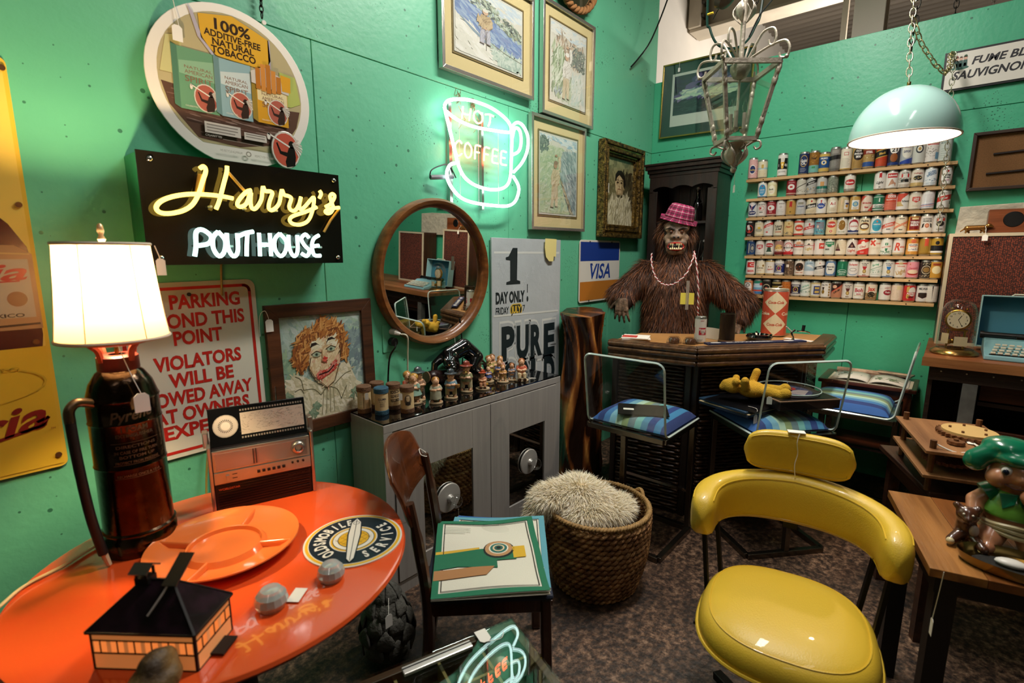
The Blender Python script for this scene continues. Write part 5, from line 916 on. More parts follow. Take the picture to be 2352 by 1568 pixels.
 ('black and gold can', '#2c2618', [('b', '#8c7838', .56, .66), ('b', '#b8a46c', .84, .94), ('t', 'DRAFT', '#c8b47c', .45, .12, 0, 1.2)]),
 ('orange can with dark flecks', '#b8682c', [('p', ['#5c2c14', '#7c4420', '#d8944c'], .02, .98, 90)]),
 ('navy lager can with gold ring', '#1a2040', [('b', '#d0ccc4', .82, 1), ('b', '#c4beb4', 0, .14), ('o', G_, .45, .5, .2), ('o', '#1a2040', .45, .36, .14), ('t', 'F', '#c85c3c', .45, .14), ('t', 'FOSTERS', W_, .72, .1, 0, 1.4), ('t', 'LAGER', W_, .24, .1, 0, 1.2)]),
 ('white can with green slanted words', '#d8dcd2', [('t', 'Cold Spring', '#6cb094', .74, .13, 0, 1.5, .3, .4), ('d', '#3c8464', .5, .04, .4), ('p', ['#2c6c50', '#4c8c6c'], .2, .42, 34)]),
 ('gold rimmed can with navy panel', '#c4b07c', [('q', '#d8d4cc', -.85, .08, .95, .88), ('q', '#2c3c74', -.3, .16, .95, .76), ('q', G_, -.1, .24, .75, .68), ('q', '#2c3c74', -.1, .42, .75, .52)]),
 ('white can with column of gold medals', '#dcd6cc', [('t', 'FALTS', '#3c342c', .86, .1, -.3, 1.1), ('v', '#3c2c20', [(-.7, .7), (-.2, .7), (-.35, .5), (-.55, .5)]), ('o', '#8c6c2c', .36, .28, .14, -.45)]+[('o', '#9a7838', .9-.19*k, .16, .07, .65) for k in range(5)]),
 ('black and copper can split diagonally', '#b87c5c', [('v', '#2c1814', [(-1.3, 1), (1.3, 1), (-1.3, .2)]), ('d', '#c43c2c', .6, .06, .75), ('o', '#d8a888', .76, .4, .12, -.3), ('t', 'DRUM', '#2c1814', .44, .12, .1, 1.3, .2, .65)]),
 ('white fair can with brown medal', '#d8d0c4', [('t', "WORLD'S", '#4c4038', .88, .09, 0, 1.2), ('t', 'FAIR', '#4c4038', .77, .09, 0, .8), ('m', '#5c2c28'), ('t', 'BEER', '#8c6c50', .1, .07)]),
 ('white can with red word in gold frame', '#e2ddd2', [('q', G_, -.9, .18, .9, .86), ('q', '#e2ddd2', -.84, .21, .84, .83), ('t', 'Boh', '#b4303c', .58, .26, 0, 1.4), ('t', 'BEER', '#b4303c', .3, .09)]),
 ('cream can with red word over brown barrel', '#dccdb4', [('b', '#8c6c44', 0, .42), ('t', 'Jax', '#c04434', .7, .28, 0, 1.3), ('o', '#2c2418', .3, .6, .2), ('p', ['#c8b488', '#5c4828'], .06, .42, 40)]),
 ('white can with dark red oval on right', '#ddd6ca', [('o', '#8c1c28', .48, .75, .18, .5), ('t', 'Tudor', W_, .5, .11, .5, 1.0, .3), ('t', 'LIGHT', '#b87c70', .8, .12, .4, 1.0), ('b', '#b8b0a4', .72, .735)]),
 ('faded cream pink can', '#dcc4ac', [('p', ['#e2d4bc', '#d4b09c', '#cdb48c'], .02, .98, 60), ('q', '#d8c494', -.2, .7, .5, .95)]),
 ('red and gold can with white panel', '#b82c2c', [('v', G_, [(-.5, .9), (-.1, .95), (.1, .5), (-.2, .1), (-.5, .2)]), ('o', '#d8d0c4', .6, .6, .3, .4), ('b', '#b83434', .4, .56), ('t', 'ASTRA', W_, .48, .12, .2, 1.3), ('t', 'Export', K_, .26, .1, .2, .9)]),
 ('white can with dark brown shield', '#dad4cc', [('s', '#4c1c18', .38, .72), ('s', '#2c2420', .4, .5), ('t', 'MILWAU', K_, .82, .14, .1, 1.5)]),
 ('white can beside the speaker edge', '#d8d0c4', [('v', '#4c443c', [(-.1, 1), (.1, 1), (0, .1)]), ('l', '#c8bca8', .1, .9, 6, .9)])])]
ORD = 'first second third fourth fifth sixth seventh eighth ninth tenth eleventh twelfth thirteenth fourteenth fifteenth sixteenth seventeenth eighteenth'.split()
SHN = ['topmost', 'second', 'third', 'fourth', 'fifth', 'sixth', 'lowest']
PINE = wood('#d2ac78', '#a8814f', .55, 22, 1)
SH_Y = [(1.245, .052), (1.235, .048), (1.226, .040), (1.226, .061), (1.216, .064), (1.199, .068), (1.183, .069)]
for ri, (zt, ys_, cs) in enumerate(ROWS):
 y1, y0 = SH_Y[ri]; y0 = y0-.012
 sh = MB().bx(4.148, XR, y0, y1, zt-.02, zt).build('can_shelf', PINE, None, bev=.001, seg=1)
 tag(sh, '%s pine shelf of the beer can collection on the right wall' % SHN[ri], 'shelf', 'pine shelves of beer cans')
 for yy in (y1-.12, y0+.14): MB().cyl((4.149, yy, zt-.01), (4.1465, yy, zt-.01), .004, seg=8).build('screw', mat('#3c2a1c', .5, .5), sh)
 for i, (y, q) in enumerate(zip(ys_, cs)):
  h = q[3] if len(q) > 3 else ST
  beer_can(4.187, y, zt, h, q[1], q[2], '%s, %s on the %s pine shelf' % (q[0], ORD[i], SHN[ri]), rz=-PI/2+.13+random.uniform(-.06, .06))
# framed night-sky picture
def sky_picture():
 W, H = .72, .575; t = thing('framed_sky_picture', 'gold framed dark green picture of a night sky above the corner cabinet', 'picture', M=MR(1.995, 2.515, .006, -.02)); W = .715; fr = mat('#a8904c', .25, .9)
 frame_bars(t, W, H, .012, .025, fr); MB().bx(.01, W-.01, .01, H-.01, 0, .012).build('mat_board', mat('#123a30', .6), t)
 P = Print(.00012); P.l = 125; x0, x1, y0, y1 = .085, W-.085, .085, H-.085; P.rect(x0, y0, x1, y1, '#c9cfc4'); P.up(); P.rect(x0+.02, y0+.085, x1-.02, y1-.02, '#10162a'); P.up(); P.bounds = (x0+.02, x1-.02, y0+.085, y1-.02)
 R = [(x0, .26), (x1, .26), (x1, .42), (x0, .42)]; P.strokes([(x0, .17), (x1, .17), (x1, .5), (x0, .5)], ['#141a30', '#1c1c3a', '#10202c'], 160, .12, .04, .2, .5, 1)
 P.strokes([(.12, .3), (.6, .28), (.6, .42), (.3, .45)], ['#5c4c7c', '#7c6c94', '#3c3c60'], 90, .1, .03, .3, .5, 2); P.strokes([(.15, .3), (.62, .27), (.6, .34), (.2, .35)], ['#a8c4ac', '#c4d4bc', '#8ca4a4'], 110, .1, .016, .1, .3, 3); P.strokes([(.1, .17), (.65, .17), (.65, .27), (.1, .26)], ['#10242c', '#1c3034', '#2c3c40'], 100, .1, .02, .1, .3, 4)
 P.bounds = None; P.build('picture_print', t, .4); MB().bx(.01, W-.01, .01, H-.01, .019, .0205).build('glazing', pane(), t)
 price_tag(t, (.14, H-.045, .028), .018, .03, [(.14, H-.045, .028), (.142, H, .027)], Matrix.Identity(4))
sky_picture()
def wine_sign():
 t = thing('wine_sign', 'white wine sign with black slanted capitals near the top right edge', 'sign', M=MR(.158, 2.54, .004)); W, H = .62, .2
 MB().bx(-.012, W, -.012, H+.012, 0, .02).build('backing', BLACK, t); MB().bx(0, W, 0, H, .02, .024).build('panel', mat('#dcd6ca', .4), t); P = Print(); P.l = 122
 P.text('FUME BLANC', .115, .143, .042, '#17151a', bold=.03, shear=.25, align='l', w=.36); P.text('SAUVIGNON', .034, .072, .046, '#17151a', bold=.03, shear=.25, align='l', w=.345)
 P.poly(ell(.065, .112, .04, .01), '#1d5c4c'); P.up()
 for k in range(3):
  x = .045+k*.02; P.poly([(x-.011, .115), (x+.011, .115), (x+.009, .155), (x-.009, .155)], '#1c4c44'); P.poly(ell(x, .165, .009, .011, 10), '#c89c84'); P.poly([(x-.01, .17), (x+.01, .17), (x+.004, .184), (x-.006, .182)], ('#7c3c2c', '#cfc8b8', '#3c5c3c')[k]); P.poly([(x-.006, .12), (x+.006, .12), (x+.005, .138), (x-.005, .138)], '#d8b45c'); P.up()
 P.build('letter_print', t, .4)
wine_sign()
def dart_frame():
 t = thing('burlap_frame', 'dark framed burlap panel with two black rods, cut by the right edge', 'frame', M=MR(-.014, 1.93, .005)); W, H = .78, .335
 frame_bars(t, W, H, .018, .045, mat('#38281e', .4)); MB().bx(.015, W-.015, .015, H-.015, 0, .02).build('burlap_panel', mat('#8a6038', .9, bump=.6, bscale=400, vary=.25, vscale=200), t)
 for z, x0 in ((.205, .1), (.095, .08)): MB().tube([(x0, z, .028), (x0+.2, z+.008, .028), (x0+.5, z+.012, .028)], .006, 6).build('rod', mat('#231a18', .4), t)
dart_frame()
def plaster_board():
 t = thing('plaster_board', 'cream textured board on right wall behind the bronze animal', 'board', M=MR(.01, 1.60, .003)); b = MB(); MB_ = b
 b.prism([(0, .0), (1.1, .0), (1.1, .25), (.9, .262), (.3, .25), (.01, .24)], 0, .03); b.build('panel', mat('#d8cdb4', .7, bump=1, bscale=26, vary=.2, vscale=20), t, bev=.004)
plaster_board()
# pendant dome lamp on a chain
def dome_lamp():
 x, y, z = 3.19, .25, 2.105; t = thing('pendant_lamp', 'pale mint enamel dome pendant lamp glowing over the beer cans', 'lamp', (x, y, z)); R, H = .222, .238
 sk = [(R*math.cos(a), H*math.sin(a)) for a in [PI/2*k/16 for k in range(17)]]
 MB().lathe([(R, -.004)]+sk[:-1]+[(0, H)], 48, cap=False).build('outer_shade', mat('#a9cfc6', .16, coat=.5), t, smooth=True, ang=180)
 MB().lathe([(R-.004, -.003)]+[(r*.975, q*.97) for r, q in sk[:-1]]+[(0, H*.97)], 48, cap=False).build('inner_shade', mat('#f2e6d8', .5), t, smooth=True, ang=180)
 MB().lathe([(R-.005, -.004), (R+.002, -.005), (R+.003, 0), (R, .003)], 48, cap=False).build('rim', mat('#c8b8a8', .3), t, smooth=True)
 MB().sph((0, 0, .1), .034).build('bulb', emat('#ffe8cc', 560), t, smooth=True); MB().cyl((0, 0, .13), (0, 0, .22), .02).build('socket', BRASS, t)
 MB().cyl((0, 0, H), (0, 0, H+.02), .008).build('loop', BRASS, t)
 c = chain([(x, y, z+H+.015), (x+.02, y+.012, z+.38), (x+.05, y+.02, z+.5), (x+.09, y+.03, z+.72), (x+.14, y+.03, 3.4), (x+.15, y+.03, 4.55)], .0028, .036, 'lamp_chain', mat('#d9cfb0', .3, .7)); tag(c, 'pale brass chain from the ceiling holding up the dome pendant lamp', 'chain')
 c = chain([(x+.06, y+.02, z+.56), (x+.1, y-.02, z+.45), (x+.16, y-.08, z+.36), (x+.26, y-.12, z+.335), (x+.42, y-.13, z+.4), (x+.6, y-.12, z+.52), (x+.85, y-.128, 2.69)], .0028, .036, 'swag_chain', mat('#b8a878', .3, .7)); tag(c, 'slack brass chain swagging from the dome lamp chain to the wine sign', 'chain')
 c = chain([(4.236, .125, 2.705), (4.05, .125, 2.70), (4.06, .11, 2.4), (4.07, .095, 2.15), (4.06, .085, 1.7), (4.06, .08, 1.68)], .0028, .036, 'drop_chain', mat('#b8b49c', .3, .7)); tag(c, 'long pale chain hanging past the wine sign and can shelf ends', 'chain')
 for k, (xx, yy, zz) in enumerate(((3.36, .27, 2.55), (4.5, .16, 2.98), (5.2, -.02, 3.2))):
  c = chain([(xx, yy, zz), (xx+.03, yy, 4.55)], .003, .04, 'ceiling_chain', mat('#2c2a26', .4, .8) if k < 2 else mat('#9a948a', .4, .6)); tag(c, ('black chain hanging beside the dome lamp chain', 'dark chain hanging behind the partition top', 'grey chain hanging far behind the partition top')[k], 'chain', 'chains from the ceiling')
dome_lamp()
# iron lantern
def lantern():
 x, y = 2.62, .85; t = thing('lantern', 'grey wrought iron glass lantern with leafy scrolls hanging before the right wall', 'lantern', (x, y, 2.085), math.radians(40.2)); m = mat('#b8ad9c', .45, .35, vary=.3, vscale=14, bump=.3, bscale=60)
 a, b_, h = .125, .068, .315   # half widths of the cage, height
 for sx, sy in ((1, 1), (1, -1), (-1, -1), (-1, 1)):
  MB().bar((b_*sx, b_*sy, 0), (a*sx, a*sy, h), .016).build('corner_post', m, t)
  for k, zz in enumerate((.03, .075, .235, .28)):
   lf = MB(); q = b_+(a-b_)*zz/h; lf.sph((q*sx, q*sy, zz), (.013, .013, .022), 8, 6); lf.sph((q*sx*1.05, q*sy*1.05, zz+.012), (.008, .008, .02), 6, 5); lf.build('leaf_wrap', m, t, smooth=True)
  d = Vector((sx, sy, 0)).normalized(); P2 = lambda r, zz: tuple(d*r+Vector((0, 0, zz)))
  for r1, z1, nm in ((.21, .335, 0), (.15, .40, 1)):
   c_ = [P2(.03, h+.035), P2(.06, h+.09 if nm else h+.05), P2(r1*.62, z1+.055), P2(r1*.9, z1+.06), P2(r1, z1+.025), P2(r1*.95, z1-.008), P2(r1*.83, z1-.005), P2(r1*.8, z1+.015)]
   MB().tube(spline(c_, 5), [.0055]*len(spline(c_, 5)), 6).build('scroll', m, t, smooth=True)
  MB().sph(P2(.2, h+.012), .009).build('scroll_ball', m, t, smooth=True)
  c_ = [P2(.01, -.05), P2(.05, -.03), P2(.09, -.012), P2(.115, -.016), P2(.118, -.04), P2(.1, -.048), P2(.09, -.035)]; MB().tube(spline(c_, 5), .005, 6).build('lower_scroll', m, t, smooth=True)
  lfm = MB(); lfm.grid(lambda u, v: d*(.012+.055*math.sin(v*2.2)*(1-.3*v))+Vector((-d.y, d.x, 0))*((u-.5)*.05*math.sin(min(1, v*1.15)*PI)*1.1)+Vector((0, 0, -.115+.105*v)), 3, 6); lfm.build('acanthus_leaf', m, t, smooth=True, solid=.003)
  l2 = MB(); l2.grid(lambda u, v: d*(.012+.035*math.sin(v*2.8))+Vector((-d.y, d.x, 0))*((u-.5)*.04*math.sin(min(1, v*1.1)*PI))+Vector((0, 0, h+.2+.1*v)), 3, 6); l2.build('crown_leaf', m, t, smooth=True, solid=.003)
 for k in range(4):
  s = [(1, 1), (1, -1), (-1, -1), (-1, 1)]; p, q = s[k], s[(k+1) % 4]
  MB().bar((a*p[0], a*p[1], h), (a*q[0], a*q[1], h), .016, .02).build('top_rail', m, t); MB().bar((b_*p[0], b_*p[1], 0), (b_*q[0], b_*q[1], 0), .016, .018).build('bottom_rail', m, t)
  e = .97; gp = MB().add([(b_*p[0]*e, b_*p[1]*e, .01), (b_*q[0]*e, b_*q[1]*e, .01), (a*q[0]*e, a*q[1]*e, h-.01), (a*p[0]*e, a*p[1]*e, h-.01)], [(0, 1, 2, 3)]); gp.build('pane', pane((.93, .96, .93)), t, solid=.002)
 MB().lathe([(.012, h-.04), (.03, h-.03), (.045, h+.0), (.045, h+.02)], 20).build('cup', m, t, smooth=True); st = MB()
 MB().tube([(0, 0, h), (0, 0, h+.32)], .012, 8).build('stem', m, t); MB().tube([(0, 0, .05), (0, 0, h-.03)], .006, 8).build('candle_stem', m, t)
 for k in range(3):
  an = k*2.1+.5; cx, cy = .035*math.cos(an), .035*math.sin(an)
  c = MB(); c.cyl((cx, cy, .05), (cx, cy, .13), .009, seg=10); c.build('candle_sleeve', m, t); MB().lathe([(.004, .035), (.016, .045), (.018, .056)], 12, (cx, cy, 0)).build('drip_cup', m, t); MB().lathe([(.007, .13), (.012, .15), (.008, .175), (.001, .2)], 10, (cx, cy, 0)).build('bulb', pane((.97, .97, .95)), t, smooth=True)
 MB().sph((0, 0, -.13), .014).build('finial_ball', m, t, smooth=True); MB().lathe([(.004, -.13), (.014, -.11), (.008, -.07), (.03, -.03), (.055, -.008)], 14).build('finial', m, t, smooth=True)
 MB().lathe([(.0, .0), (.02, .005), (.05, .02), (.06, .045)], 24, (.05, .045, h+.32), (.5, .5, .75)).build('canopy', mat('#4a4038', .4, .8), t, smooth=True)
 MB().tube(spline([(.05, .05, h+.34), (.1, .08, h+.31), (.12, .1, h+.27)], 5), .002, 5).build('wire', BLACK, t); MB().cyl((.12, .1, h+.3), (.14, .12, h+.3), .005).build('wire_nut', mat('#d8b030', .4), t)
 price_tag(t, (.0, -.01, -.2), .022, .036, [(.0, -.01, -.2), (.0, -.008, -.1)])
 c = chain([(x, y, 2.72), (x+.01, y, 3.1), (x+.02, y, 4.55)], .003, .036, 'lantern_chain', mat('#d8ccb0', .35, .6)); tag(c, 'pale link chain from the ceiling holding up the iron lantern', 'chain')
 c = chain([(x+.05, y-.03, 2.66), (x+.08, y-.04, 3.2), (x+.1, y-.04, 4.55)], .003, .036, 'lantern_chain', mat('#3a3530', .4, .8)); tag(c, 'dark link chain hanging just right of the lantern chain', 'chain')
 cord([(x+.03, y-.02, 2.55), (x+.1, y-.04, 2.66), (x+.2, y-.08, 2.78), (x+.28, y-.1, 2.95), (x+.3, y-.1, 4.55)], .0035, BLACK, 'black lamp wire rising from the lantern canopy to the ceiling')
lantern()
cord([(3.6, 1.42, 4.55), (3.58, 1.40, 3.2), (3.6, 1.38, 3.02), (3.66, 1.33, 2.92), (3.78, 1.24, 2.93), (3.86, 1.18, 3.05), (3.9, 1.15, 3.3), (3.92, 1.14, 4.55)], .008, mat('#12352c', .4), 'thick dark green cable looping down from the ceiling by the corner')
# ---------------------------------------------------------------- corner: hutch, gorilla, bar
def hutch():
 t = thing('corner_hutch', 'dark open wooden cabinet with scalloped top behind the gorilla', 'cabinet', (XR-.15, 1.655, 0)); m = wood('#2a1710', '#120a07', .35, 16, 2); m2 = wood('#3c2416', '#22130c', .45, 16, 2)
 W = .27; x0, x1 = -.14, .148
 MB().bx(x0, x1, -W, -W+.035, 0, 2.16).build('side_panel', m, t, bev=.003); MB().bx(x0, x1, W-.035, W, 0, 2.16).build('side_panel', m, t, bev=.003)
 for k in range(5): MB().bx(x1-.012, x1, -W+.036+k*.0936, -W+.036+(k+1)*.0936-.003, 0, 2.15).build('back_plank', m2, t)
 for z in (.5, .95, 1.38, 1.79): MB().bx(x0+.01, x1-.013, -W+.035, W-.035, z, z+.02).build('shelf', m, t, bev=.002)
 MB().bx(x0+.005, x1-.013, -W+.035, W-.035, .02, .48).build('lower_door', m, t, bev=.003)
 P = [(-W, 2.16), (-W, 2.04)]+[(-W+.03+.06*0, 2.04)]+[(-W+.03+(2*W-.06)*k/24, 2.065+.02*abs(math.sin(k/24*3*PI))) for k in range(25)]+[(W-.03, 2.04), (W, 2.04), (W, 2.16)]
 b = MB(); b.M = Matrix(((0, 0, 1, 0), (1, 0, 0, 0), (0, 1, 0, 0), (0, 0, 0, 1))); b.prism(P, x0-.012, x0+.008); b.build('scalloped_valance', m, t, bev=.002)
 for k, (e, z0, z1) in enumerate(((.015, 2.16, 2.19), (.03, 2.19, 2.215), (.05, 2.215, 2.245), (.06, 2.245, 2.262))): MB().bx(x0-e, x1, -W-e*.8, W+e*.55, z0, z1).build('cornice', m, t, bev=.004)
 for y in (-W+.035, W-.035): MB().bx(x0-.012, x0, y-.035, y+.035, .0, 2.05).build('front_stile', m, t, bev=.003)
hutch()
BGL = mat('#0c0908', .08, coat=.5)
def swing_bottle(x, y, z, lab, stop=True):
 o = MB().lathe([(.036, 0), (.038, .01), (.038, .12), (.03, .15), (.017, .18), (.0155, .235), (.018, .24), (.018, .25), (.012, .252)], 18).build('bottle', BGL, smooth=True); o.location = (x, y, z); tag(o, lab, 'bottle', 'dark bottles in the corner hutch')
 MB().lathe([(.006, .25), (.016, .253), (.014, .268), (.004, .272)], 12).build('stopper', mat('#c8c4bc', .3), o, smooth=True)
 if stop: MB().tube([(0, -.018, .235), (-.02, -.03, .24), (-.02, -.045, .15), (-.02, .05, .11), (-.02, .03, .262), (0, .015, .262)], .0016, 5).build('wire_bail', mat('#b0aca2', .3, .8), o)
swing_bottle(4.1, 1.585, 1.81, 'dark swing top bottle, left one on the hutch upper shelf'); swing_bottle(4.1, 1.47, 1.81, 'dark long neck bottle, right one on the hutch upper shelf', False)
swing_bottle(4.08, 1.50, 1.40, 'dark swing top bottle on the hutch shelf right of the gorilla head'); swing_bottle(4.08, 1.63, 1.40, 'dark swing top bottle mostly hidden behind the gorilla hat')
def fur(name, me, parent, n, L, W, cols, comb, keep=None, seed=3, lift=.35, curl=.3, rough=.6):
 """thin tapered hair blades grown from a body mesh, combed along comb(p, n)"""
 rg = np.random.default_rng(seed); me.calc_loop_triangles(); T = np.zeros(len(me.loop_triangles)*3, int); me.loop_triangles.foreach_get('vertices', T); T = T.reshape(-1, 3)
 V = np.zeros(len(me.vertices)*3); me.vertices.foreach_get('co', V); V = V.reshape(-1, 3); a, b, c = V[T[:, 0]], V[T[:, 1]], V[T[:, 2]]
 N = np.cross(b-a, c-a); A = np.linalg.norm(N, axis=1)+1e-12; N = N/A[:, None]; i = rg.choice(len(T), n, p=A/A.sum()); r = np.sqrt(rg.random(n))[:, None]; q = rg.random(n)[:, None]
 P = a[i]*(1-r)+b[i]*(r*(1-q))+c[i]*(r*q); N = N[i]
 if keep is not None: k = keep(P, N); P, N = P[k], N[k]
 n = len(P); D = comb(P, N); D = D-N*(D*N).sum(1)[:, None]; D = D/(np.linalg.norm(D, axis=1)[:, None]+1e-9); D = D*(1-lift)+N*lift+rg.normal(0, curl, (n, 3))*.5; D /= np.linalg.norm(D, axis=1)[:, None]
 S = np.cross(D, N+rg.normal(0, .4, (n, 3))); S /= np.linalg.norm(S, axis=1)[:, None]+1e-9; l = L*rg.uniform(.5, 1.25, (n, 1)); w = W*rg.uniform(.6, 1.3, (n, 1))
 D2 = D+np.array([0, 0, -.35])+rg.normal(0, curl, (n, 3))*.5; D2 /= np.linalg.norm(D2, axis=1)[:, None]; B = P-N*.004; M_ = P+D*l*.5; Tp = M_+D2*l*.5
 vs = np.stack([B-S*w, B+S*w, M_-S*w*.7, M_+S*w*.7, Tp], 1).reshape(-1, 3); o = (np.arange(n)*5)[:, None]
 F = np.concatenate([o+np.array([[0, 1, 3]]), o+np.array([[0, 3, 2]]), o+np.array([[2, 3, 4]])], 1).reshape(-1, 3)
 m2 = bpy.data.meshes.new(name); m2.vertices.add(len(vs)); m2.vertices.foreach_set('co', vs.ravel()); m2.loops.add(F.size); m2.loops.foreach_set('vertex_index', F.ravel().astype(np.int32)); m2.polygons.add(len(F)); m2.polygons.foreach_set('loop_start', np.arange(0, F.size, 3, dtype=np.int32)); m2.polygons.foreach_set('loop_total', np.full(len(F), 3, dtype=np.int32)); m2.update(calc_edges=True)
 cl = np.array([(*lin(x), 1) for x in cols]); pick = rg.integers(0, len(cl), n); at = m2.color_attributes.new('Col', 'FLOAT_COLOR', 'CORNER'); at.data.foreach_set('color', np.repeat(cl[pick], 9, 0).ravel().astype(np.float32))
 ob = link(name, m2, printmat(rough), parent); ob['kind'] = 'stuff'; return ob
def plaid():
 m, N, L, p = nt('plaid'); tc = N.new('ShaderNodeTexCoord'); sp = N.new('ShaderNodeSeparateXYZ'); L.new(tc.outputs['Object'], sp.inputs[0])
 def mth(op, a, b=0):
  x = N.new('ShaderNodeMath'); x.operation = op
  for i, v in enumerate((a, b)):
   if isinstance(v, (int, float)): x.inputs[i].default_value = v
   else: L.new(v, x.inputs[i])
  return x.outputs[0]
 def stripe(src, per, ph, w): return mth('LESS_THAN', mth('FRACT', mth('ADD', mth('DIVIDE', src, per), ph)), w)
 ang = mth('MULTIPLY', mth('ARCTAN2', sp.outputs[1], sp.outputs[0]), .09); col = None
 c = N.new('ShaderNodeRGB'); c.outputs[0].default_value = (*lin('#b41c60'), 1); col = c.outputs[0]
 for src in (ang, sp.outputs[2]):
  for ph, w, cc, f in ((.0, .38, '#6c1038', .55), (.1, .09, '#16090f', .9), (.24, .09, '#16090f', .9), (.6, .07, '#e4d8d4', .6)):
   x = N.new('ShaderNodeMixRGB'); L.new(mth('MULTIPLY', stripe(src, .038, ph, w), f), x.inputs[0]); L.new(col, x.inputs[1]); x.inputs[2].default_value = (*lin(cc), 1); col = x.outputs[0]
 L.new(col, p.inputs['Base Color']); p.inputs['Roughness'].default_value = .8; return m
def hand_prims(w, d, up, s, curl=.5, thumb=1, spread=.16):
 """w wrist point, d finger direction, up back-of-hand normal, s hand length; thumb side +1/-1"""
 w, d, up = Vector(w), Vector(d).normalized(), Vector(up).normalized(); side = d.cross(up).normalized(); up = side.cross(d); pr = []
 kn = w+d*s*.5
 for k in range(4):
  o = (k-1.5)*s*.135; a = w+d*s*.1+side*o*.6; b = kn+side*o-up*abs(k-1.2)*s*.012; pr.append(('c', a, b, s*.105, s*.088)); L = s*(.5, .54, .5, .4)[k]; an = (k-1.5)*spread; dd = (d*math.cos(an)+side*math.sin(an)); p = b
  for j in range(3):
   dd2 = (dd*math.cos(curl*(j+.4))-up*math.sin(curl*(j+.4))); q = p+dd2*L*(.42, .32, .26)[j]; pr.append(('c', p, q, s*(.066-.007*j), s*(.06-.007*j))); p = q
 a = w+d*s*.14+side*thumb*s*.17; p = a; dd = (d*.55+side*thumb*.8-up*.2).normalized(); pr.append(('c', w+d*s*.12, a, s*.1, s*.085))
 for j in range(2):
  q = p+dd*s*.22; pr.append(('c', p, q, s*(.072-.008*j), s*(.064-.008*j))); p = q; dd = (dd+d*.5-up*.3).normalized()
 return pr
def gorilla():
 t = thing('gorilla_figure', 'life size brown shaggy gorilla standing behind the bar, teeth bared', 'gorilla', (3.47, 1.44, 0), math.radians(-67.3)); k = 1.03
 pr = [('c', (-.03, .0, .95), (-.03, .0, 1.28), .21, .205), ('c', (-.03, 0, 1.28), (-.03, .01, 1.4), .2, .15), ('c', (-.22, .0, 1.39), (.16, .0, 1.39), .115, .115), ('c', (-.03, 0, 1.42), (-.04, .0, 1.58), .1, .1), ('s', (-.04, .01, 1.68), (.115, .12, .135)),
  ('c', (-.24, 0, 1.39), (-.40, -.05, 1.26), .1, .085), ('c', (-.4, -.05, 1.26), (-.365, -.12, 1.225), .085, .07), ('c', (.19, 0, 1.39), (.42, .0, 1.22), .1, .088), ('c', (.42, 0, 1.22), (.40, -.04, 1.12), .088, .065),
  ('c', (-.14, .03, .9), (-.15, .03, .12), .12, .09), ('c', (.08, .03, .9), (.09, .03, .12), .12, .09), ('c', (-.15, .03, .06), (-.15, -.1, .05), .06, .05), ('c', (.09, .03, .06), (.09, -.1, .05), .06, .05)]
 me = blob(pr, .018, 5); link('body', me, mat('#24130b', .8), t)
 def comb(P, N): d = np.tile(np.array([0, -.12, -1.0]), (len(P), 1)); d[:, 0] += np.where(P[:, 2] > 1.5, (P[:, 0]+.04)*4, P[:, 0]*.6); return d
 def keep(P, N): return (P[:, 2] > .75) & ~((P[:, 2] > 1.575) & (P[:, 2] < 1.78) & (np.abs(P[:, 0]+.035) < .078) & (P[:, 1] < -.04)) & ~((P[:, 1] > .12)) & (np.hypot(np.hypot(P[:, 0]+.37, P[:, 1]+.15), P[:, 2]-1.2) > .085) & (np.hypot(np.hypot(P[:, 0]-.4, P[:, 1]+.07), P[:, 2]-1.09) > .07)
 fur('fur_coat', me, t, 62000, .085, .0017, ['#3c1e0e', '#5a3016', '#6e3c1c', '#4a2812', '#8a5228', '#2a140a', '#5f351a'], comb, keep, 5, .22, .22)
 # mask
 fx = -.035; F = [('s', (fx, -.075, 1.735), (.085, .05, .05)), ('c', (fx-.055, -.108, 1.72), (fx+.055, -.108, 1.72), .02, .02), ('s', (fx, -.09, 1.675), (.07, .05, .05)), ('s', (fx, -.105, 1.615), (.07, .05, .055)), ('s', (fx, -.10, 1.575), (.055, .045, .03)), ('c', (fx-.02, -.142, 1.668), (fx+.02, -.142, 1.668), .018, .018), ('c', (fx, -.13, 1.7), (fx, -.145, 1.665), .014, .016),
  ('c', (fx-.05, -.125, 1.628), (fx+.05, -.125, 1.628), .022, .022), ('c', (fx-.045, -.115, 1.583), (fx+.045, -.115, 1.583), .018, .018), ('s', (fx-.06, -.095, 1.66), (.022, .025, .03)), ('s', (fx+.06, -.095, 1.66), (.022, .025, .03))]
 sk = mat('#8a715a', .55, vary=.5, dark='#4a382b', vscale=26, bump=.35, bscale=90); fo = link('face_mask', blob(F, .006, 3), sk, t)
 for s in (-1, 1):
  MB().sph((fx+s*.034, -.128, 1.703), .0125).build('eye', mat('#5a2c10', .12, coat=.5), fo, smooth=True); MB().sph((fx+s*.034, -.1385, 1.703), .0055).build('pupil', BLACK, fo, smooth=True)
  MB().sph((fx+s*.013, -.158, 1.666), (.007, .005, .0075)).build('nostril', BLACK, fo, smooth=True)
  MB().tube([(fx+s*.012, -.13, 1.716), (fx+s*.04, -.137, 1.73), (fx+s*.07, -.118, 1.722)], [.004, .007, .003], 6).build('eyebrow', mat('#2a1d15', .7), fo)
  MB().sph((fx+s*.115-.0, .0, 1.66), (.012, .025, .035)).build('ear', sk, t, smooth=True)
 MB().tube([(fx+.05*math.cos(a), -.158+.022*math.cos(a)**2, 1.606+.023*math.sin(a)) for a in [2*PI*q/24 for q in range(24)]], .0065, 8, closed=True).build('red_lips', mat('#a5231b', .3), fo, smooth=True)
 MB().sph((fx, -.147, 1.606), (.047, .014, .021)).build('mouth_cavity', mat('#1a0606', .5), fo, smooth=True)
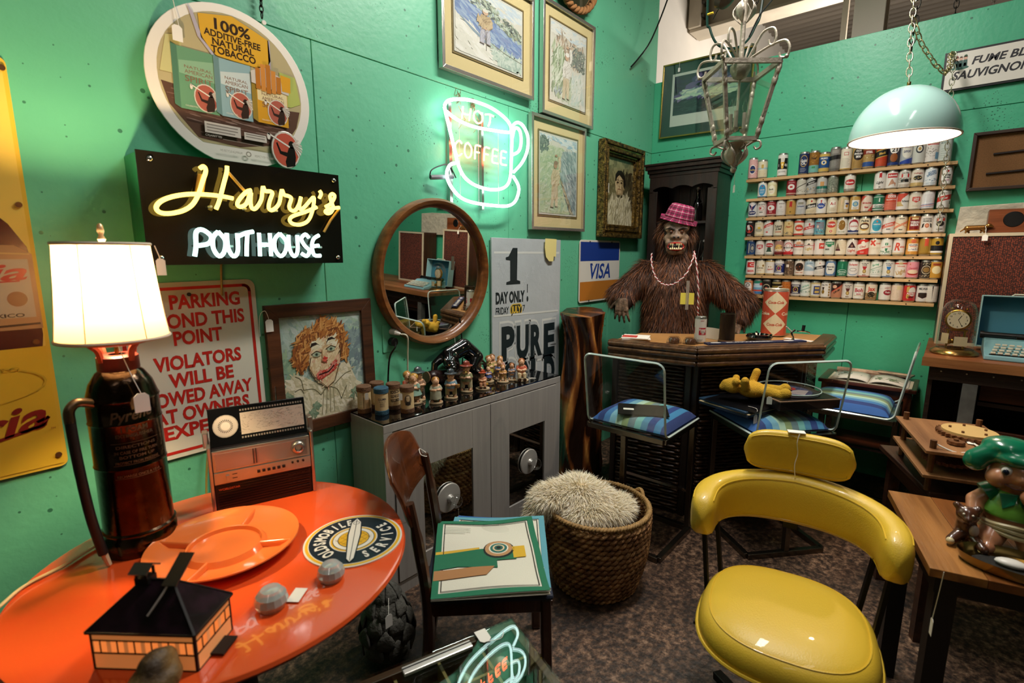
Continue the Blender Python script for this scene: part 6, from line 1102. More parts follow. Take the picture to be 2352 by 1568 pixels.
 for q in range(6):
  x = fx-.033+q*.0132; big = q in (1, 4)
  if q not in (2,): MB().lathe([(.0058, .0), (.0055, .008), (.001, .024 if big else .015)], 8, (x, -.166+6*(x-fx)**2, 1.626), (0, 0, -1)).build('tooth', mat('#e0d2a4', .3), fo, smooth=True)
  MB().lathe([(.0058, .0), (.0055, .007), (.002, .02 if q in (1, 4) else .012)], 8, (x, -.165+6*(x-fx)**2, 1.587)).build('tooth', mat('#e0d2a4', .3), fo, smooth=True)
 hs = mat('#7d6450', .6, vary=.5, dark='#40301f', vscale=40, bump=.3, bscale=80)
 link('left_hand', blob(hand_prims((-.372, -.17, 1.255), (.0, -.2, -1), (-.1, -1, .2), .17, .3, 1), .0055, 2), hs, t); link('right_hand', blob(hand_prims((.395, -.05, 1.12), (-.25, -.55, -.55), (.3, -.6, .7), .15, .45, -1), .0055, 2), hs, t)
 h = bpy.data.objects.new('plaid_hat', None); C.objects.link(h); tag(h, 'magenta tartan trilby hat tilted on the gorilla head', 'hat'); h.matrix_world = t.matrix_basis @ Matrix.Translation((-.025, -.005, 1.79)) @ Matrix.Rotation(.26, 4, 'Y') @ Matrix.Rotation(.1, 4, 'X'); pm = plaid()
 MB().lathe([(.1, 0), (.098, .02), (.088, .07), (.074, .098), (.055, .104), (.03, .092), (0, .088)], 32, sy=1.12).build('crown', pm, h, smooth=True, ang=180)
 b = MB(); b.grid(lambda u, v: ((.097+.028*v)*math.cos(2*PI*u), (.109+.034*v)*math.sin(2*PI*u), .004-.02*v*(1 if math.sin(2*PI*u) < 0 else -.4)), 36, 3, True); b.build('brim', pm, h, smooth=True, solid=.004)
 def strand(pts, n):
  P_ = spline(pts, n); o = []
  for c, ph in (('#d8ccc8', 0), ('#8c2a2c', PI)):
   MBx = MB().tube([p+Vector((.0035*math.cos(i*1.1+ph), .0035*math.sin(i*1.1+ph), .0035*math.sin(i*1.1+ph))) for i, p in enumerate(P_)], .0036, 5); o.append((MBx, c))
  return o
 nk = thing('bead_necklace', 'red and white twisted bead string around the gorilla neck', 'necklace', M=t.matrix_basis.copy())
 for pts, n in (([(-.19, -.1, 1.56), (-.185, -.175, 1.5), (-.16, -.215, 1.42), (-.12, -.235, 1.37), (-.075, -.243, 1.355), (-.02, -.243, 1.37), (.04, -.225, 1.43), (.075, -.18, 1.52), (.085, -.12, 1.575)], 12), ([(.085, -.12, 1.575), (.1, -.19, 1.5), (.12, -.235, 1.35), (.125, -.25, 1.22), (.13, -.25, 1.15)], 16)):
  for mb, c in strand(pts, n): mb.build('bead_strand', mat(c, .4), nk, smooth=True, ang=180)
 nt_ = MB().box((.055, -.262, 1.268), (.085, .003, .075), .05).build('price_note', mat('#d8cc50', .6), t); MB().box((.055, -.264, 1.29), (.02, .0012, .19)).build('tape_strip', mat('#a59c90', .2, alpha=.5), nt_)
gorilla()
# bar
BAR = [(2.651, 1.523), (2.722, 1.005), (3.317, .502), (3.784, .518)]
def offset(path, d):
 o = []; n = len(path)
 for i, p in enumerate(path):
  p = Vector(p); a = (p-Vector(path[i-1])).normalized() if i else None; b = (Vector(path[i+1])-p).normalized() if i < n-1 else None
  na = Vector((-a.y, a.x)) if a else None; nb = Vector((-b.y, b.x)) if b else None
  if na is None: q = p+nb*d
  elif nb is None: q = p+na*d
  else: m = (na+nb).normalized(); q = p+m*d/max(.3, m.dot(na))
  o.append((q.x, q.y))
 return o
def bar():
 t = thing('tiki_bar', 'faceted bar counter with woven rattan front before the gorilla', 'bar counter', (3.2, 1.0, 0)); L_ = lambda p: (p[0]-3.2, p[1]-1.0); P = [L_(p) for p in BAR]; rail = wood('#6b4a2e', '#3a2415', .3, 26, 0, .3); dk = wood('#2a1a10', '#150c07', .45, 16, 2)
 back = [(.6, -.44), (.53, -.2), (.16, .13), (-.1, .53)]
 MB().prism(offset(P, .04)+back, .985, 1.034).build('counter_top', mat('#b4834e', .4, vary=.18, vscale=3, bump=.05), t)
 def strip(d0, d1, z0, z1, nm, r):
  a, b = offset(P, d0), offset(P, d1)
  for i in range(3): MB().prism([a[i], a[i+1], b[i+1], b[i]], z0, z1).build(nm, rail, t, bev=r, seg=4)
 strip(.0, .07, 1.03, 1.046, 'edge_moulding', .005); strip(-.012, .012, 1.012, 1.04, 'rail_moulding', .011); strip(-.012, .03, .982, 1.012, 'rail_moulding', .013); strip(.004, .04, .968, .985, 'rail_moulding', .003); strip(-.008, .04, .938, .97, 'rail_moulding', .014)
 Q = offset(P, .1)
 for i in range(3):
  a, b = Vector(Q[i]), Vector(Q[i+1]); d = (b-a).normalized(); n = Vector((d.y, -d.x)); MB().prism([tuple(a), tuple(b), tuple(b-n*.02), tuple(a-n*.02)], 0, .97).build('panel_board', dk, t)
  for q in (a+d*.02, b-d*.02): MB().bar((q.x, q.y, 0), (q.x, q.y, .95), .035).build('corner_post', dk, t, bev=.004)
  Lh = (b-a).length; rn = random.Random(i); w = MB()
  for r in range(44):
   z = .03+r*.0208; ph = PI*(r % 2)
   w.tube([(a.x+d.x*s+n.x*(.008+.007*math.cos(s*42+ph)), a.y+d.y*s+n.y*(.008+.007*math.cos(s*42+ph)), z+.002*math.sin(s*11+r)) for s in [.045+(Lh-.09)*k/int(Lh*48) for k in range(int(Lh*48)+1)]], .0098, 4)
  o = w.build('wicker_weave', mat('#4a3120', .35, vary=.6, dark='#1d110a', vscale=30), t, smooth=True, ang=180); o['kind'] = 'stuff'
bar()
ZB = 1.046
def bar_items():
 z = 1.035
 b = MB()
 o = MB().box((2.83, 1.43, z+.011), (.14, .17, .006), .5).build('napkin_stack', mat('#ddd6ca', .8), bev=.001); tag(o, 'folded white paper napkins with red print on the bar left end', 'napkins')
 MB().box((2.83, 1.43, z+.017), (.15, .16, .004), .35).build('napkin', mat('#e4ddd2', .8), o); MB().box((2.81, 1.46, z+.0198), (.08, .09, .001), .35).build('red_print', mat('#b5382c', .7), o)
 o = MB().lathe([(0, .0), (.03, .002), (.032, .02), (.026, .03), (0, .028)], 16).build('wrapped_puck', mat('#5c4030', .25, coat=.6, bump=.5, bscale=50), smooth=True); o.location = (2.865, 1.2, z); tag(o, 'brown disc in clear wrap on the bar, nearer the napkins', 'wrapped disc', 'wrapped discs on the bar')
 MB().lathe([(.045, .001), (.04, .02), (.03, .036), (0, .04)], 14, sx=1.2).build('clear_wrap', pane((.9, .87, .84), .05), o, smooth=True)
 o2 = o.copy(); C.objects.link(o2); o2.location = (2.9, 1.115, z); o2['label'] = 'brown disc in clear wrap on the bar, nearer the tall white can'
 for c in o.children: d = c.copy(); C.objects.link(d); d.parent = o2
 beer_can(2.965, 1.085, z, .158, '#dcd8d0', [('q', '#b8283a', -.2, .3, 1.1, .62), ('q', '#b8283a', -1.6, .36, -1.0, .62), ('t', 'Rheingold', W_, .54, .1, .5, 1.3), ('o', W_, .44, .45, .045, .5), ('t', 'EXTRA', K_, .44, .05, .5, .6), ('t', 'DRY', W_, .36, .06, .5, .5), ('t', 'LIGHT', '#b8686c', .93, .05, .3, .6), ('l', '#a5a09a', .03, .12, 3, .5)], 'tall white and red can standing on the bar in front of the gorilla', None, .033, rz=math.radians(-71))
 o = MB().lathe([(.046, .0), (.048, .01), (.044, .012), (.043, .17), (.045, .176), (.04, .177), (.04, .02), (0, .018)], 28).build('dice_cup', mat('#4a3a2c', .45, .3, vary=.6, dark='#22170f', vscale=18, stretch=(1, 1, .3)), smooth=True); o.location = (3.07, .965, z); tag(o, 'tall dark brown leather dice cup on the bar by the gorilla hand', 'cup')
 MB().lathe([(.0465, .012), (.0475, .016), (.0465, .02)], 28).build('stitched_band', mat('#7a5c40', .5), o)
 b = MB(); b.grid(lambda u, v: (3.15-.05*u+.02*math.sin(u*PI), 1.13-.13*u, z+.001+.07*v), 8, 1); o = b.build('folded_card', mat('#ded6cc', .7), solid=.001); tag(o, 'curved white note card standing between the can and the dice cup', 'card')
 d = Vector((.763, -.646, 0)); m = thing('bar_mat', 'long navy rubber bar mat with white lettering on the bar edge', 'mat', (2.85, 1.0, z+.012), math.atan2(-.503, .595))
 MB().bx(0, .62, -.012, .035, 0, .01).build('rubber_base', mat('#1a2350', .6, bump=.8, bscale=300), m); P = Print(.0002); P.M = None; P.l = 52
 P.text('BUDWEISER', .27, .011, .02, '#d8d4d0', w=.29, bold=.04); P.poly(ell(.06, .011, .032, .014), '#d8d4d0'); P.poly(ell(.52, .011, .032, .014), '#d8d4d0'); P.build('letter_print', m, .6)
 o = MB().lathe([(0, .004), (.05, .003), (.066, .01), (.075, .028), (.066, .042), (.052, .044), (.045, .034), (.036, .022), (0, .02)], 32).build('ashtray', GBLACK, smooth=True); o.location = (3.26, .835, z); tag(o, 'glossy round black ashtray on the bar before the tall red tin', 'ashtray')
 for a in (.5, 2.6, 4.7): MB().cyl((.058*math.cos(a), .058*math.sin(a), .043), (.07*math.cos(a), .07*math.sin(a), .045), .006).build('rest_notch', GBLACK, o, smooth=True)
 D = lambda cy: ('v', '#e0d2ae', [(-.95, cy), (0, cy+.25), (.95, cy), (0, cy-.25)])
 o = beer_can(3.555, .83, z, .3, '#c2523a', [D(.75), D(.25), ('t', 'Coca-Cola', '#c2523a', .76, .065, 0, 1.2, .3), ('t', 'Coca-Cola', '#c2523a', .25, .065, 0, 1.2, .3), ('t', 'Coke', '#e8dcc0', .5, .07, -.9, .95), ('t', 'Coke', '#e8dcc0', .5, .07, .95, .95), ('v', '#e0d2ae', [(-2.9, .5), (-1.95, .75), (-1.7, .5), (-1.95, .25)])], 'tall red and cream diamond patterned cola tin on the bar', None, .074, rz=math.radians(-74), name='cola_tin', cat='tin')
 MB().lathe([(0, .292), (.07, .292), (.072, .303), (.069, .303), (.066, .296)], 32).build('tin_lid', mat('#d8ccb4', .4, .3), o); MB().tube([(0, 0, .296), (.01, .01, .315), (.03, .0, .32)], .002, 5).build('pull_wick', TAGW, o)
 c = thing('chrome_opener', 'chrome lever bottle opener standing on the bar right side', 'opener', (3.325, .665, z)); MB().lathe([(.03, 0), (.028, .008), (.008, .02), (.006, .03)], 20).build('foot', CHROME, c, smooth=True)
 MB().tube([(0, 0, .03), (.0, .012, .06), (.02, -.0, .075)], [.006, .007, .008], 8).build('arm', CHROME, c, smooth=True); MB().tube([(.0, .01, .066), (-.02, .03, .09), (-.03, .035, .098)], [.003, .004, .003], 6).build('lever', mat('#d4d0c8', .3), c); MB().tube([(.02, -.01, .07), (.05, -.06, .068), (.055, -.075, .06)], .004, 6).build('handle', CHROME, c)
 MB().cyl((.04, -.04, .07), (.045, -.042, .105), .009).build('black_grip', BLACK, c)
 o = MB().box((3.45, .66, z+.003), (.05, .16, .003), -.2).build('paper_slip', mat('#ddd6cc', .7)); tag(o, 'white paper slip lying on the bar right of the opener', 'paper')
bar_items()
# carved log
def tiki_log():
 t = thing('carved_log', 'tall carved wooden tiki log standing against the left wall', 'carving', (2.93, 1.885, 0)); b = MB(); rn = random.Random(4)
 def R(a, z):
  r = .14+.02*math.sin(z*2.4+1)+.03*max(0, (z-.95)/.22)**2
  v = 0
  for k, (f, ph, am) in enumerate(((7, 0, .018), (5, 1.3, .012), (11, 2.1, .006))): v -= am*abs(math.sin((a*f/2)+ph+1.3*math.sin(z*5.2+k)+z*(1.4-k)))**.6
  if .3 < z < .74: v += .016*math.sin(a*2.2-4.9)*math.sin((z-.3)/.44*PI)
  return max(.05, r+v+.01)
 b.grid(lambda u, v: (R(2*PI*u, v*1.165)*math.cos(2*PI*u)*1.12, R(2*PI*u, v*1.165)*math.sin(2*PI*u)*1.0, v*1.165+.02*math.sin(2*PI*u+1)*v), 110, 90, True)
 n = len(b.v); top = [tuple(b.v[i]) for i in range(n-110, n)]; b.add(top, [tuple(range(110))])
 m, N, L, p = nt('carved wood'); g = N.new('ShaderNodeNewGeometry'); tc = N.new('ShaderNodeTexCoord'); mp = N.new('ShaderNodeMapping'); mp.inputs['Scale'].default_value = (14, 14, 1.3); L.new(tc.outputs['Object'], mp.inputs[0]); nz = N.new('ShaderNodeTexNoise'); nz.inputs['Scale'].default_value = 1.6; nz.inputs['Detail'].default_value = 5; L.new(mp.outputs[0], nz.inputs[0])
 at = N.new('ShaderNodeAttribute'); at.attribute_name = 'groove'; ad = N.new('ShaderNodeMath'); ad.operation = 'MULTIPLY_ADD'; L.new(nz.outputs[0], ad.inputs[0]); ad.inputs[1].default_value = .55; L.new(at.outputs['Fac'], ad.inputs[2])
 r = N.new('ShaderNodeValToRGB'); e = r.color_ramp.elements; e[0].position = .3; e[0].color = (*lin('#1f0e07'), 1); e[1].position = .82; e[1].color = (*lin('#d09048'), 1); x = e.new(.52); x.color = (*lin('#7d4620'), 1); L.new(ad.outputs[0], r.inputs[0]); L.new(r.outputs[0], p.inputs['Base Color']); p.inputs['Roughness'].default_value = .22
 o = b.build('carved_trunk', m, t, smooth=True, ang=60); me = o.data; a = me.attributes.new('groove', 'FLOAT', 'POINT'); vals = []
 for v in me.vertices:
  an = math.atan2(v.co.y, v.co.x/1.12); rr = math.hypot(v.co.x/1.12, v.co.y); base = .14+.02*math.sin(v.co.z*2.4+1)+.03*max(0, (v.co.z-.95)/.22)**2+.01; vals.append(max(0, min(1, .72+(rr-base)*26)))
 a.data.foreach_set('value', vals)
tiki_log()
# ---------------------------------------------------------------- bar stools
def stripes(axis=0, w=.43):
 m, N, L, p = nt('stripes'); tc = N.new('ShaderNodeTexCoord'); sp = N.new('ShaderNodeSeparateXYZ'); L.new(tc.outputs['Object'], sp.inputs[0]); mr = N.new('ShaderNodeMapRange'); mr.inputs[1].default_value = -w/2; mr.inputs[2].default_value = w/2; L.new(sp.outputs[axis], mr.inputs[0]); r = N.new('ShaderNodeValToRGB'); r.color_ramp.interpolation = 'CONSTANT'
 cs = ['#2c5a9c', '#24386f', '#3f74a8', '#78a9bc', '#b4d2bc', '#8ea070', '#6b8288', '#74b4b0', '#4a86a8', '#27407f', '#3a7fae', '#24396f']; e = r.color_ramp.elements
 while len(e) < len(cs): e.new(.5)
 for i, c in enumerate(cs): e[i].position = i/len(cs); e[i].color = (*lin(c), 1)
 L.new(mr.outputs[0], r.inputs[0]); L.new(r.outputs[0], p.inputs['Base Color']); p.inputs['Roughness'].default_value = .85; return m
STR = stripes(); ACR = pane((.93, .96, .95), .02); ACE = mat('#c6d6d0', .12, coat=.6)
BSTL = mat('#6f675c', .28, 1, bump=.1, bscale=300, stretch=(1, 1, .05))
def stool(loc, rz, label):
 t = thing('bar_stool', label, 'stool', loc, rz, 'acrylic bar stools at the bar'); w = .215
 for n, x, y in (('leg', 0, -w), ('leg', -w+.01, w-.03), ('leg', w-.01, w-.03)): MB().bar((x, y, .03), (x, y, .632), .028).build(n, BSTL, t, bev=.002)
 for a, b in (((-w, -w), (w, -w)), ((w, -w), (w, w-.03)), ((w, w-.03), (-w, w-.03)), ((-w, w-.03), (-w, -w))): MB().bar((*a, .015), (*b, .015), .028).build('floor_bar', BSTL, t, bev=.002); MB().bar((*a, .645), (*b, .645), .026).build('seat_rail', BSTL, t, bev=.002)
 MB().bar((-w, w-.03, .24), (w, w-.03, .24), .016).build('foot_rest', CHROME, t)
 prof = [(w, .662), (-w+.04, .662)]+[(-w+.04-.045*math.sin(a), .662+.045*(1-math.cos(a))) for a in [PI/2*k/5 for k in range(1, 6)]]+[(-w-.055, 1.045)]
 def sheet(d): return prof
 b = MB(); nrm = []
 for i in range(len(prof)): a, c = prof[max(i-1, 0)], prof[min(i+1, len(prof)-1)]; dx, dz = c[0]-a[0], c[1]-a[1]; l = math.hypot(dx, dz); nrm.append((-dz/l, dx/l))
 P1 = [(q[0]-n[0]*.005, q[1]-n[1]*.005) for q, n in zip(prof, nrm)]; P2 = [(q[0]+n[0]*.005, q[1]+n[1]*.005) for q, n in zip(prof, nrm)]; N_ = len(prof); W = lambda i, s: s*(w+.005)
 for pp in (P1, P2):
  vs = []
  for i, (y, z) in enumerate(pp): vs += [(-w-.005, y, z), (w+.005, y, z)]
  b.add(vs, [(2*i, 2*i+1, 2*i+3, 2*i+2) for i in range(N_-1)])
 # rounded top corners of the back are kept by the bright polished edge strips
 o = b.build('acrylic_shell', ACR, t)
 e = []; R = .04; yb, zb = prof[-1]; yt = prof[-2]
 back = lambda x, z: (x, yt[0]+(yb-yt[0])*(z-yt[1])/(zb-yt[1]), z)
 left = [(-w-.005, y, z) for y, z in prof[:-1]]+[back(-w-.005, zb-R)]+[back(-w-.005+R*(1-math.cos(a)), zb-R+R*math.sin(a)) for a in [PI/2*k/5 for k in range(1, 6)]]
 pts = left+[(-x, y, z) for x, y, z in reversed(left)]
 MB().tube(pts, .0062, 4).build('polished_edge', ACE, t)
 cu = MB(); cu.grid(lambda u, v: ((u-.5)*.42, (v-.5)*.4+.01, .672+.055*(1-abs(2*u-1)**5)**.5*(1-abs(2*v-1)**5)**.5), 20, 20); cu.grid(lambda u, v: ((.5-u)*.42, (v-.5)*.4+.01, .672-.008), 20, 20); cu.build('cushion', STR, t, smooth=True)
 return t
s1 = stool((2.478, 1.185, 0), -PI/2, 'acrylic bar stool with striped cushion beside the carved log, black card on it')
s2 = stool((2.90, .66, 0), math.radians(-40.5), 'acrylic bar stool with teddy bear and record on its seat')
s3 = stool((3.56, .36, 0), 0, 'acrylic bar stool with bare striped cushion by the magazine table')
o = MB().box((2.43, 1.17, .731), (.19, .26, .004), .5).build('black_card', mat('#15130f', .4)); tag(o, 'black card with a white tag lying on the left stool cushion', 'card'); MB().box((2.385, 1.23, .7345), (.03, .055, .001), .5).build('tag_sticker', TAGW, o)
def stool_items():
 M = Matrix.Translation((2.90, .66, 0)) @ Matrix.Rotation(math.radians(-40.5), 4, 'Z')
 a = thing('album_stack', 'stack of dark blue albums under the teddy bear on the stool', 'albums', M=M @ Matrix.Translation((-.13, .06, .731)) @ Matrix.Rotation(.35, 4, 'Z'))
 for k, (c, dz, r) in enumerate((('#14263c', .014, 0), ('#c9b48c', .006, .03), ('#1d3a54', .012, -.05))):
  z = (0, .014, .02)[k]; MB().box((0, 0, z+dz/2), (.31, .31, dz), r).build('album', mat(c, .5), a, bev=.002)
 MB().box((-.02, -.02, .034), (.27, .3, .004), .1).build('album_sleeve', mat('#0b0b0e', .3), a); price_tag(a, (-.12, -.175, .02), .028, .045, [(-.12, -.175, .02), (-.1, -.165, .045), (-.08, -.1, .04)])
 b = thing('record_case', 'black tray case with a picture record under clear lid on the stool', 'record', M=M @ Matrix.Translation((.1, -.0, .772)))
 MB().bx(-.17, .17, -.17, .17, 0, .045).build('case', mat('#0d0c0e', .35), b, bev=.004); MB().bx(-.172, .172, -.172, .172, .045, .05).build('case_rim', mat('#a5826c', .4), b); MB().bx(-.165, .165, -.165, .165, .05, .052).build('inner_card', mat('#0b0b0d', .3), b)
 MB().lathe([(0, .052), (.15, .052), (.15, .056), (0, .056)], 40).build('picture_record', mat('#2a2a30', .2), b); P = Print(.0002); P.l = 285; P.poly(ell(0, 0, .115), '#4c4c6c'); P.up(); P.poly([(-.1, -.02), (.02, -.1), (.1, -.03), (.06, .0), (-.03, -.02)], '#b8a8a8'); P.poly([(-.08, .03), (-.02, .05), (-.05, .08)], '#d0ccd0'); P.up(); P.ring(.03, .035, .018, .034, '#c43c30'); P.poly(ell(.0, 0, .02), '#121214'); P.build('record_print', b, .2)
 MB().lathe([(.148, .052), (.156, .07), (.152, .078), (0, .08)], 40).build('clear_lid', pane((.95, .95, .95)), b, smooth=True); MB().tube([(.155*math.cos(q), .155*math.sin(q), .07) for q in [2*PI*k/40 for k in range(40)]], .003, 6, closed=True).build('lid_rim', ACE, b)
 m = mat('#d6a52c', .9, bump=.8, bscale=220); c = thing('teddy_bear', 'yellow plush teddy bear lying on its back on the stool', 'teddy bear', M=M @ Matrix.Translation((-.09, -.0, .84)) @ Matrix.Rotation(-.55, 4, 'Z'))
 link('body', blob([('s', (-.02, 0, 0), (.075, .055, .045)), ('s', (-.115, .0, .012), (.05, .048, .043)), ('c', (-.15, 0, .02), (-.165, 0, .0), .024, .02), ('c', (-.055, -.05, .02), (-.06, -.07, .06), .022, .02), ('c', (-.02, .05, .02), (.0, .06, .085), .02, .021), ('c', (.05, -.03, 0), (.12, -.045, -.01), .03, .026), ('c', (.05, .03, 0), (.125, .03, .0), .03, .026), ('s', (.135, -.05, .005), .028), ('s', (.14, .035, .012), .028), ('s', (-.1, -.045, .045), .02), ('s', (-.1, .045, .045), .02)], .006, 3), m, c); price_tag(c, (.06, -.085, -.01), .026, .04)
stool_items()
# ---------------------------------------------------------------- yellow armchair
YEL = mat('#dab434', .42, bump=.12, bscale=260, coat=.15); YB = mat('#12100e', .4, .5)
def yellow_chair():
 t = thing('yellow_armchair', 'yellow vinyl swivel armchair with wrap around back and headrest', 'armchair', (1.6, .27, 0), .2)
 def se(u, r, n=2.6): c, s = math.cos(2*PI*u), math.sin(2*PI*u); return r*.245*math.copysign(abs(c)**(2/n), c), r*.24*math.copysign(abs(s)**(2/n), s)
 b = MB(); pr = [(.0, .512), (.35, .511), (.62, .506), (.8, .497), (.9, .485), (.96, .468), (1.0, .44), (1.0, .418), (.97, .41)]
 b.grid(lambda u, v: (*[q-.03*(i == 0) for i, q in enumerate(se(u, pr[min(8, round(v*8))][0]))], pr[min(8, round(v*8))][1]), 56, 8, True); b.build('seat_cushion', YEL, t, smooth=True, ang=180)
 MB().tube([(se(k/56, 1.01)[0]-.03, se(k/56, 1.01)[1], .42) for k in range(56)], .006, 6, closed=True).build('seat_piping', YEL, t, smooth=True); MB().tube([(se(k/56, .88)[0]-.03, se(k/56, .88)[1], .4885) for k in range(56)], .0022, 5, closed=True).build('seat_seam', YEL, t, smooth=True)
 # wrap-around back: section swept along a U
 path = []
 for k in range(41):
  a = math.radians(-103+206*k/40); x, y = .115+.225*math.copysign(abs(math.cos(a))**.8, math.cos(a)), .268*math.copysign(abs(math.sin(a))**.85, math.sin(a)); path.append((x, y))
 def sec(i, q):
  x, y = path[i]; p0, p1 = path[max(0, i-1)], path[min(40, i+1)]; d = Vector((p1[0]-p0[0], p1[1]-p0[1], 0)).normalized(); n = Vector((d.y, -d.x, 0)); e = min(1, min(i, 40-i)/3.0); f = math.sqrt(max(.02, 1-(1-e)**2)); lean = .03*(1-abs(i-20)/20)
  a = 2*PI*q; c, s = math.cos(a), math.sin(a); tx = .042*math.copysign(abs(c)**.6, c)*f; tz = .087*math.copysign(abs(s)**.6, s)*f*(.85+.15*(1-abs(i-20)/20)); P = Vector((x, y, .69-.02*abs(i-20)/20))+n*(tx+(tz+.087)*lean/.17*.6)+Vector((0, 0, tz)); return P
 b = MB(); b.grid(lambda u, v: sec(round(v*40), u), 24, 40, True); n = 24; b.f += [tuple(range(n-1, -1, -1)), tuple(range(40*n, 41*n))]; b.mi += [0, 0]; b.build('wrap_back', YEL, t, smooth=True, ang=180)
 for off, nm in ((.16, 'back_seam'), (.84, 'back_seam')): pass
 for uq in (.125, .375, .625, .875): MB().tube([sec(i, uq) for i in range(2, 39)], .0024, 5).build('back_piping', YEL, t, smooth=True)
 b = MB()
 def hr(u, v):
  y = (v-.5)*2; a = 2*PI*u; c, s = math.cos(a), math.sin(a); f = (1-abs(y)**5)**.4 if abs(y) < 1 else .02; return (.365-.03*y*y+.024*math.copysign(abs(c)**.6, c)*max(f, .1), y*.172, .852+.076*math.copysign(abs(s)**.6, s)*max(f, .1)-.0*y)
 b.grid(hr, 24, 26, True); b.f += [tuple(range(23, -1, -1)), tuple(range(26*24, 27*24))]; b.mi += [0, 0]; h = b.build('headrest', YEL, t, smooth=True, ang=180); MB().tube([hr(.375, k/30) for k in range(2, 29)]+[hr(.625, k/30) for k in range(28, 1, -1)], .0022, 5, closed=True).build('headrest_piping', YEL, h, smooth=True)
 MB().bx(.385, .4, -.025, .025, .55, .88).build('headrest_bracket', YB, t, bev=.002)
 for s in (-1, 1):
  MB().bar((.08, s*.235, .40), (.1, s*.262, .64), .012, .03).build('arm_post', YB, t); MB().bar((.17, s*.2, .40), (.2, s*.235, .64), .012, .03).build('arm_post', YB, t); MB().bar((-.1, s*.235, .402), (.17, s*.2, .402), .03, .01).build('side_strap', YB, t)
 MB().lathe([(.09, .41), (.09, .4), (.035, .385), (.03, .09), (.05, .07), (.05, .04)], 20, (-.03, 0, 0)).build('pedestal', YB, t, smooth=True)
 for k in range(4): a = PI/4+k*PI/2; MB().bar((-.03, 0, .06), (-.03+.27*math.cos(a), .27*math.sin(a), .03), .035, .03).build('foot', YB, t, bev=.004)
 tg = MB().box((.36, .01, .932), (.03, .055, .003), .2).build('price_tag', TAGW, t); MB().tube(spline([(.34, .0, .932), (.335, .005, .9), (.337, .0, .86), (.333, .006, .82), (.33, .002, .78)], 5), .0016, 5).build('tag_string', TAGW, tg)
yellow_chair()
# ---------------------------------------------------------------- basket and sheepskin
def basket():
 t = thing('wicker_basket', 'round woven rope basket holding a sheepskin on the concrete floor', 'basket', (1.95, 1.15, 0)); cols = ['#bd8c58', '#ab7c4c', '#c99b66', '#a07244']
 R = lambda z: .185+.055*math.sin(min(1, z/.25)*PI/2)-.004*math.sin(z*9)
 for k in range(15):
  z = .014+k*.0245; r = R(z); n = 150
  b = MB()
  for s in range(2): b.tube([((r+.008*math.cos(q*.95+s*PI+k))*math.cos(2*PI*q/n), (r+.008*math.cos(q*.95+s*PI+k))*math.sin(2*PI*q/n), z+.0075*math.sin(q*.95+s*PI+k)+.002*math.sin(q*.2+k)) for q in range(n)], .0098, 5, closed=True)
  b.build('rope_coil', mat(cols[k % 4], .75, vary=.7, dark='#6b4524', vscale=18, bump=.6, bscale=160), t, smooth=True, ang=180)
 r = R(.38); b = MB(); n = 200
 for s in range(2): b.tube([((r+.006*math.cos(q*1.6+s*PI))*math.cos(2*PI*q/n), (r+.006*math.cos(q*1.6+s*PI))*math.sin(2*PI*q/n), .388+.006*math.sin(q*1.6+s*PI)) for q in range(n)], .0085, 5, closed=True)
 b.build('rim', mat('#b08a54', .7, vary=.4, vscale=30), t, smooth=True, ang=180)
 for q in range(30): a = 2*PI*q/30; MB().tube([((R(z)-.004)*math.cos(a), (R(z)-.004)*math.sin(a), z) for z in (.02, .1, .2, .3, .385)], .003, 5).build('stake', mat('#c8a468', .6), t)
 for a0 in (-.45, PI-.45):
  P_ = [((r+.012*math.sin(PI*k/10))*math.cos(a0+(k-5)*.035), (r+.012*math.sin(PI*k/10))*math.sin(a0+(k-5)*.035), .375-.0*k+.035*math.sin(PI*k/10)) for k in range(11)]; MB().tube(P_, .009, 7).build('handle', mat('#b08a54', .7, bump=.6, bscale=120), t, smooth=True)
 MB().lathe([(0, .004), (.185, .004)], 30).build('base', mat('#6b4a2a', .8), t); price_tag(t, (-.235, .03, .33), .022, .04, [(-.235, .03, .33), (-.235, .025, .39)], Matrix.Rotation(PI/2, 4, 'X') @ Matrix.Rotation(.0, 4, 'Y') )
basket()
def sheepskin():
 me = blob([('s', (-.04, .08, .03), (.12, .1, .06)), ('s', (-.13, .14, .02), (.1, .08, .055)), ('c', (-.17, .17, .0), (-.23, .19, -.08), .065, .035), ('s', (.05, -.06, -.04), (.12, .09, .045)), ('s', (-.0, .02, .0), (.11, .09, .06)), ('s', (-.07, .0, -.02), (.12, .1, .05))], .014, 5)
 o = link('sheepskin', me, mat('#cdb890', .9)); o.location = (1.93, 1.15, .41); tag(o, 'cream fluffy sheepskin draped over the left rim of the basket', 'sheepskin')
 def comb(P, N): return np.stack([P[:, 0]*2+.1, P[:, 1]*1.5, -.3+0*P[:, 0]], 1)
 fur('wool_pile', me, o, 30000, .045, .0017, ['#fbf2dc', '#f2e6c8', '#fff8ea', '#eadab6', '#f6ead0'], comb, None, 9, .45, .4, .8)
sheepskin()
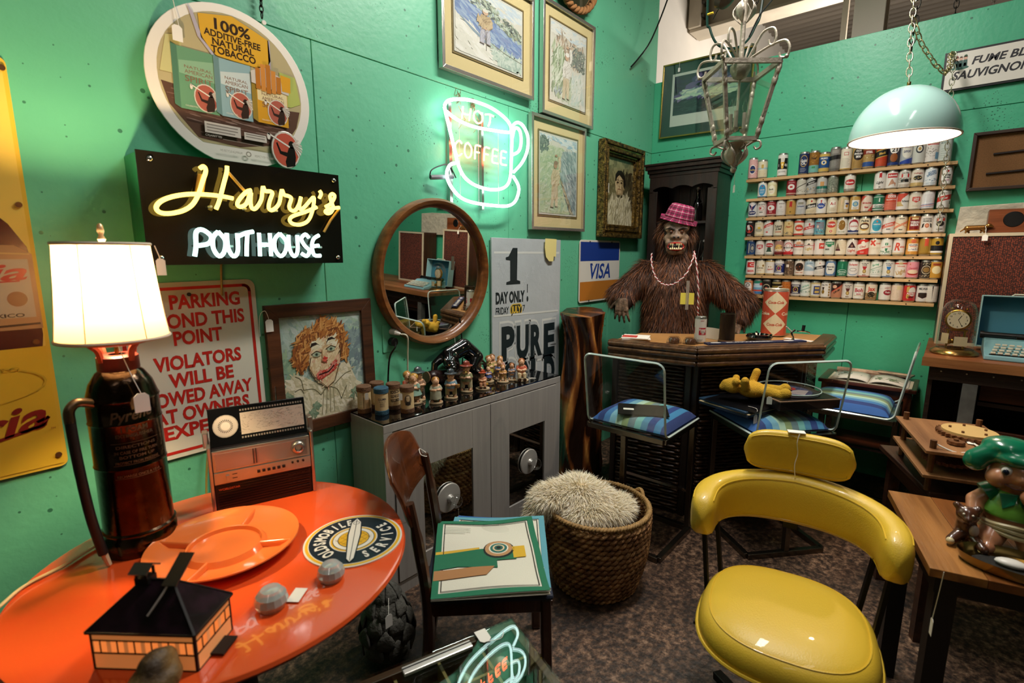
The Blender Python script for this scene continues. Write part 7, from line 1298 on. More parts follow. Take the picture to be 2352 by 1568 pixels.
# ---------------------------------------------------------------- grey mirrored cabinet
def grey_cabinet():
 t = thing('mirrored_cabinet', 'silver grey two door cabinet with black top and mirrored door panes', 'cabinet', (1.202, 1.767, 0), math.radians(-2.08)); g = mat('#a9a5a0', .4, .2, bump=.12, bscale=40, stretch=(14, 14, .5), vary=.12, vscale=4); W, D = 1.243, .275
 MB().bx(0, .045, .012, D, 0, .8).build('side_panel', g, t, bev=.002); MB().bx(W-.045, W, .012, D, 0, .8).build('side_panel', g, t, bev=.002); MB().bx(.045, W-.045, D-.015, D, .05, .8).build('back_panel', g, t); MB().bx(.045, W-.045, .012, D-.015, .05, .07).build('bottom_panel', g, t)
 MB().bx(0, W, 0, D, .79, .826).build('top_rail', g, t, bev=.002); MB().bx(.004, W-.004, .004, D, .826, .833).build('black_top', mat('#09090a', .06, coat=.8), t); MB().bx(0, .045, 0, .012, 0, .79).build('face_stile', g, t); MB().bx(W-.045, W, 0, .012, 0, .79).build('face_stile', g, t); MB().bx(.045, W-.045, .0, .012, .0, .06).build('toe_rail', g, t)
 for x0, x1, a, b, kx in ((.048, .639, .2, .512, .345), (.643, 1.195, .785, 1.09, .945)):
  d = bpy.data.objects.new('door', None); C.objects.link(d); d.parent = t; z0, z1 = .15, .583
  for q in ((x0, a, .065, .785), (b, x1, .065, .785), (a, b, .065, z0), (a, b, z1, .785)): MB().bx(q[0], q[1], -.006, .012, q[2], q[3]).build('door_panel', g, d, bev=.0015)
  MB().bx(a, b, .0, .006, z0, z1).build('mirror_pane', mat('#e2e4e0', .01, 1), d)
  MB().lathe([(.0, .0), (.072, .0), (.074, .004), (.07, .008), (.02, .012), (.012, .03)], 32, (kx, -.006, .375), (0, -1, 0)).build('knob_plate', mat('#c4c2bc', .4, .5), d, smooth=True); MB().sph((kx, -.06, .375), .034, 20, 14).build('glass_knob', pane((.96, .97, .97)), d, smooth=True)
 price_tag(t, (.35, -.075, .30), .03, .05, [(.35, -.075, .30), (.345, -.08, .34)])
grey_cabinet()
ZC = .834
def cyl_box(x, y, c, lab, kind):
 o = MB().lathe([(.031, 0), (.032, .004), (.032, .02), (.03, .022), (.03, .1)], 28).build('cylinder_box', mat(c, .8, bump=.4, bscale=120), smooth=True); o.location = (x, y, ZC); o.rotation_euler = (0, 0, math.radians(-38)); tag(o, lab, 'box', 'phonograph cylinder boxes')
 MB().lathe([(.03, .1), (.033, .101), (.034, .122), (.03, .126), (.02, .126), (.018, .125), (0, .125)], 28).build('lid', mat(c, .8, bump=.4, bscale=120), o, smooth=True)
 P = Print(.00015); P.cl = (.03, 28); P.l = 3; P.rect(-PI*.03, .022, PI*.03, .1, '#cdb384'); P.up()
 if kind == 'p': P.poly(ell(.004, .062, .017, .026), '#8c7a5c'); P.up(); P.poly(ell(.004, .062, .015, .024), '#5c4c38'); P.up(); P.poly([(-.009, .04), (.017, .04), (.012, .055), (-.004, .055)], '#241c14'); P.poly(ell(.004, .068, .008, .012), '#c4ac84'); P.up(); P.poly(ell(.004, .078, .008, .004), '#d8c8a8')
 elif kind == 'd': [P.text(s, .01, .088-.02*i, .014, '#2c2018', w=.045, bold=.04, rot=.06) for i, s in enumerate(('EDISON', 'GOLD MOULDED', 'RECORDS'))]
 elif kind == 'c': P.text('COLUMBIA', .006, .075, .010, '#2c2430', w=.038, bold=.03); P.text('Phonograph', .006, .064, .006, '#2c2430', w=.03); [P.rect(-.006, .054-.005*i, .016, .056-.005*i, '#6c5c48') for i in range(4)]
 else: P.rect(-.02, .03, -.004, .095, '#d8c8a0'); P.rect(-.001, .024, .0015, .1, '#5c4630'); [P.rect(-.018, .085-.008*i, -.006, .086-.008*i, '#8c7858') for i in range(6)]
 P.build('paper_label', o, .7)
 if kind in 'bp': price_tag(o, ((.015 if kind == 'b' else -.028), -.034, .098), .016, .032)
cyl_box(1.255, 1.985, '#6b4c34', 'brown cylinder record box with tag, leftmost on the grey cabinet', 'b'); cyl_box(1.29, 1.90, '#2c5468', 'blue lidded cylinder record box on the grey cabinet', 'c'); cyl_box(1.335, 2.0, '#6b4c34', 'brown cylinder record box hidden at the back of its group', 'x')
cyl_box(1.375, 1.925, '#6b4c34', 'brown cylinder record box with bold lettering behind the blue one', 'd'); cyl_box(1.385, 1.835, '#6b4c34', 'brown cylinder record box with an oval portrait label', 'p')
SKN = mat('#d9a983', .4, coat=.2); CER = lambda c: mat(c, .3, coat=.35, vary=.25, vscale=40)
KB = blob([('c', (-.16, 0, .02), (-.13, 0, .36), .07, .09), ('c', (.16, 0, .02), (.13, 0, .36), .07, .09), ('c', (-.16, -.06, .03), (-.16, .02, .03), .07, .07), ('c', (.16, -.06, .03), (.16, .02, .03), .07, .07), ('c', (0, 0, .38), (0, 0, .62), .17, .14), ('c', (-.14, 0, .64), (-.2, -.08, .5), .065, .055), ('c', (-.2, -.08, .5), (-.05, -.17, .5), .055, .05), ('c', (.14, 0, .64), (.2, -.08, .5), .065, .055), ('c', (.2, -.08, .5), (.05, -.17, .52), .055, .05), ('c', (0, 0, .66), (0, 0, .72), .07, .07), ('s', (0, -.01, .84), (.145, .15, .155)), ('s', (0, -.15, .82), .025), ('s', (-.07, -.11, .79), .05), ('s', (.07, -.11, .79), .05)], .03, 2)
KS = blob([('c', (-.1, -.05, .3), (-.12, -.25, .26), .09, .08), ('c', (.1, -.05, .3), (.12, -.25, .26), .09, .08), ('c', (-.12, -.25, .26), (-.12, -.28, .05), .075, .06), ('c', (.12, -.25, .26), (.12, -.28, .05), .075, .06), ('c', (0, 0, .3), (0, 0, .62), .18, .14), ('c', (-.14, 0, .62), (-.2, -.1, .48), .065, .055), ('c', (-.2, -.1, .48), (-.05, -.2, .46), .055, .05), ('c', (.14, 0, .62), (.2, -.1, .48), .065, .055), ('c', (.2, -.1, .48), (.05, -.2, .48), .055, .05), ('c', (0, 0, .64), (0, 0, .7), .07, .07), ('s', (0, -.01, .82), (.145, .15, .155)), ('s', (-.07, -.11, .77), .05), ('s', (.07, -.11, .77), .05), ('s', (0, -.15, .8), .025)], .03, 2)
def figurine(x, y, h, rz, lab, top, bot, hair, hat=None, sit=False, skirt=False, extra=None, base=.034):
 t = thing('figurine', lab, 'figurine', (x, y, ZC), rz, 'painted children figurines on the grey cabinet'); s = h*.92; z0 = .008; q = lambda *p: tuple(a*s+(z0 if i == 2 else 0) for i, a in enumerate(p))
 MB().lathe([(base, 0), (base*1.03, .003), (base, .008), (0, .0085)], 20, sy=.85).build('base', CER('#cdb590'), t, smooth=True)
 o = link('body', KS if sit else KB, SKN, t); o.scale = (s, s, s); o.location = (0, 0, z0)
 if skirt: MB().lathe([(.29*s, .26*s), (.27*s, .3*s), (.17*s, .5*s), (.165*s, .6*s), (.1*s, .68*s)], 16, (0, 0, z0)).build('dress', CER(top), t, smooth=True)
 else:
  MB().lathe([(.19*s, .36*s), (.2*s, .42*s), (.185*s, .6*s), (.1*s, .69*s)], 14, (0, 0, z0), sy=.95).build('jacket', CER(top), t, smooth=True)
  for k in (-1, 1):
   if sit: MB().tube([q(k*.1, -.05, .31), q(k*.125, -.25, .27), q(k*.12, -.27, .12)], [.1*s, .092*s, .075*s], 8).build('trouser_leg', CER(bot), t, smooth=True)
   else: MB().tube([q(k*.12, 0, .42), q(k*.15, 0, .1)], [.105*s, .085*s], 8).build('trouser_leg', CER(bot), t, smooth=True)
 for k in (-1, 1): MB().tube([q(k*.14, 0, .63), q(k*.205, -.08, .5)], [.08*s, .07*s], 8).build('sleeve', CER(top), t, smooth=True); MB().tube([q(k*.15, -.09, .03), q(k*.15, .03, .03)] if not sit else [q(k*.12, -.33, .04), q(k*.12, -.25, .05)], .08*s, 8).build('shoe', CER('#4a2c1c'), t, smooth=True)
 hz = (.86 if not sit else .84)*s+z0
 MB().sph((0, .025*s, hz+.02*s), (.165*s, .15*s, .15*s), 12, 8).build('hair', CER(hair), t, smooth=True)
 for k in (-1, 1): MB().sph((k*.05*s, -.15*s, hz-.01*s), .016*s, 6, 5).build('eye', mat('#2a1c14', .3), t)
 if hat: MB().lathe([(.24*s, 0), (.25*s, .02*s), (.15*s, .05*s), (.12*s, .16*s), (.03*s, .21*s), (0, .21*s)], 14, (0, .02*s, hz+.08*s)).build('hat', CER(hat), t, smooth=True)
 if extra == 'basket': MB().lathe([(.07*s, 0), (.1*s, .05*s), (.1*s, .14*s)], 10, q(.26, -.12, .38)).build('held_basket', CER('#a97a3c'), t, smooth=True)
 if extra == 'horn': MB().tube([q(-.0, -.17, .76), q(.05, -.28, .7)], [.02*s, .06*s], 8).build('held_horn', CER('#b89a4c'), t, smooth=True)
 if extra == 'pot': MB().lathe([(.06*s, 0), (.1*s, .06*s), (.08*s, .14*s)], 10, q(.24, -.16, .18)).build('held_bowl', CER('#c8983c'), t, smooth=True)
 if extra == 'coat': MB().lathe([(.24*s, .14*s), (.2*s, .5*s)], 14, (0, 0, z0)).build('coat_tail', CER(top), t, smooth=True)
 return t
RZ = math.radians(-42)
figurine(1.515, 2.0, .146, RZ+.7, 'figurine of a blond girl in a red dress, tallest at the back left', '#a5482c', '#a5482c', '#c89048', None, skirt=True)
f = figurine(1.495, 1.925, .15, RZ-.3, 'figurine of a girl in pale blue skirt hugging a boy', '#8fae9c', '#d8c48c', '#cc9a48', None, skirt=True, base=.04); f = figurine(1.54, 1.945, .155, RZ+.4, 'figurine of a boy in grey hat hugged by a girl', '#8c6c54', '#5c544c', '#a5743c', '#4c5a5c')
figurine(1.563, 1.842, .132, RZ+.2, 'figurine of a curly boy in a long grey coat, near front edge', '#a8a890', '#b8b49c', '#b07a34', None, extra='coat'); price_tag(f, (.03, -.09, .02), .022, .035)
figurine(1.671, 1.851, .138, RZ, 'figurine of a boy in dark hat carrying a basket', '#6c8c9c', '#b8a474', '#7c5230', '#3c464c', extra='basket')
figurine(1.809, 1.881, .152, RZ-.2, 'figurine of a tall boy in green waistcoat and red cap before the panther', '#8c8c64', '#c8bc98', '#a5743c', '#8c3c2c', extra='horn')
figurine(1.9, 1.85, .098, RZ, 'figurine of a seated girl with red kerchief and yellow bowl', '#c4805c', '#c8906c', '#a8401c', '#a8401c', sit=True, extra='pot', base=.038)
figurine(2.01, 1.985, .115, RZ, 'figurine of a boy in a green hat beside the panther tail', '#7c8c5c', '#8c6c44', '#7c5230', '#3c7048')
figurine(2.035, 1.935, .085, RZ+.3, 'small figurine of a girl in a blue dress', '#4c5c94', '#4c5c94', '#c8a878', None, skirt=True)
figurine(2.09, 1.985, .14, RZ, 'figurine of a girl in a yellow green dress holding a horn', '#b4a44c', '#b4a44c', '#a56a34', None, skirt=True, extra='horn'); figurine(2.135, 2.0, .14, RZ+.2, 'figurine of a brown haired boy in dark trousers at the back', '#a5905c', '#4c4c50', '#8c5a2c', None)
figurine(2.118, 1.925, .118, RZ, 'figurine of a boy in a blue jacket at the front of his cluster', '#5c6c94', '#8c7050', '#a56a34', None); figurine(2.18, 1.975, .125, RZ+.3, 'figurine of a fair girl in pink behind the small boys', '#b8887c', '#6c6c84', '#b8803c', None)
figurine(2.084, 1.868, .1, RZ, 'small figurine of a boy in a striped orange waistcoat', '#c08c44', '#a58c5c', '#b0783c', None); figurine(2.155, 1.862, .1, RZ, 'small figurine of a boy in pale blue with folded arms', '#8c94a8', '#7c8498', '#a5602c', None)
f = figurine(2.18, 1.81, .135, RZ, 'figurine of a seated girl in a coral coat, nearest the cabinet right end', '#c86448', '#d8c49c', '#a8602c', None, sit=True, base=.042); MB().tube(spline([(.03, -.02, .01), (.06, -.0, .012), (.09, .03, .004), (.05, .05, .004)], 5), .0014, 5).build('tag_string', TAGW, f)
def panther():
 t = thing('panther_sculpture', 'glossy black panther sculpture prowling over a dark branch', 'sculpture', (1.86, 1.985, ZC), math.radians(0))
 log_ = [('c', (-.2, 0, .09), (.0, 0, .06), .036, .045), ('c', (0, 0, .06), (.2, .0, .03), .045, .035), ('c', (.0, .01, .04), (.1, .01, .02), .06, .03), ('c', (-.09, .0, .06), (-.05, 0, .0), .03, .04), ('c', (.14, .0, .03), (.2, 0, .015), .03, .02)]
 link('branch', blob(log_, .008, 2), mat('#2a1614', .25, bump=.5, bscale=30, vary=.5, dark='#110808', vscale=20), t); MB().cyl((-.238, 0, .096), (-.232, 0, .0955), .03).build('cut_end', mat('#7a5638', .5), t)
 pb = [('c', (-.08, 0, .185), (.03, 0, .215), .042, .048), ('c', (.03, 0, .215), (.12, 0, .15), .05, .044), ('c', (-.08, -.01, .185), (-.12, -.045, .155), .036, .03), ('s', (-.12, -.055, .15), (.033, .035, .03)), ('c', (-.125, -.075, .142), (-.13, -.09, .138), .02, .017), ('s', (-.14, -.04, .178), .011), ('s', (-.1, -.06, .18), .011), ('c', (-.1, .02, .18), (-.16, .02, .15), .026, .02), ('c', (-.16, .02, .15), (-.175, .015, .1), .019, .017), ('c', (-.07, -.025, .18), (-.05, -.035, .12), .026, .02), ('c', (-.05, -.035, .12), (-.09, -.04, .1), .018, .018), ('c', (.11, -.02, .15), (.06, -.04, .11), .04, .028), ('c', (.06, -.04, .11), (.11, -.045, .075), .024, .018), ('c', (.12, .02, .15), (.15, .03, .09), .04, .025), ('c', (.15, .03, .09), (.13, .03, .06), .02, .018), ('c', (.14, 0, .14), (.2, .0, .09), .016, .012), ('c', (.2, 0, .09), (.215, .0, .03), .012, .011), ('c', (.215, 0, .03), (.19, -.02, .012), .011, .01)]
 link('panther_body', blob(pb, .006, 2), mat('#0a0a0b', .12, coat=.6, bump=.2, bscale=30), t)
 for dy in (-.012, .012): MB().sph((-.138+dy*.6, -.083+dy*.2, .158), .004).build('eye', mat('#4a4430', .2), t)
panther()
# ---------------------------------------------------------------- dining chair with printed cloths
def dining_chair():
 t = thing('dining_chair', 'dark wooden dining chair with curved slat back holding folded cloths', 'chair', (1.22, 1.17, 0), math.atan2(-.72, .69)); wd = wood('#4a2412', '#28120a', .28, 18, 2, .3); wl_ = wood('#6b3719', '#3f1e0e', .25, 18, 1, .4)
 # local x = front, y = towards the wall
 for s in (-1, 1):
  MB().bar((.19, s*.19, .43), (.2, s*.2, 0), .036).build('front_leg', wd, t, bev=.008); P_ = spline([(-.24, s*.2, 0), (-.2, s*.2, .25), (-.2, s*.2, .45), (-.225, s*.2, .66), (-.245, s*.2, .78)], 5); MB().tube(P_, [.02]*10+[.019]*6+[.015]*(len(P_)-16), 8).build('back_leg', wd, t, smooth=True)
  MB().bar((-.19, s*.195, .405), (.19, s*.19, .405), .02, .05).build('side_rail', wd, t, bev=.003); MB().bar((-.2, s*.195, .2), (.19, s*.195, .2), .018, .022).build('stretcher', wd, t)
 MB().bar((.19, -.19, .405), (.19, .19, .405), .05, .02).build('front_rail', wd, t, bev=.003); MB().bar((-.19, -.19, .405), (-.19, .19, .405), .05, .02).build('back_rail', wd, t, bev=.003)
 MB().bx(-.21, .215, -.215, .215, .43, .452).build('seat', mat('#1c2438', .7), t, bev=.01)
 b = MB(); b.grid(lambda u, v: (-.235-.045*v-.05*(1-(2*u-1)**2)-.015*v*v, (u-.5)*.43, .685+.235*v*(.72+.28*math.sin(PI*u)**.6)+.02*(1-v)*(2*u-1)**2), 24, 8); b.build('slat_back', wl_, t, smooth=True, solid=.013, bev=.003)
 MB().tube(spline([(-.265, .205, .80), (-.245, .22, .78), (-.235, .19, .775), (-.255, .17, .79)], 5, True), .0018, 5, closed=True).build('tied_string', TAGW, t)
dining_chair()
def cloths():
 M = Matrix.Translation((1.22, 1.17, .453)) @ Matrix.Rotation(math.atan2(-.72, .69), 4, 'Z')
 def cloth(nm, lab, z, rx, dx, dy, border, w=.5, h=.38, art=None, seed=1):
  t = thing(nm, lab, 'cloth', M=M @ Matrix.Translation((dx, dy, z)) @ Matrix.Rotation(rx, 4, 'Z')); hz = lambda x, y: .006*math.sin(x*14+seed)*math.cos(y*11+seed)+.004*math.sin(y*25+x*9)
  b = MB(); b.grid(lambda u, v: ((u-.5)*h, (v-.5)*w, .006+hz((u-.5)*h, (v-.5)*w)), 24, 24); b.grid(lambda u, v: ((.5-u)*h, (v-.5)*w, -.002), 2, 2); b.build('folded_linen', mat('#dcd9c8', .85, bump=.2, bscale=300), t, smooth=True, solid=.003)
  P = Print(.0003); P.l = 6; e = .022
  for q in ([(-h/2, -w/2), (h/2, -w/2), (h/2, -w/2+e), (-h/2, -w/2+e)], [(-h/2, w/2-e), (h/2, w/2-e), (h/2, w/2), (-h/2, w/2)], [(-h/2, -w/2), (-h/2+e, -w/2), (-h/2+e, w/2), (-h/2, w/2)], [(h/2-e, -w/2), (h/2, -w/2), (h/2, w/2), (h/2-e, w/2)]): P.poly(q, border)
  P.up(); P.line([(-h/2+.03, -w/2+.03), (h/2-.03, -w/2+.03), (h/2-.03, w/2-.03), (-h/2+.03, w/2-.03)], .003, '#2a2420', True)
  if art: art(P)
  # subdivide print so it follows the folds
  src = P; Q = Print(.0003); Q.l = 6
  for f, c in zip(src.f, src.c):
   lay = src.v[f[0]][2]/src.eps; pl = [src.v[i][:2] for i in f]
   for k in range(12):
    a0 = -h/2+h*k/12; pk = clipx(clipx(pl, a0, 1), a0+h/12, -1)
    if len(pk) < 3: continue
    pk = [(y, x) for x, y in pk]
    for j in range(12):
     c0 = -w/2+w*j/12; pj = clipx(clipx(pk, c0, 1), c0+w/12, -1)
     if len(pj) >= 3: Q.poly([(y, x) for x, y in pj], c, lay)
  Q.v = [(x, y, z_+.0085+hz(x, y)) for x, y, z_ in Q.v]; Q.build('cloth_print', t, .85)
  return t
 cloth('printed_cloth', 'blue bordered folded cloth, lowest in the pile on the chair', 0, -.12, .03, .06, '#2c5c9c', .44, .36, None, 2); cloth('printed_cloth', 'pale teal bordered folded cloth, middle of the pile on the chair', .013, -.06, .035, .03, '#5c9cac', .45, .37, None, 5)
 def cam(P0):
  class Sh:
   def poly(s, p, c): P0.poly([(x-.03, y-.035) for x, y in p], c)
   def up(s): P0.up()
   def rect(s, x0, y0, x1, y1, c): P0.rect(x0, y0, x1, y1, c)
  P = Sh()
  P.poly([(-.158, -.03), (-.1, -.03), (.06, -.06), (.06, .06-.02), (-.06, .0), (-.158, .02)], '#1f6a4c');
  P.up(); P.poly([(-.158, -.05), (.0, -.02), (.13, -.015), (.13, .05), (.0, .055), (-.158, .045)], '#1f6c4c'); P.poly([(-.158, -.11), (.02, -.1), (.05, -.05), (-.03, -.045), (-.158, -.055)], '#a8784c'); P.poly([(-.158, .045), (.0, .055), (.0, .065), (-.158, .06)], '#d0a838'); P.up()
  P.poly([(.12, -.01), (.165, -.005), (.165, .06), (.12, .055)], '#d4aa2c'); P.poly(ell(.07, .045, .056, .052), '#14201c'); P.up()
  for r, c in ((.05, '#b88c60'), (.036, '#e2dcc8'), (.031, '#2c6c64'), (.022, '#d8c49c'), (.016, '#2c5c54'), (.008, '#101814')): P.poly(ell(.07, .05, r, r*.95), c); P.up()
  for k in range(4): P.rect(-.16, .13+.012*k, -.08+.02*(k % 2), .133+.012*k, '#8c9484')
 t = cloth('printed_cloth', 'green bordered cloth printed with a camera, topmost on the chair', .026, .04, -.0, -.02, '#1f7050', .46, .38, lambda P: (cam(P)), 1)
 price_tag(t, (.19, -.1, -.12), .001, .001, [(.19, -.1, .005), (.195, -.1, -.1), (.197, -.1, -.2)])
cloths()
def stone_finial():
 t = thing('stone_finial', 'grey stone artichoke finial on the floor under the orange table', 'finial', (1.0, 1.5, 0)); m = mat('#5c5a52', .85, bump=.8, bscale=60, vary=.5, vscale=14)
 MB().lathe([(.055, 0), (.06, .02), (.05, .04), (.075, .06), (.092, .12), (.09, .17), (.07, .24), (.04, .29), (.012, .315), (0, .318)], 28).build('core', m, t, smooth=True)
 for r in range(5):
  for k in range(7):
   a = 2*PI*(k+.5*(r % 2))/7; z = .06+r*.048; rr = (.094, .099, .092, .076, .052)[r]; b = MB(); d = Vector((math.cos(a), math.sin(a), 0)); s = Vector((-d.y, d.x, 0))
   b.grid(lambda u, v: d*(rr+.005*math.sin(PI*v)-(.016 if r > 1 else .004)*v*v*(1+r*.4))+s*((u-.5)*.075*(1-.1*r)*math.sin(PI*min(1, .25+v*.72)))+Vector((0, 0, z+.075*v-.002*abs(u-.5))), 4, 4); b.build('scale_leaf', m, t, smooth=True, solid=.006)
 price_tag(t, (-.06, -.1, .27), .03, .05, [(-.06, -.1, .27), (-.03, -.06, .30)])
stone_finial()
def glass_table():
 c, e1, e2 = Vector((1.045, .903, 0)), Vector((-.94, .34, 0)), Vector((-.35, -.94, 0)); t = thing('display_table', 'low glass topped display table with compartment tray, at the bottom edge', 'table', c, math.atan2(.34, -.94)); S = .62; wd = wood('#5c3820', '#36200f', .45, 18, 0)
 # local x along e1, y along -e2 flipped by rotation: use positive y = left of e1
 sy = 1 if (Vector((-e1.y, e1.x, 0))).dot(e2) > 0 else -1; Y = lambda v: v*sy
 def bx(x0, x1, y0, y1, z0, z1, nm, m, bev=.002): MB().bx(x0, x1, min(Y(y0), Y(y1)), max(Y(y0), Y(y1)), z0, z1).build(nm, m, t, bev=bev)
 bx(0, S, 0, S, .445, .452, 'glass_top', pane((.9, .95, .92)), .001); bx(.02, S-.02, .02, S-.02, .36, .368, 'tray_floor', mat('#3a5c3c', .8, vary=.4, vscale=10))
 for q in ((0, S, 0, .022), (0, S, S-.022, S), (0, .022, .022, S-.022), (S-.022, S, .022, S-.022)): bx(*q, .36, .443, 'tray_side', wd)
 for k in range(1, 5): bx(.022, S-.022, k*S/5-.004, k*S/5+.004, .368, .425, 'divider', mat('#8a7440', .6), 0); bx(k*S/5-.004, k*S/5+.004, .022, S-.022, .368, .425, 'divider', mat('#8a7440', .6), 0)
 for x, y in ((.03, .03), (S-.03, .03), (.03, S-.03), (S-.03, S-.03)): MB().bar((x, Y(y), 0), (x, Y(y), .36), .04).build('leg', wd, t, bev=.003)
 r = random.Random(3)
 for k, (cx, cy, col, lab) in enumerate(((.07, .07, '#c8c0b0', 'pale stone in the corner compartment of the glass table'), (.19, .07, '#8cae9c', 'green glass piece in the glass table tray near its left edge'), (.07, .19, '#c8a878', 'tan carved chip in the glass table tray near its right edge'), (.19, .19, '#b0583c', 'red clay bead in the glass table tray'), (.31, .07, '#7cae94', 'sea green pebble in the glass table tray'))):
  o = MB().sph((0, 0, 0), (.022+.006*r.random(), .018, .014), 10, 7).build('trinket', mat(col, .4), smooth=True); o.location = c+e1*cx+e2*cy+Vector((0, 0, .382)); o.rotation_euler = (0, 0, r.random()*3); tag(o, lab, 'trinket', 'trinkets in the glass table tray')
 price_tag(t, (.11, Y(.05), .4535), .035, .05, [(.11, Y(.05), .4535), (.07, Y(.06), .455), (.05, Y(.04), .4535)], Matrix.Identity(4))
 o = MB().box((0, 0, 0), (.2, .026, .01)).build('reflection_strip', mat('#d8d6d0', .25, .3), bev=.002); MB().box((0, .004, .0062), (.2, .003, .001)).build('reflection_line', BLACK, o); o.location = (.79, .95, .4585); o.rotation_euler = (0, 0, math.atan2(-.07, .2)); tag(o, 'white strip standing in for a tube light reflection, glass table left edge', 'reflection strip')  # solid white strip with dark line, added as a tube light's reflection
glass_table()
# ---------------------------------------------------------------- orange table and what stands on it
ZT = .74
def orange_table():
 t = thing('round_table', 'glossy round orange pedestal table in the left foreground', 'table', (.451, 1.407, 0)); o_ = mat('#dc5222', .14, coat=.5)
 MB().lathe([(0, .712), (.44, .712), (.462, .72), (.468, .73), (.464, .738), (.456, .74), (0, .74)], 96).build('table_top', o_, t, smooth=True); MB().lathe([(.06, .712), (.045, .6), (.035, .35), (.05, .12), (.2, .03), (.24, .0)], 32).build('pedestal', mat('#1c1614', .4), t, smooth=True)
orange_table()
def lamp_():
 t = thing('extinguisher_lamp', 'table lamp made from an old brass fire extinguisher with white shade', 'lamp', (.31, 1.66, ZT)); br = mat('#5a4a3a', .16, 1, vary=.6, dark='#2a1b14', vscale=6, bump=.08, bscale=70)
 MB().lathe([(.0, 0), (.086, 0), (.087, .05), (.083, .055), (.083, .062), (.087, .066), (.082, .07), (.081, .25), (.083, .253), (.081, .257), (.081, .37), (.083, .373), (.081, .377), (.081, .43), (.083, .434), (.08, .44), (.07, .475), (.053, .503), (.042, .512), (.04, .53)], 48).build('tank', br, t, smooth=True)
 P = Print(.0003); P.cl = (.0812, 48); P.l = 2; E_ = '#8c7a62'
 P.text('Pyrene', .012, .40, .03, E_, w=.1, bold=.02, shear=.4, rot=.12)
 for s, y, h, w in (('1 FOAM', .362, .014, .06), ('EXTINGUISHER', .345, .009, .085), ('DIRECTIONS', .315, .008, .09), ('IN CASE OF FIRE TURN', .30, .008, .1), ('BOTTOM UP', .287, .008, .08), ('PROTECT FROM FREEZING', .272, .007, .1), ('RECHARGE ONCE A YEAR', .235, .007, .1)): P.text(s, .015, y, h, E_, w=w, bold=.02)
 for y in (.325, .265, .228): P.rect(-.04, y, .07, y+.0012, E_)
 P.build('engraved_plate', t, .35, 0, .8).rotation_euler = (0, 0, math.radians(-10)); rd = mat('#8c3524', .4)
 MB().lathe([(.045, .505), (.047, .512), (.046, .545), (.04, .55), (.02, .55)], 32).build('cap_collar', mat('#541a14', .35), t, smooth=True); MB().tube([(.07*math.cos(a), .07*math.sin(a), .585) for a in [2*PI*k/36 for k in range(36)]], .006, 8, closed=True).build('cap_wheel', rd, t, smooth=True)
 for k in range(4): a = .5+k*PI/2; MB().tube(spline([(.044*math.cos(a), .044*math.sin(a), .535), (.05*math.cos(a), .05*math.sin(a), .565), (.068*math.cos(a), .068*math.sin(a), .584)], 4), .008, 6).build('wheel_spoke', rd, t, smooth=True)
 MB().tube(spline([(-.06, -.03, .43), (-.098, -.04, .445), (-.118, -.048, .43), (-.12, -.05, .40)], 5), .012, 10).build('hose_elbow', mat('#6b5a48', .3, .9), t, smooth=True); MB().tube(spline([(-.12, -.05, .405), (-.118, -.055, .3), (-.11, -.06, .15), (-.096, -.063, .04)], 6), .0115, 10).build('rubber_hose', mat('#0c0b0b', .5), t, smooth=True); MB().tube([(-.096, -.063, .045), (-.088, -.066, .005)], [.008, .006], 8).build('hose_nozzle', mat('#c8b08a', .4), t)
 MB().tube([(0, 0, .55), (0, 0, .845)], .005, 8).build('stem', BRASS, t); sh, n, l, p = nt('shade fabric'); p.inputs['Base Color'].default_value = (*lin('#efe4d2'), 1); p.inputs['Roughness'].default_value = .9; n.remove(p); d = n.new('ShaderNodeBsdfDiffuse'); d.inputs[0].default_value = (*lin('#c8bca8'), 1); tr = n.new('ShaderNodeBsdfTranslucent'); tr.inputs[0].default_value = (*lin('#b89a74'), 1); mx = n.new('ShaderNodeMixShader'); mx.inputs[0].default_value = .55; l.new(d.outputs[0], mx.inputs[1]); l.new(tr.outputs[0], mx.inputs[2]); l.new(mx.outputs[0], n['Material Output'].inputs[0])
 MB().lathe([(.121, .592), (.114, .65), (.107, .73), (.1, .838)], 48, cap=False).build('lamp_shade', sh, t, smooth=True)
 for z, r in ((.594, .1215), (.838, .1005)): MB().tube([(r*math.cos(a), r*math.sin(a), z) for a in [2*PI*k/40 for k in range(40)]], .0045, 6, closed=True).build('shade_trim', mat('#d8c8b4', .8), t, smooth=True)
 for k in range(6): a = -1.2+k*PI/3; MB().tube([(.1215*math.cos(a), .1215*math.sin(a), .594), (.1075*math.cos(a), .1075*math.sin(a), .73), (.1005*math.cos(a), .1005*math.sin(a), .838)], .0012, 5).build('shade_seam', mat('#d8c4a4', .8), t)
 MB().lathe([(.005, .84), (.009, .85), (.005, .86), (.008, .87), (.006, .885), (.002, .89)], 12).build('finial', mat('#d8b890', .3, .5), t, smooth=True); MB().sph((0, 0, .755), .028).build('bulb', emat('#ffdca8', 1350), t, smooth=True)
 price_tag(t, (.02, -.098, .455), .034, .05, [(.02, -.098, .455), (.005, -.09, .51), (-.01, -.072, .585)]); price_tag(t, (.118, -.02, .80), .022, .045, [(.118, -.02, .80), (.108, -.02, .835)])
lamp_()
cord([(.25, 1.745, ZT+.006), (.2, 1.72, ZT+.006), (.145, 1.68, ZT+.006), (.067, 1.645, ZT+.006), (.02, 1.59, ZT+.006), (-.04, 1.5, ZT+.004), (-.06, 1.45, ZT-.1), (-.07, 1.44, .3)], .0038, mat('#d9c48c', .5), 'cream lamp cord crossing the orange table to its left edge')
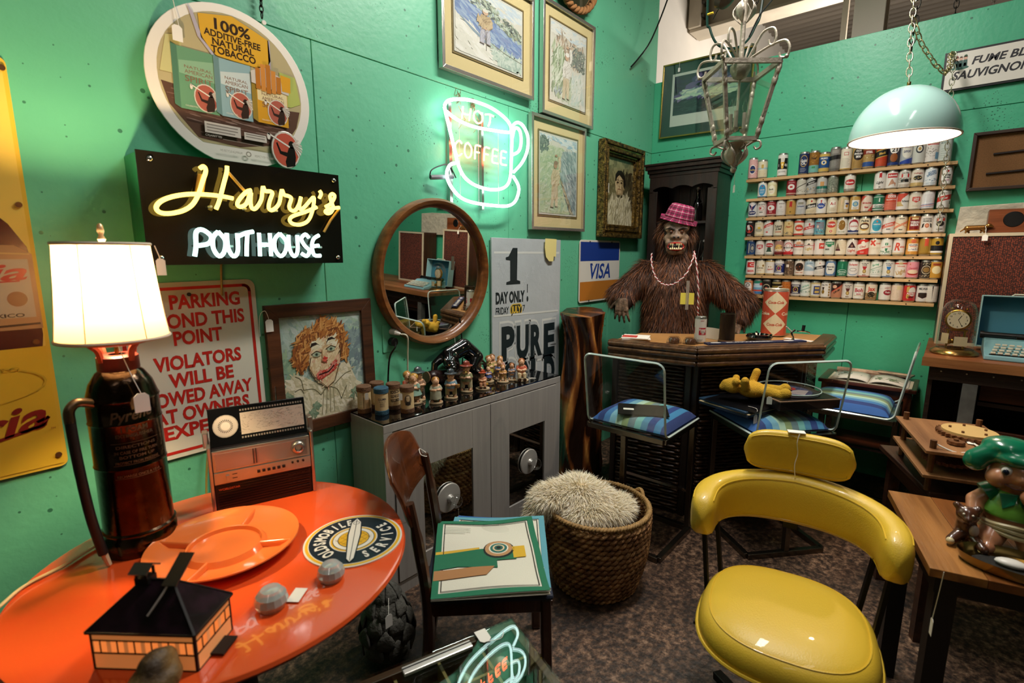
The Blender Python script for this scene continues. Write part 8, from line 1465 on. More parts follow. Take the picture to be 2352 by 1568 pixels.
def radio():
 t = thing('radio', 'black and silver multiband radio with its map lid open, on the orange table', 'radio', (.652, 1.641, ZT), math.radians(-17.2)); W, D, H = .312, .10, .208; al = mat('#b8b2a8', .28, .85); bk = mat('#0e0e10', .45, bump=.2, bscale=200)
 MB().bx(-W/2+.01, W/2-.01, 0, D, 0, H).build('case', bk, t, bev=.004)
 for s in (-1, 1): MB().bx(min(s*W/2, s*(W/2-.011)), max(s*W/2, s*(W/2-.011)), -.006, D+.004, 0, H+.012).build('end_trim', al, t, bev=.003); MB().bx(s*W/2-.008, s*W/2+.008, .03, .07, H+.0, H+.05).build('handle_post', al, t, bev=.003)
 MB().bx(-W/2+.012, W/2-.012, -.008, 0, .095, .135).build('control_strip', al, t, bev=.002); MB().bx(-W/2+.012, W/2-.012, -.006, 0, .135, .205).build('dial_frame', al, t, bev=.002); MB().bx(-W/2+.02, W/2-.05, -.0075, -.005, .142, .196).build('dial_window', mat('#a98f80', .15, .3), t); MB().bx(W/2-.05, W/2-.022, -.0078, -.0055, .142, .196).build('dial_dark', mat('#8c8880', .3, .6), t)
 for x in (-.03, -.022): MB().bx(x, x+.0025, -.009, -.007, .145, .195).build('dial_pointer', bk, t)
 MB().lathe([(.022, 0), (.022, .006), (.018, .012), (.012, .014), (.009, .008), (0, .008)], 24, (W/2-.05, -.007, .172), (0, -1, 0)).build('tuning_knob', al, t, smooth=True)
 for k in range(6): MB().bx(-.022+k*.015, -.013+k*.015, -.012, -.008, .111, .119).build('push_button', bk, t)
 for k in range(3): MB().cyl((.085+k*.017, -.008, .122), (.085+k*.017, -.012, .122), .0035, seg=10).build('slide_button', bk, t)
 MB().box((-W/2+.05, -.011, .113), (.01, .006, .02)).build('switch_lever', al, t, bev=.001)
 for k in range(9): MB().bx(-W/2+.02, W/2-.02, -.002, .0005, .012+k*.0088, .0155+k*.0088).build('grille_slat', mat('#050506', .3), t)
 for r in range(4):
  for k in range(5): MB().bx(.07+k*.014, .08+k*.014, -.0035, -.001, .03+r*.016, .033+r*.016).build('speaker_slot', mat('#3a3a3a', .3, .6), t)
 P = Print(.0003); P.l = 28; P.text('WORLDSTAR', -W/2+.052, .078, .0075, '#c8502c', w=.06, bold=.02); [P.rect(-W/2+.063, .108+.013*k, -W/2+.077, .1105+.013*k, '#1c1c1c') for k in range(2)]; o = P.build('front_print', t, .4); o.rotation_euler = (PI/2, 0, 0)
 l = bpy.data.objects.new('map_lid', None); C.objects.link(l); l.parent = t; l.location = (0, .012, H+.004); l.rotation_euler = (math.radians(78), 0, 0); MB().bx(-W/2+.012, W/2-.014, 0, .122, -.012, 0).build('lid_panel', mat('#0c0c0e', .2, coat=.3), l, bev=.002)
 P = Print(.0003); P.l = 3; P.rect(-.055, .028, .135, .098, '#c8c0ae'); P.up(); r = random.Random(5); [P.line([(x, y), (x+r.uniform(-.012, .012), y+r.uniform(-.006, .006))], .0006, '#7d7668') for x, y in [(r.uniform(-.05, .13), r.uniform(.032, .094)) for _ in range(170)]]
 [P.rect(-.055+k*.00794, y, -.055+k*.00794+.005, y+.006, '#8c8678') for k in range(24) for y in (.016, .104)]; P.poly(ell(-.098, .062, .036), '#a8a498'); P.up(); P.poly(ell(-.098, .062, .033), '#c4c0b4'); P.up(); [P.poly([(-.098+q*math.cos(a+e), .062+q*math.sin(a+e)) for q, e in ((.013, 0), (.02, .06), (.022, 0), (.02, -.06))], '#14141a') for a in [2*PI*k/24 for k in range(24)]]; P.poly(ell(-.098, .062, .013), '#dcd8cc'); P.build('map_print', l, .35)
 MB().tube([(-W/2+.03, D-.01, H), (-W/2+.03, D-.01, H+.0), (W/2-.06, D-.012, H+.17)], .002, 6) if 0 else MB().tube([(.06, D-.015, H), (.062, D-.015, H+.16)], .002, 6).build('antenna', CHROME, t)
radio()
def snack_tray():
 t = thing('snack_tray', 'round orange divided snack tray on the orange table', 'tray', (.452, 1.442, ZT), .2); m = mat('#ea7838', .16, coat=.4)
 MB().lathe([(0, .0), (.12, 0), (.15, .004), (.186, .03), (.19, .032), (.189, .035), (.178, .031), (.15, .014), (.105, .010), (.098, .02), (.095, .024), (.091, .022), (.088, .012), (0, .011)], 72).build('tray_dish', m, t, smooth=True)
 for k in range(4):
  a = .55+k*PI/2; b = MB(); d = Vector((math.cos(a), math.sin(a), 0)); s = Vector((-d.y, d.x, 0)); b.grid(lambda u, v: d*(.094+.084*u)+s*((v-.5)*.013)+Vector((0, 0, .012+(.013+.006*u)*math.sin(PI*v)**.5)), 6, 6); b.build('divider', m, t, smooth=True)
snack_tray()
def disc_sign():
 t = thing('round_sign', 'round navy and yellow car service sign lying on the orange table', 'sign', (.712, 1.217, ZT), .13); R = .136; MB().lathe([(0, 0), (R, 0), (R, .004), (0, .004)], 64).build('disc', mat('#d8d4c8', .25), t); P = Print(.0002); P.l = 22; N2 = '#14202c'; Y = '#d9a92c'; Wt = '#dcd8cc'
 for r, c in ((.131, Y), (.123, Wt), (.121, N2), (.066, Wt), (.063, Y), (.058, N2), (.056, Wt), (.044, N2), (.042, Y)): P.poly(ell(0, 0, r, n=64), c); P.up()
 for k in range(-2, 3): P.line([(-.04, k*.014), (.04, k*.014)], .0012, '#8c6a1c'); P.line([(k*.016, -.036), (k*.018, .036)], .0012, '#8c6a1c')
 P.arctext('OLDSMOBILE', 0, 0, .093, .032, Wt, math.radians(184), math.radians(58), .04, False, .62); P.arctext('SERVICE', 0, 0, .093, .032, Wt, math.radians(250), math.radians(352), .04, True, .62); rk = lambda pts: [((x*.707-y*.707), (x*.707+y*.707)) for x, y in pts]
 P.up(); P.poly(rk([(-.12, 0), (-.1, .012), (.02, .02), (.09, .016), (.118, 0), (.09, -.016), (.02, -.02), (-.1, -.012)]), N2); P.up(); P.poly(rk([(-.115, 0), (-.1, .009), (.02, .016), (.088, .013), (.112, 0), (.088, -.013), (.02, -.016), (-.1, -.009)]), Wt); P.up(); P.line(rk([(-.11, 0), (.105, 0)]), .0018, N2); P.ring(*rk([(.085, 0)])[0], .008, .0095, N2, 16); P.build('sign_print', t, .25)
 MB().tube(spline([(.13, .02, .006), (.15, .04, .004), (.145, .0, .006), (.16, -.02, .003), (.135, -.03, .006), (.15, -.06, .003), (.125, -.05, .006)], 5), .0012, 5).build('plastic_tie', pane((.85, .88, .85), .1), t)
disc_sign()
def weight(x, y, r, lab, disc):
 t = thing('glass_paperweight', lab, 'paperweight', (x, y, ZT)); b = MB(); b.lathe([(0, 0), (r*.8, 0), (r, r*.45), (r*.9, r*.9), (r*.6, r*1.25), (0, r*1.4)], 14); b.build('glass_body', mat('#e4eee8', .04, trans=.55, coat=.5), t, smooth=True, ang=20)
 MB().lathe([(0, .002), (r*.75, .002), (r*.75, .004), (0, .004)], 20).build('colour_base', mat('#a8c49c' if disc else '#b4c8cc', .3, coat=.5, vary=.9, dark='#c8b45c' if disc else '#c49cb4', vscale=40), t)
 if disc: P = Print(.0003); P.l = 20; P.poly(ell(0, 0, r*.62), '#d8d8b4'); P.up(); P.ring(0, 0, r*.5, r*.6, '#2c8c5c'); P.rect(-r*.3, 0, -r*.02, r*.3, '#2c7c5c'); P.rect(.05*r, -r*.3, r*.3, -.02*r, '#3c8c8c'); P.build('emblem_print', t, .3); MB().box((r*1.5, -.01, .004), (.03, .05, .001), -.9).build('price_tag', TAGW, t)
weight(.433, 1.115, .037, 'clear glass paperweight with green emblem and white tag on the orange table', True); weight(.578, 1.105, .034, 'faceted iridescent glass paperweight beside the round car sign', False)
def glass_house():
 t = thing('glass_house_lamp', 'stained glass house lamp with dark purple roof and lit windows', 'house lamp', (.233, 1.155, ZT), math.atan2(-.163, .13)); ld = mat('#15110f', .5, .4); w, d, h = .104, .056, .086; cream = mat('#d9a070', .3, emit='#ff9a50', es=.3); wn = mat('#6b2418', .2, emit='#ff8a40', es=.8)
 def wall(x0, x1, yy, sgn, ax):
  L = x1-x0; q = lambda a, b, z0, z1, e: ((x0+a, x0+b, yy-e, yy+e, z0, z1) if ax == 0 else (yy-e, yy+e, x0+a, x0+b, z0, z1)); n = 6 if ax == 0 else 3; MB().bx(*q(0, L, .0, .036, .002)).build('lower_pane', cream, t); MB().bx(*q(0, L, .064, h, .002)).build('upper_pane', cream, t)
  for k in range(n):
   a = L*(k+.12)/n; b = L*(k+.88)/n; MB().bx(*q(a, b, .037, .063, .0015)).build('window_pane', wn, t); MB().bx(*q((a+b)/2-.0012, (a+b)/2+.0012, .037, .063, .0026)).build('muntin', ld, t); MB().bx(*q(L*k/n, a, .036, .064, .002)).build('wall_pane', cream, t); MB().bx(*q(b, L*(k+1)/n, .036, .064, .002)).build('wall_pane', cream, t)
  for z in (.036, .064, .001, h): MB().bx(*q(0, L, z-.0014, z+.0014, .003)).build('lead_came', ld, t)
 wall(-w, w, -d, -1, 0); wall(-w, w, d, 1, 0); wall(-d, d, w, 1, 1); wall(-d, d, -w, -1, 1)
 for sx in (-1, 1):
  for sy in (-1, 1): MB().bar((sx*w, sy*d, 0), (sx*w, sy*d, h), .005).build('lead_came', ld, t)
 e = .006; R = h-.003; A = [(-w-e, -d-e, R), (w+e, -d-e, R), (w+e, d+e, R), (-w-e, d+e, R)]; r1, r2 = (-.03, 0, .158), (.03, 0, .158); pu = mat('#2a1622', .12, coat=.6, vary=.9, dark='#0f080c', vscale=24)
 for f in ((A[0], A[1], r2, r1), (A[1], A[2], r2), (A[2], A[3], r1, r2), (A[3], A[0], r1)): MB().add(f, [tuple(range(len(f)))]).build('roof_pane', pu, t, solid=.003)
 for p, q in ((A[0], r1), (A[1], r2), (A[2], r2), (A[3], r1), (r1, r2), (A[0], A[1]), (A[1], A[2]), (A[2], A[3]), (A[3], A[0])): MB().bar(p, q, .0045).build('lead_came', ld, t)
 MB().bx(-.04, -.012, -.012, .012, .153, .166).build('cupola_base', ld, t)
 for s in (-1, 1): MB().add([(-.045, s*.02, .18), (-.007, s*.02, .18), (-.007, 0, .193), (-.045, 0, .193)], [(0, 1, 2, 3)]).build('cupola_roof', mat('#2c2c28', .3), t, solid=.003)
 for x in (-.036, -.016):
  for y in (-.01, .01): MB().bar((x, y, .165), (x, y, .182), .004).build('cupola_post', ld, t)
 MB().add([(.03, -.03, .165), (.06, -.03, .165), (.06, .03, .2), (.03, .03, .2)], [(0, 1, 2, 3)]).build('open_roof_flap', mat('#2a211a', .3), t, solid=.003)
 MB().bx(w, w+.03, -.02, .03, .004, .008).build('porch', ld, t); MB().tube(spline([(.03, .0, .165), (.035, -.03, .155), (.025, -.045, .135), (.015, -.055, .118)], 6), .0022, 6).build('knotted_string', mat('#c8b8b0', .8), t)
 lamp('house_bulb', 'POINT', (.233, 1.155, ZT+.05), .35, (1, .6, .3), .015)
glass_house()
def rock():
 me = blob([('s', (0, 0, .03), (.05, .042, .036)), ('s', (.01, .005, .055), (.034, .03, .03)), ('s', (-.025, -.01, .03), (.034, .034, .03))], .006, 3)
 for v in me.vertices: v.co *= 1+.12*noise.noise(v.co*30)
 o = link('stone', me, mat('#8c6a38', .6, vary=.8, dark='#3a2814', vscale=18, bump=.6, bscale=50)); o.location = (.182, 1.038, ZT-.002); tag(o, 'brown mottled stone on the orange table before the glass house', 'stone')
rock()
# ---------------------------------------------------------------- right side: magazine table, desk, speaker, clock, typewriter
def side_table():
 t = thing('side_table', 'dark wooden side table with magazines against the right wall', 'table', (4.02, .335, 0)); wd = wood('#5a2a18', '#2e140b', .25, 16, 1, .3)
 MB().bx(-.19, .19, -.26, .26, .715, .74).build('table_top', wd, t, bev=.006)
 for x in (-.16, .16):
  for y in (-.22, .22): MB().bar((x, y, 0), (x, y, .716), .035).build('leg', wd, t)
 MB().bx(-.17, .17, -.24, .24, .66, .715).build('apron', wd, t); MB().bx(-.17, .17, -.24, .24, .3, .315).build('lower_shelf', wd, t)
 b = thing('open_book', 'open picture book lying on the dark side table', 'book', (3.96, .32, .741), 0)
 for s in (-1, 1):
  q = MB(); q.grid(lambda u, v: ((v-.5)*.24, s*(.004+.2*u), .006+.022*math.sin(PI*min(1, u*1.1))**.7*(1-u*.55)), 10, 2); q.build('page_block', mat('#d9d0c0', .7), b, smooth=True, solid=.006); MB().bx(-.125, .125, min(0, s*.22), max(0, s*.22), 0, .004).build('cover', mat('#c8bca4', .7), b)
 P = Print(.0004); P.l = 60; P.strokes([(.0, .05), (.1, .05), (.1, .19), (.0, .19)], ['#6c7c6c', '#8c9a94', '#4c5c4c'], 60, .03, .01, .3, 1, 1); P.strokes([(-.06, -.15), (.02, -.15), (.02, -.03), (-.06, -.03)], ['#7c8c5c', '#a5aa88', '#5c6c4c'], 50, .03, .01, .3, 1, 2); P.build('photo_print', b, .6)
 m = thing('magazine_pile', 'rolled and creased magazines at the back of the side table', 'magazines', (4.12, .33, .741)); MB().tube([(.0, .2, .02), (.02, -.2, .02)], .018, 10).build('rolled_magazine', mat('#c8a888', .4, vary=.6, dark='#8c6c54', vscale=20), m); MB().box((-.01, 0, .006), (.14, .38, .012), .1).build('flat_magazine', mat('#a88c74', .5, vary=.7, dark='#5c5048', vscale=14), m); MB().box((.03, -.12, .026), (.1, .2, .01), -.2).build('flat_magazine', mat('#8c7460', .4, vary=.8, dark='#3c342c', vscale=18), m)
side_table()
def desk():
 t = thing('workbench', 'old wooden workbench with dark underside holding clock and typewriter', 'workbench', (3.39, .06, 0)); wd = wood('#9a5c34', '#5c3018', .4, 14, 1); dk = wood('#3a2216', '#1a0f09', .5, 14, 1)
 for k in range(5): MB().bx(.168*k, .168*k+.166, -2.1, 0, .985, 1.02).build('top_plank', wd, t, bev=.002)
 MB().bx(-.004, .0, -2.1, .003, .975, 1.022).build('edge_strip', wood('#b07848', '#7c4a28', .4, 14, 1), t); MB().bx(.03, .05, -2.05, -.03, .9, .985).build('apron', dk, t); MB().bx(.05, .8, -.05, -.03, .45, .985).build('side_board', dk, t); MB().bx(.78, .8, -2.05, -.05, .2, .985).build('back_board', dk, t)
 for y in (-.2, -2.0): MB().bar((.06, y, 0), (.06, y, .9), .06).build('leg', mat('#6c6862', .6, vary=.3, vscale=20), t, bev=.003); MB().bar((.75, y, 0), (.75, y, .985), .06).build('leg', dk, t)
 for z in (.78, .55, .3): MB().bx(.1, .78, -2.05, -.24, z, z+.02).build('shelf', dk, t); MB().bx(.09, .11, -2.05, -.24, z+.03, z+.11).build('drawer_front', wood('#5c2c16', '#331709', .4, 14, 1), t, bev=.003)
 for k in range(4): MB().cyl((.029, -.08-.1*k, .95), (.026, -.08-.1*k, .95), .004, seg=8).build('nail', STEEL, t)
desk()
def speaker(x, y, w, h, d, rz, lab):
 t = thing('speaker', lab, 'speaker', (x, y, 1.021), rz); wn = wood('#4a2415', '#2a120a', .35, 16, 2); MB().bx(0, d, -w, 0, 0, h).build('cabinet', wn, t, bev=.003); fr = mat('#c4b69a', .5)
 for q in ((-w, 0, 0, .018), (-w, 0, h-.018, h), (-w, -w+.018, .018, h-.018), (-.018, 0, .018, h-.018)): MB().bx(-.012, 0, q[0], q[1], q[2], q[3]).build('trim_bar', fr, t)
 m, N, L, p = nt('grille cloth'); tc = N.new('ShaderNodeTexCoord'); mp = N.new('ShaderNodeMapping'); mp.inputs['Scale'].default_value = (1, 110, 130); L.new(tc.outputs['Object'], mp.inputs[0]); v = N.new('ShaderNodeTexVoronoi'); v.inputs['Scale'].default_value = 1; v.inputs['Randomness'].default_value = .45; L.new(mp.outputs[0], v.inputs[0]); r = N.new('ShaderNodeValToRGB'); r.color_ramp.elements[0].color = (*lin('#8a3f24'), 1); r.color_ramp.elements[0].position = .15; r.color_ramp.elements[1].color = (*lin('#2a100a'), 1); r.color_ramp.elements[1].position = .55; L.new(v.outputs[0], r.inputs[0]); L.new(r.outputs[0], p.inputs['Base Color']); p.inputs['Roughness'].default_value = .9; b = N.new('ShaderNodeBump'); b.inputs['Strength'].default_value = .6; b.invert = True; L.new(v.outputs[0], b.inputs['Height']); L.new(b.outputs[0], p.inputs['Normal'])
 MB().bx(-.006, -.001, -w+.018, -.018, .018, h-.018).build('grille_cloth', m, t); return t
speaker(3.97, .03, .45, .652, .22, .05, 'large brown walnut speaker with woven grille on the workbench'); speaker(3.97, -.75, .42, .6, .22, -.1, 'second walnut speaker beyond the right edge, seen in the round mirror')
def on_speaker():
 t = thing('small_speaker', 'small wooden speaker box with round black grille atop the large speaker', 'speaker', (4.0, -.128, 1.674), 0); MB().bx(0, .16, -.25, 0, 0, .13).build('box', wood('#8a4c28', '#5c2e16', .35, 14, 1), t, bev=.003); MB().lathe([(0, .003), (.04, .003), (.043, 0)], 28, (0, -.105, .072), (-1, 0, 0)).build('round_grille', BLACK, t)
 o = link('bronze_cat', blob([('c', (0, -.04, .032), (0, .03, .03), .014, .015), ('s', (0, -.06, .042), (.012, .014, .012)), ('c', (0, -.07, .038), (0, -.076, .036), .008, .006), ('c', (-.006, -.035, .025), (-.008, -.045, .004), .007, .005), ('c', (.006, -.035, .025), (.008, -.03, .004), .007, .005), ('c', (-.006, .03, .022), (-.008, .035, .004), .008, .005), ('c', (.006, .03, .022), (.008, .02, .004), .008, .005), ('c', (0, .04, .028), (0, .058, .012), .005, .004)], .003, 2), mat('#a5743c', .25, .8)); o.location = (3.985, -.075, 1.673); tag(o, 'small bronze prowling cat on top of the large speaker', 'cat figure'); price_tag(o, (-.045, -.05, -.01), .025, .034, [(-.045, -.05, -.01), (-.03, -.05, .02), (-.012, -.045, .04)], Matrix.Rotation(-PI/2, 4, 'Z') @ Matrix.Rotation(PI/2, 4, 'X'))
on_speaker()
def dome_clock():
 t = thing('anniversary_clock', 'brass anniversary clock under a glass dome on the workbench corner', 'clock', (3.61, -.06, 1.021), math.radians(-90)); MB().lathe([(.1, 0), (.103, .006), (.1, .016), (.085, .026), (.08, .03), (0, .03)], 40).build('base', mat('#a5824a', .25, .9), t, smooth=True)
 MB().lathe([(.078, .03), (.078, .2), (.074, .235), (.06, .27), (.036, .292), (0, .3)], 40).build('glass_dome', pane((.95, .96, .95)), t, smooth=True)
 for s in (-1, 1): MB().cyl((s*.035, .01, .03), (s*.035, .01, .13), .005).build('pillar', BRASS, t)
 MB().bx(-.045, .045, .0, .03, .125, .132).build('platform', BRASS, t); MB().lathe([(0, 0), (.05, 0), (.055, .004), (.055, .02), (.05, .024), (0, .024)], 36, (0, .015, .185), (0, -1, 0)).build('clock_case', BRASS, t, smooth=True)
 for s in (-1, 1): MB().sph((s*.03, .0, .243), .006).build('top_ball', BRASS, t, smooth=True)
 MB().lathe([(0, .0), (.046, .0)], 36, (0, -.0095, .185), (0, -1, 0)).build('dial', mat('#e0d6bc', .5), t); P = Print(.0003); P.l = 33
 for k in range(12): a = PI/2-2*PI*(k+1)/12; P.text(str(k+1), .036*math.cos(a), .185+.036*math.sin(a), .009, '#2a221a', bold=.02)
 P.line([(0, .185), (.012, .208)], .003, '#14100c'); P.line([(0, .185), (.017, .152)], .0022, '#14100c'); o = P.build('dial_print', t, .5); o.rotation_euler = (PI/2, 0, 0)
 for k in range(4): a = k*PI/2+.4; MB().sph((.03*math.cos(a), .03*math.sin(a), .065), .014).build('pendulum_ball', BRASS, t, smooth=True)
 MB().box((.02, -.055, .075), (.055, .002, .05), .2).build('note_card', mat('#d8cca8', .7), t); MB().box((-.045, -.03, .085), (.035, .002, .055), -.6).build('note_card', mat('#d8c49c', .7), t)
dome_clock()
def typewriter():
 t = thing('typewriter', 'pale blue portable typewriter in its open case on the workbench', 'typewriter', (3.70, -.345, 1.021), math.radians(-90)); bl = mat('#7fb0bc', .35); W = .33; x = .17
 b = MB(); b.M = Matrix(((0, 0, 1, 0), (1, 0, 0, 0), (0, 1, 0, 0), (0, 0, 0, 1))); b.prism([(-.2, 0), (.12, 0), (.12, .085), (-.02, .085), (-.075, .05), (-.195, .025)], -x, x); b.build('body', bl, t, bev=.006)
 kd = mat('#d8d2c0', .4)
 for r in range(4):
  for k in range(11): q = MB().box((-.135+k*.0265+.006*r, -.178+r*.03, .036+r*.0105), (.02, .02, .01)); q.build('key', kd, t, bev=.003)
 MB().bx(-.15, .15, -.19, -.07, .026, .03).build('key_well', BLACK, t); MB().cyl((-.17, .06, .1), (.17, .06, .1), .016).build('platen', BLACK, t, smooth=True); MB().bx(-.12, .12, -.015, -.0, .085, .09).build('ribbon_cover', bl, t); MB().box((-.02, .01, .1), (.05, .03, .016)).build('type_basket', DARKST, t, bev=.002)
 for s in (-1, 1): MB().cyl((s*.17, .06, .1), (s*.185, .06, .1), .02).build('platen_knob', BLACK, t, smooth=True)
 l = bpy.data.objects.new('case_lid', None); C.objects.link(l); l.parent = t; l.location = (-.005, .115, .0); l.rotation_euler = (math.radians(-6), 0, 0); w2 = .185; iv = mat('#c8c4b0', .5); MB().bx(-w2, w2, .075, .08, .03, .31).build('lid_inside', mat('#2f7088', .7), l)
 for q in ((-w2, w2, .0, .08, .305, .312), (-w2, w2, .0, .08, .024, .031), (-w2-.006, -w2, 0, .08, .024, .312), (w2, w2+.006, 0, .08, .024, .312)): MB().bx(*q).build('lid_wall', mat('#8fb8bc', .45), l, bev=.002)
 MB().tube([(-.07, .04, .312), (-.06, .04, .322), (.06, .04, .322), (.07, .04, .312)], .004, 6).build('carry_handle', iv, l)
typewriter()
def small_table():
 t = thing('low_table', 'small dark wooden table under the wooden clockwork', 'table', (2.397, -.032, 0), math.atan2(.198, .48)); wd = wood('#4a2a1a', '#22120b', .4, 16, 0); MB().bx(0, .52, -.55, 0, .635, .66).build('table_top', wd, t, bev=.004); MB().bx(.03, .49, -.52, -.03, .56, .635).build('apron', wd, t)
 for x in (.05, .47):
  for y in (-.05, -.5): MB().bar((x, y, 0), (x, y, .635), .04).build('leg', wd, t)
 c = thing('wooden_clockwork', 'wooden gear clockwork between two pegged plates on the dark table', 'clockwork', (2.64, -.085, .661), math.atan2(.138, .5)); pl = wood('#9a6c44', '#6b4426', .45, 14, 0); ge = wood('#7c4e2c', '#4a2a14', .45, 14, 0)
 for z in (.06, .155): MB().bx(-.24, .22, -.16, .15, z, z+.013).build('plate', pl, c, bev=.002)
 for x in (-.2, .18):
  for y in (-.13, .12): MB().tube([(x, y, 0), (x, y, .2)], .011, 8).build('peg', ge, c)
 def gear(x, y, z, r, n, m):
  poly = [(x+(r if k % 4 < 2 else r*.9)*math.cos(2*PI*k/(4*n)), y+(r if k % 4 < 2 else r*.9)*math.sin(2*PI*k/(4*n))) for k in range(4*n)]; MB().prism(poly, z, z+.012).build('gear_wheel', m, c); MB().cyl((x, y, z), (x, y, z+.02), .008).build('gear_hub', ge, c)
 gear(.02, -.05, .172, .105, 30, ge); MB().cyl((.02, -.05, .184), (.02, -.05, .193), .088, seg=40).build('gear_face', mat('#c8a468', .5), c); gear(-.12, .03, .172, .028, 9, ge); gear(-.12, .05, .1, .08, 22, mat('#5c2f20', .5)); gear(.1, .0, .08, .09, 24, ge)
 for k in range(5): MB().cyl((.02+.06*math.cos(k*1.26), -.05+.06*math.sin(k*1.26), .193), (.02+.06*math.cos(k*1.26), -.05+.06*math.sin(k*1.26), .2), .005, seg=8).build('pin', ge, c)
 MB().tube(spline([(-.2, .12, .19), (-.21, .05, .165), (-.18, -.02, .18), (-.1, -.03, .175)], 6), .003, 6).build('tie_string', TAGW, c); MB().box((-.05, -.03, .172), (.1, .025, .001), -.1).build('price_tag', TAGW, c)
small_table()
def teak_table():
 t = thing('teak_table', 'oiled teak topped table in the right foreground with dark legs', 'table', (1.71, -.047, 0), math.atan2(.129, .49)); tk = ('#b07840', '#8c5428', '#a5683a', '#96602f')
 for k in range(6): MB().bx(0, .52, -.125*(k+1)+.001, -.125*k, .675, .70).build('top_board', wood(tk[k % 4], '#5e3517', .28, 12, 0, .15), t, bev=.0015)
 dk = mat('#17100c', .5); MB().bx(.02, .5, -.73, -.02, .62, .675).build('apron', dk, t)
 for x in (.05, .47):
  for y in (-.05, -.7): MB().bar((x, y, 0), (x, y, .62), .05).build('leg', dk, t)
 MB().bar((.05, -.05, .2), (.05, -.7, .2), .03).build('stretcher', dk, t); price_tag(t, (-.006, -.02, .555), .02, .05, [(-.006, -.02, .555), (-.004, -.025, .62), (-.003, -.03, .698)])
teak_table()
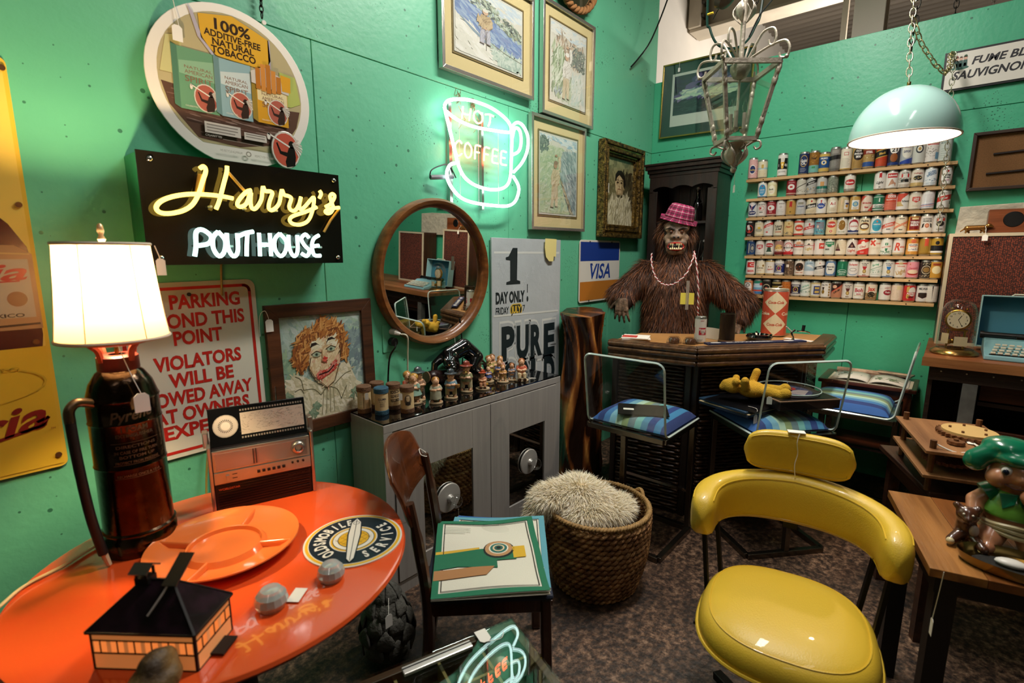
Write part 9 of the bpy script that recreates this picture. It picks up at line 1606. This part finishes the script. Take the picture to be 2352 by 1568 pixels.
def doll():
 t = thing('pixie_figure', 'glazed pixie child figure in green hat hugging a brown bear, teak table', 'figurine', (2.0, -.215, .701), math.radians(-88)); sk = mat('#c48a64', .28, coat=.35, vary=.3, dark='#9c6244', vscale=8)
 B = [('s', (0, 0, .225), (.07, .062, .058)), ('s', (-.045, -.03, .212), (.03, .032, .03)), ('s', (.045, -.03, .212), (.03, .032, .03)), ('s', (0, -.055, .222), (.014, .014, .012)), ('c', (0, 0, .17), (0, 0, .13), .045, .052), ('s', (0, -.012, .095), (.066, .058, .045)), ('c', (-.05, -.0, .155), (-.085, -.02, .125), .022, .023), ('c', (-.085, -.02, .125), (-.085, -.05, .095), .022, .02), ('c', (.05, -.01, .155), (.075, -.05, .12), .023, .022), ('c', (.075, -.05, .12), (.03, -.075, .165), .021, .02), ('s', (.02, -.07, .18), (.022, .02, .022)), ('c', (-.03, -.02, .06), (-.045, -.06, .03), .036, .03), ('c', (.035, -.02, .06), (.045, -.05, .025), .036, .03), ('c', (-.045, -.06, .022), (-.05, -.09, .016), .024, .018), ('c', (.045, -.05, .02), (.045, -.09, .016), .024, .018)]
 o = link('body', blob(B, .0055, 2), sk, t)
 for s in (-1, 1): MB().sph((s*.028-.004, -.05, .24), (.013, .009, .014)).build('eye_white', mat('#e0dcd4', .2), o, smooth=True); MB().sph((s*.028-.007, -.057, .239), (.008, .005, .009)).build('iris', mat('#141c2c', .1), o, smooth=True); MB().tube([(s*.045, -.048, .26), (s*.03, -.055, .265), (s*.016, -.055, .262)], .0025, 6).build('eyebrow', mat('#5c1c14', .5), o)
 MB().tube(spline([(-.04, -.052, .207), (-.01, -.064, .197), (.035, -.056, .205)], 5), .0024, 6).build('mouth_line', mat('#3c140c', .5), o); MB().sph((.03, -.03, .268), (.028, .022, .016)).build('hair_lock', mat('#4a1810', .4), o, smooth=True)
 gh = mat('#0f6a4a', .22, coat=.5); link('pixie_hat', blob([('s', (0, .005, .272), (.078, .072, .03)), ('s', (-.03, .01, .295), (.06, .055, .03)), ('c', (-.04, 0, .29), (-.1, -.02, .255), .034, .026), ('s', (-.098, -.02, .245), (.03, .028, .028)), ('s', (.04, .01, .285), (.045, .05, .028))], .0055, 3), gh, t)
 MB().lathe([(.074, .105), (.076, .112), (.058, .15), (.04, .18), (.036, .182)], 28, sy=.95).build('lime_shirt', mat('#6aa63c', .3, coat=.4), t, smooth=True, solid=.004)
 for s in (-1, 1): MB().tube([(s*.045, -.005, .165), (s*.068, -.012, .15)], [.027, .03], 12).build('green_sleeve', gh, t, smooth=True); MB().add([(0, -.05, .178), (s*.04, -.05, .172), (s*.03, -.062, .13), (s*.006, -.062, .15)], [(0, 1, 2, 3)]).build('neckerchief', gh, t, solid=.006, bev=.002)
 for k in range(3): MB().tube([(.066*math.cos(a), -.012+.06*math.sin(a), .082-.012*k+.004*math.sin(3*a+k)) for a in [2*PI*q/28 for q in range(28)]], .007, 7, closed=True).build('cream_sash', mat('#cdbb8c', .4), t, smooth=True)
 MB().sph((.005, -.068, .105), .003).build('navel', mat('#3c140c', .5), t); bb = mat('#4a2a1a', .25, coat=.4); b = bpy.data.objects.new('bear', None); C.objects.link(b); b.parent = t; link('bear_body', blob([('s', (-.1, -.065, .09), (.028, .028, .026)), ('s', (-.1, -.092, .084), .012), ('s', (-.125, -.06, .112), .011), ('s', (-.078, -.06, .112), .011), ('c', (-.1, -.06, .065), (-.095, -.05, .03), .024, .03), ('c', (-.11, -.07, .03), (-.13, -.1, .015), .016, .014), ('c', (-.08, -.07, .025), (-.06, -.11, .014), .016, .014)], .005, 2), bb, b); MB().sph((-.132, -.108, .015), .0105).build('paw_pad', mat('#c8b890', .4), b, smooth=True); MB().sph((-.082, -.078, .05), (.012, .01, .018)).build('chest_patch', mat('#a8988c', .4), b, smooth=True)
 for s in (-1, 1): MB().sph((-.1+s*.01, -.09, .1), .003).build('bear_eye', mat('#e0d8c8', .2), b)
doll()
def metal_tray():
 t = thing('metal_tray', 'oval brass and steel tray with papers on the teak table', 'tray', (1.84, -.235, .701), math.radians(-88)); b = MB(); b.lathe([(0, .004), (.1, .004), (.125, .008), (.135, .03), (.138, .03), (.128, .004), (.1, 0), (0, 0)], 40, sy=.55); b.build('tray_body', mat('#a58c54', .2, 1, vary=.4, vscale=6), t, smooth=True); MB().lathe([(0, .0045), (.11, .0045)], 40, sy=.5).build('mesh_inset', mat('#5c5a58', .4, .8, bump=1, bscale=400), t)
 MB().sph((-.02, .01, .014), (.035, .02, .012)).build('white_shell', mat('#dcd6cc', .4), t, smooth=True); MB().box((.06, .0, .016), (.09, .06, .012), .1).build('navy_box', mat('#1c2834', .3), t, bev=.002)
metal_tray()
# ceiling fixtures are out of frame, the two hall uplights are added; the scratch scene is no longer needed
bpy.data.scenes.remove(TMP)
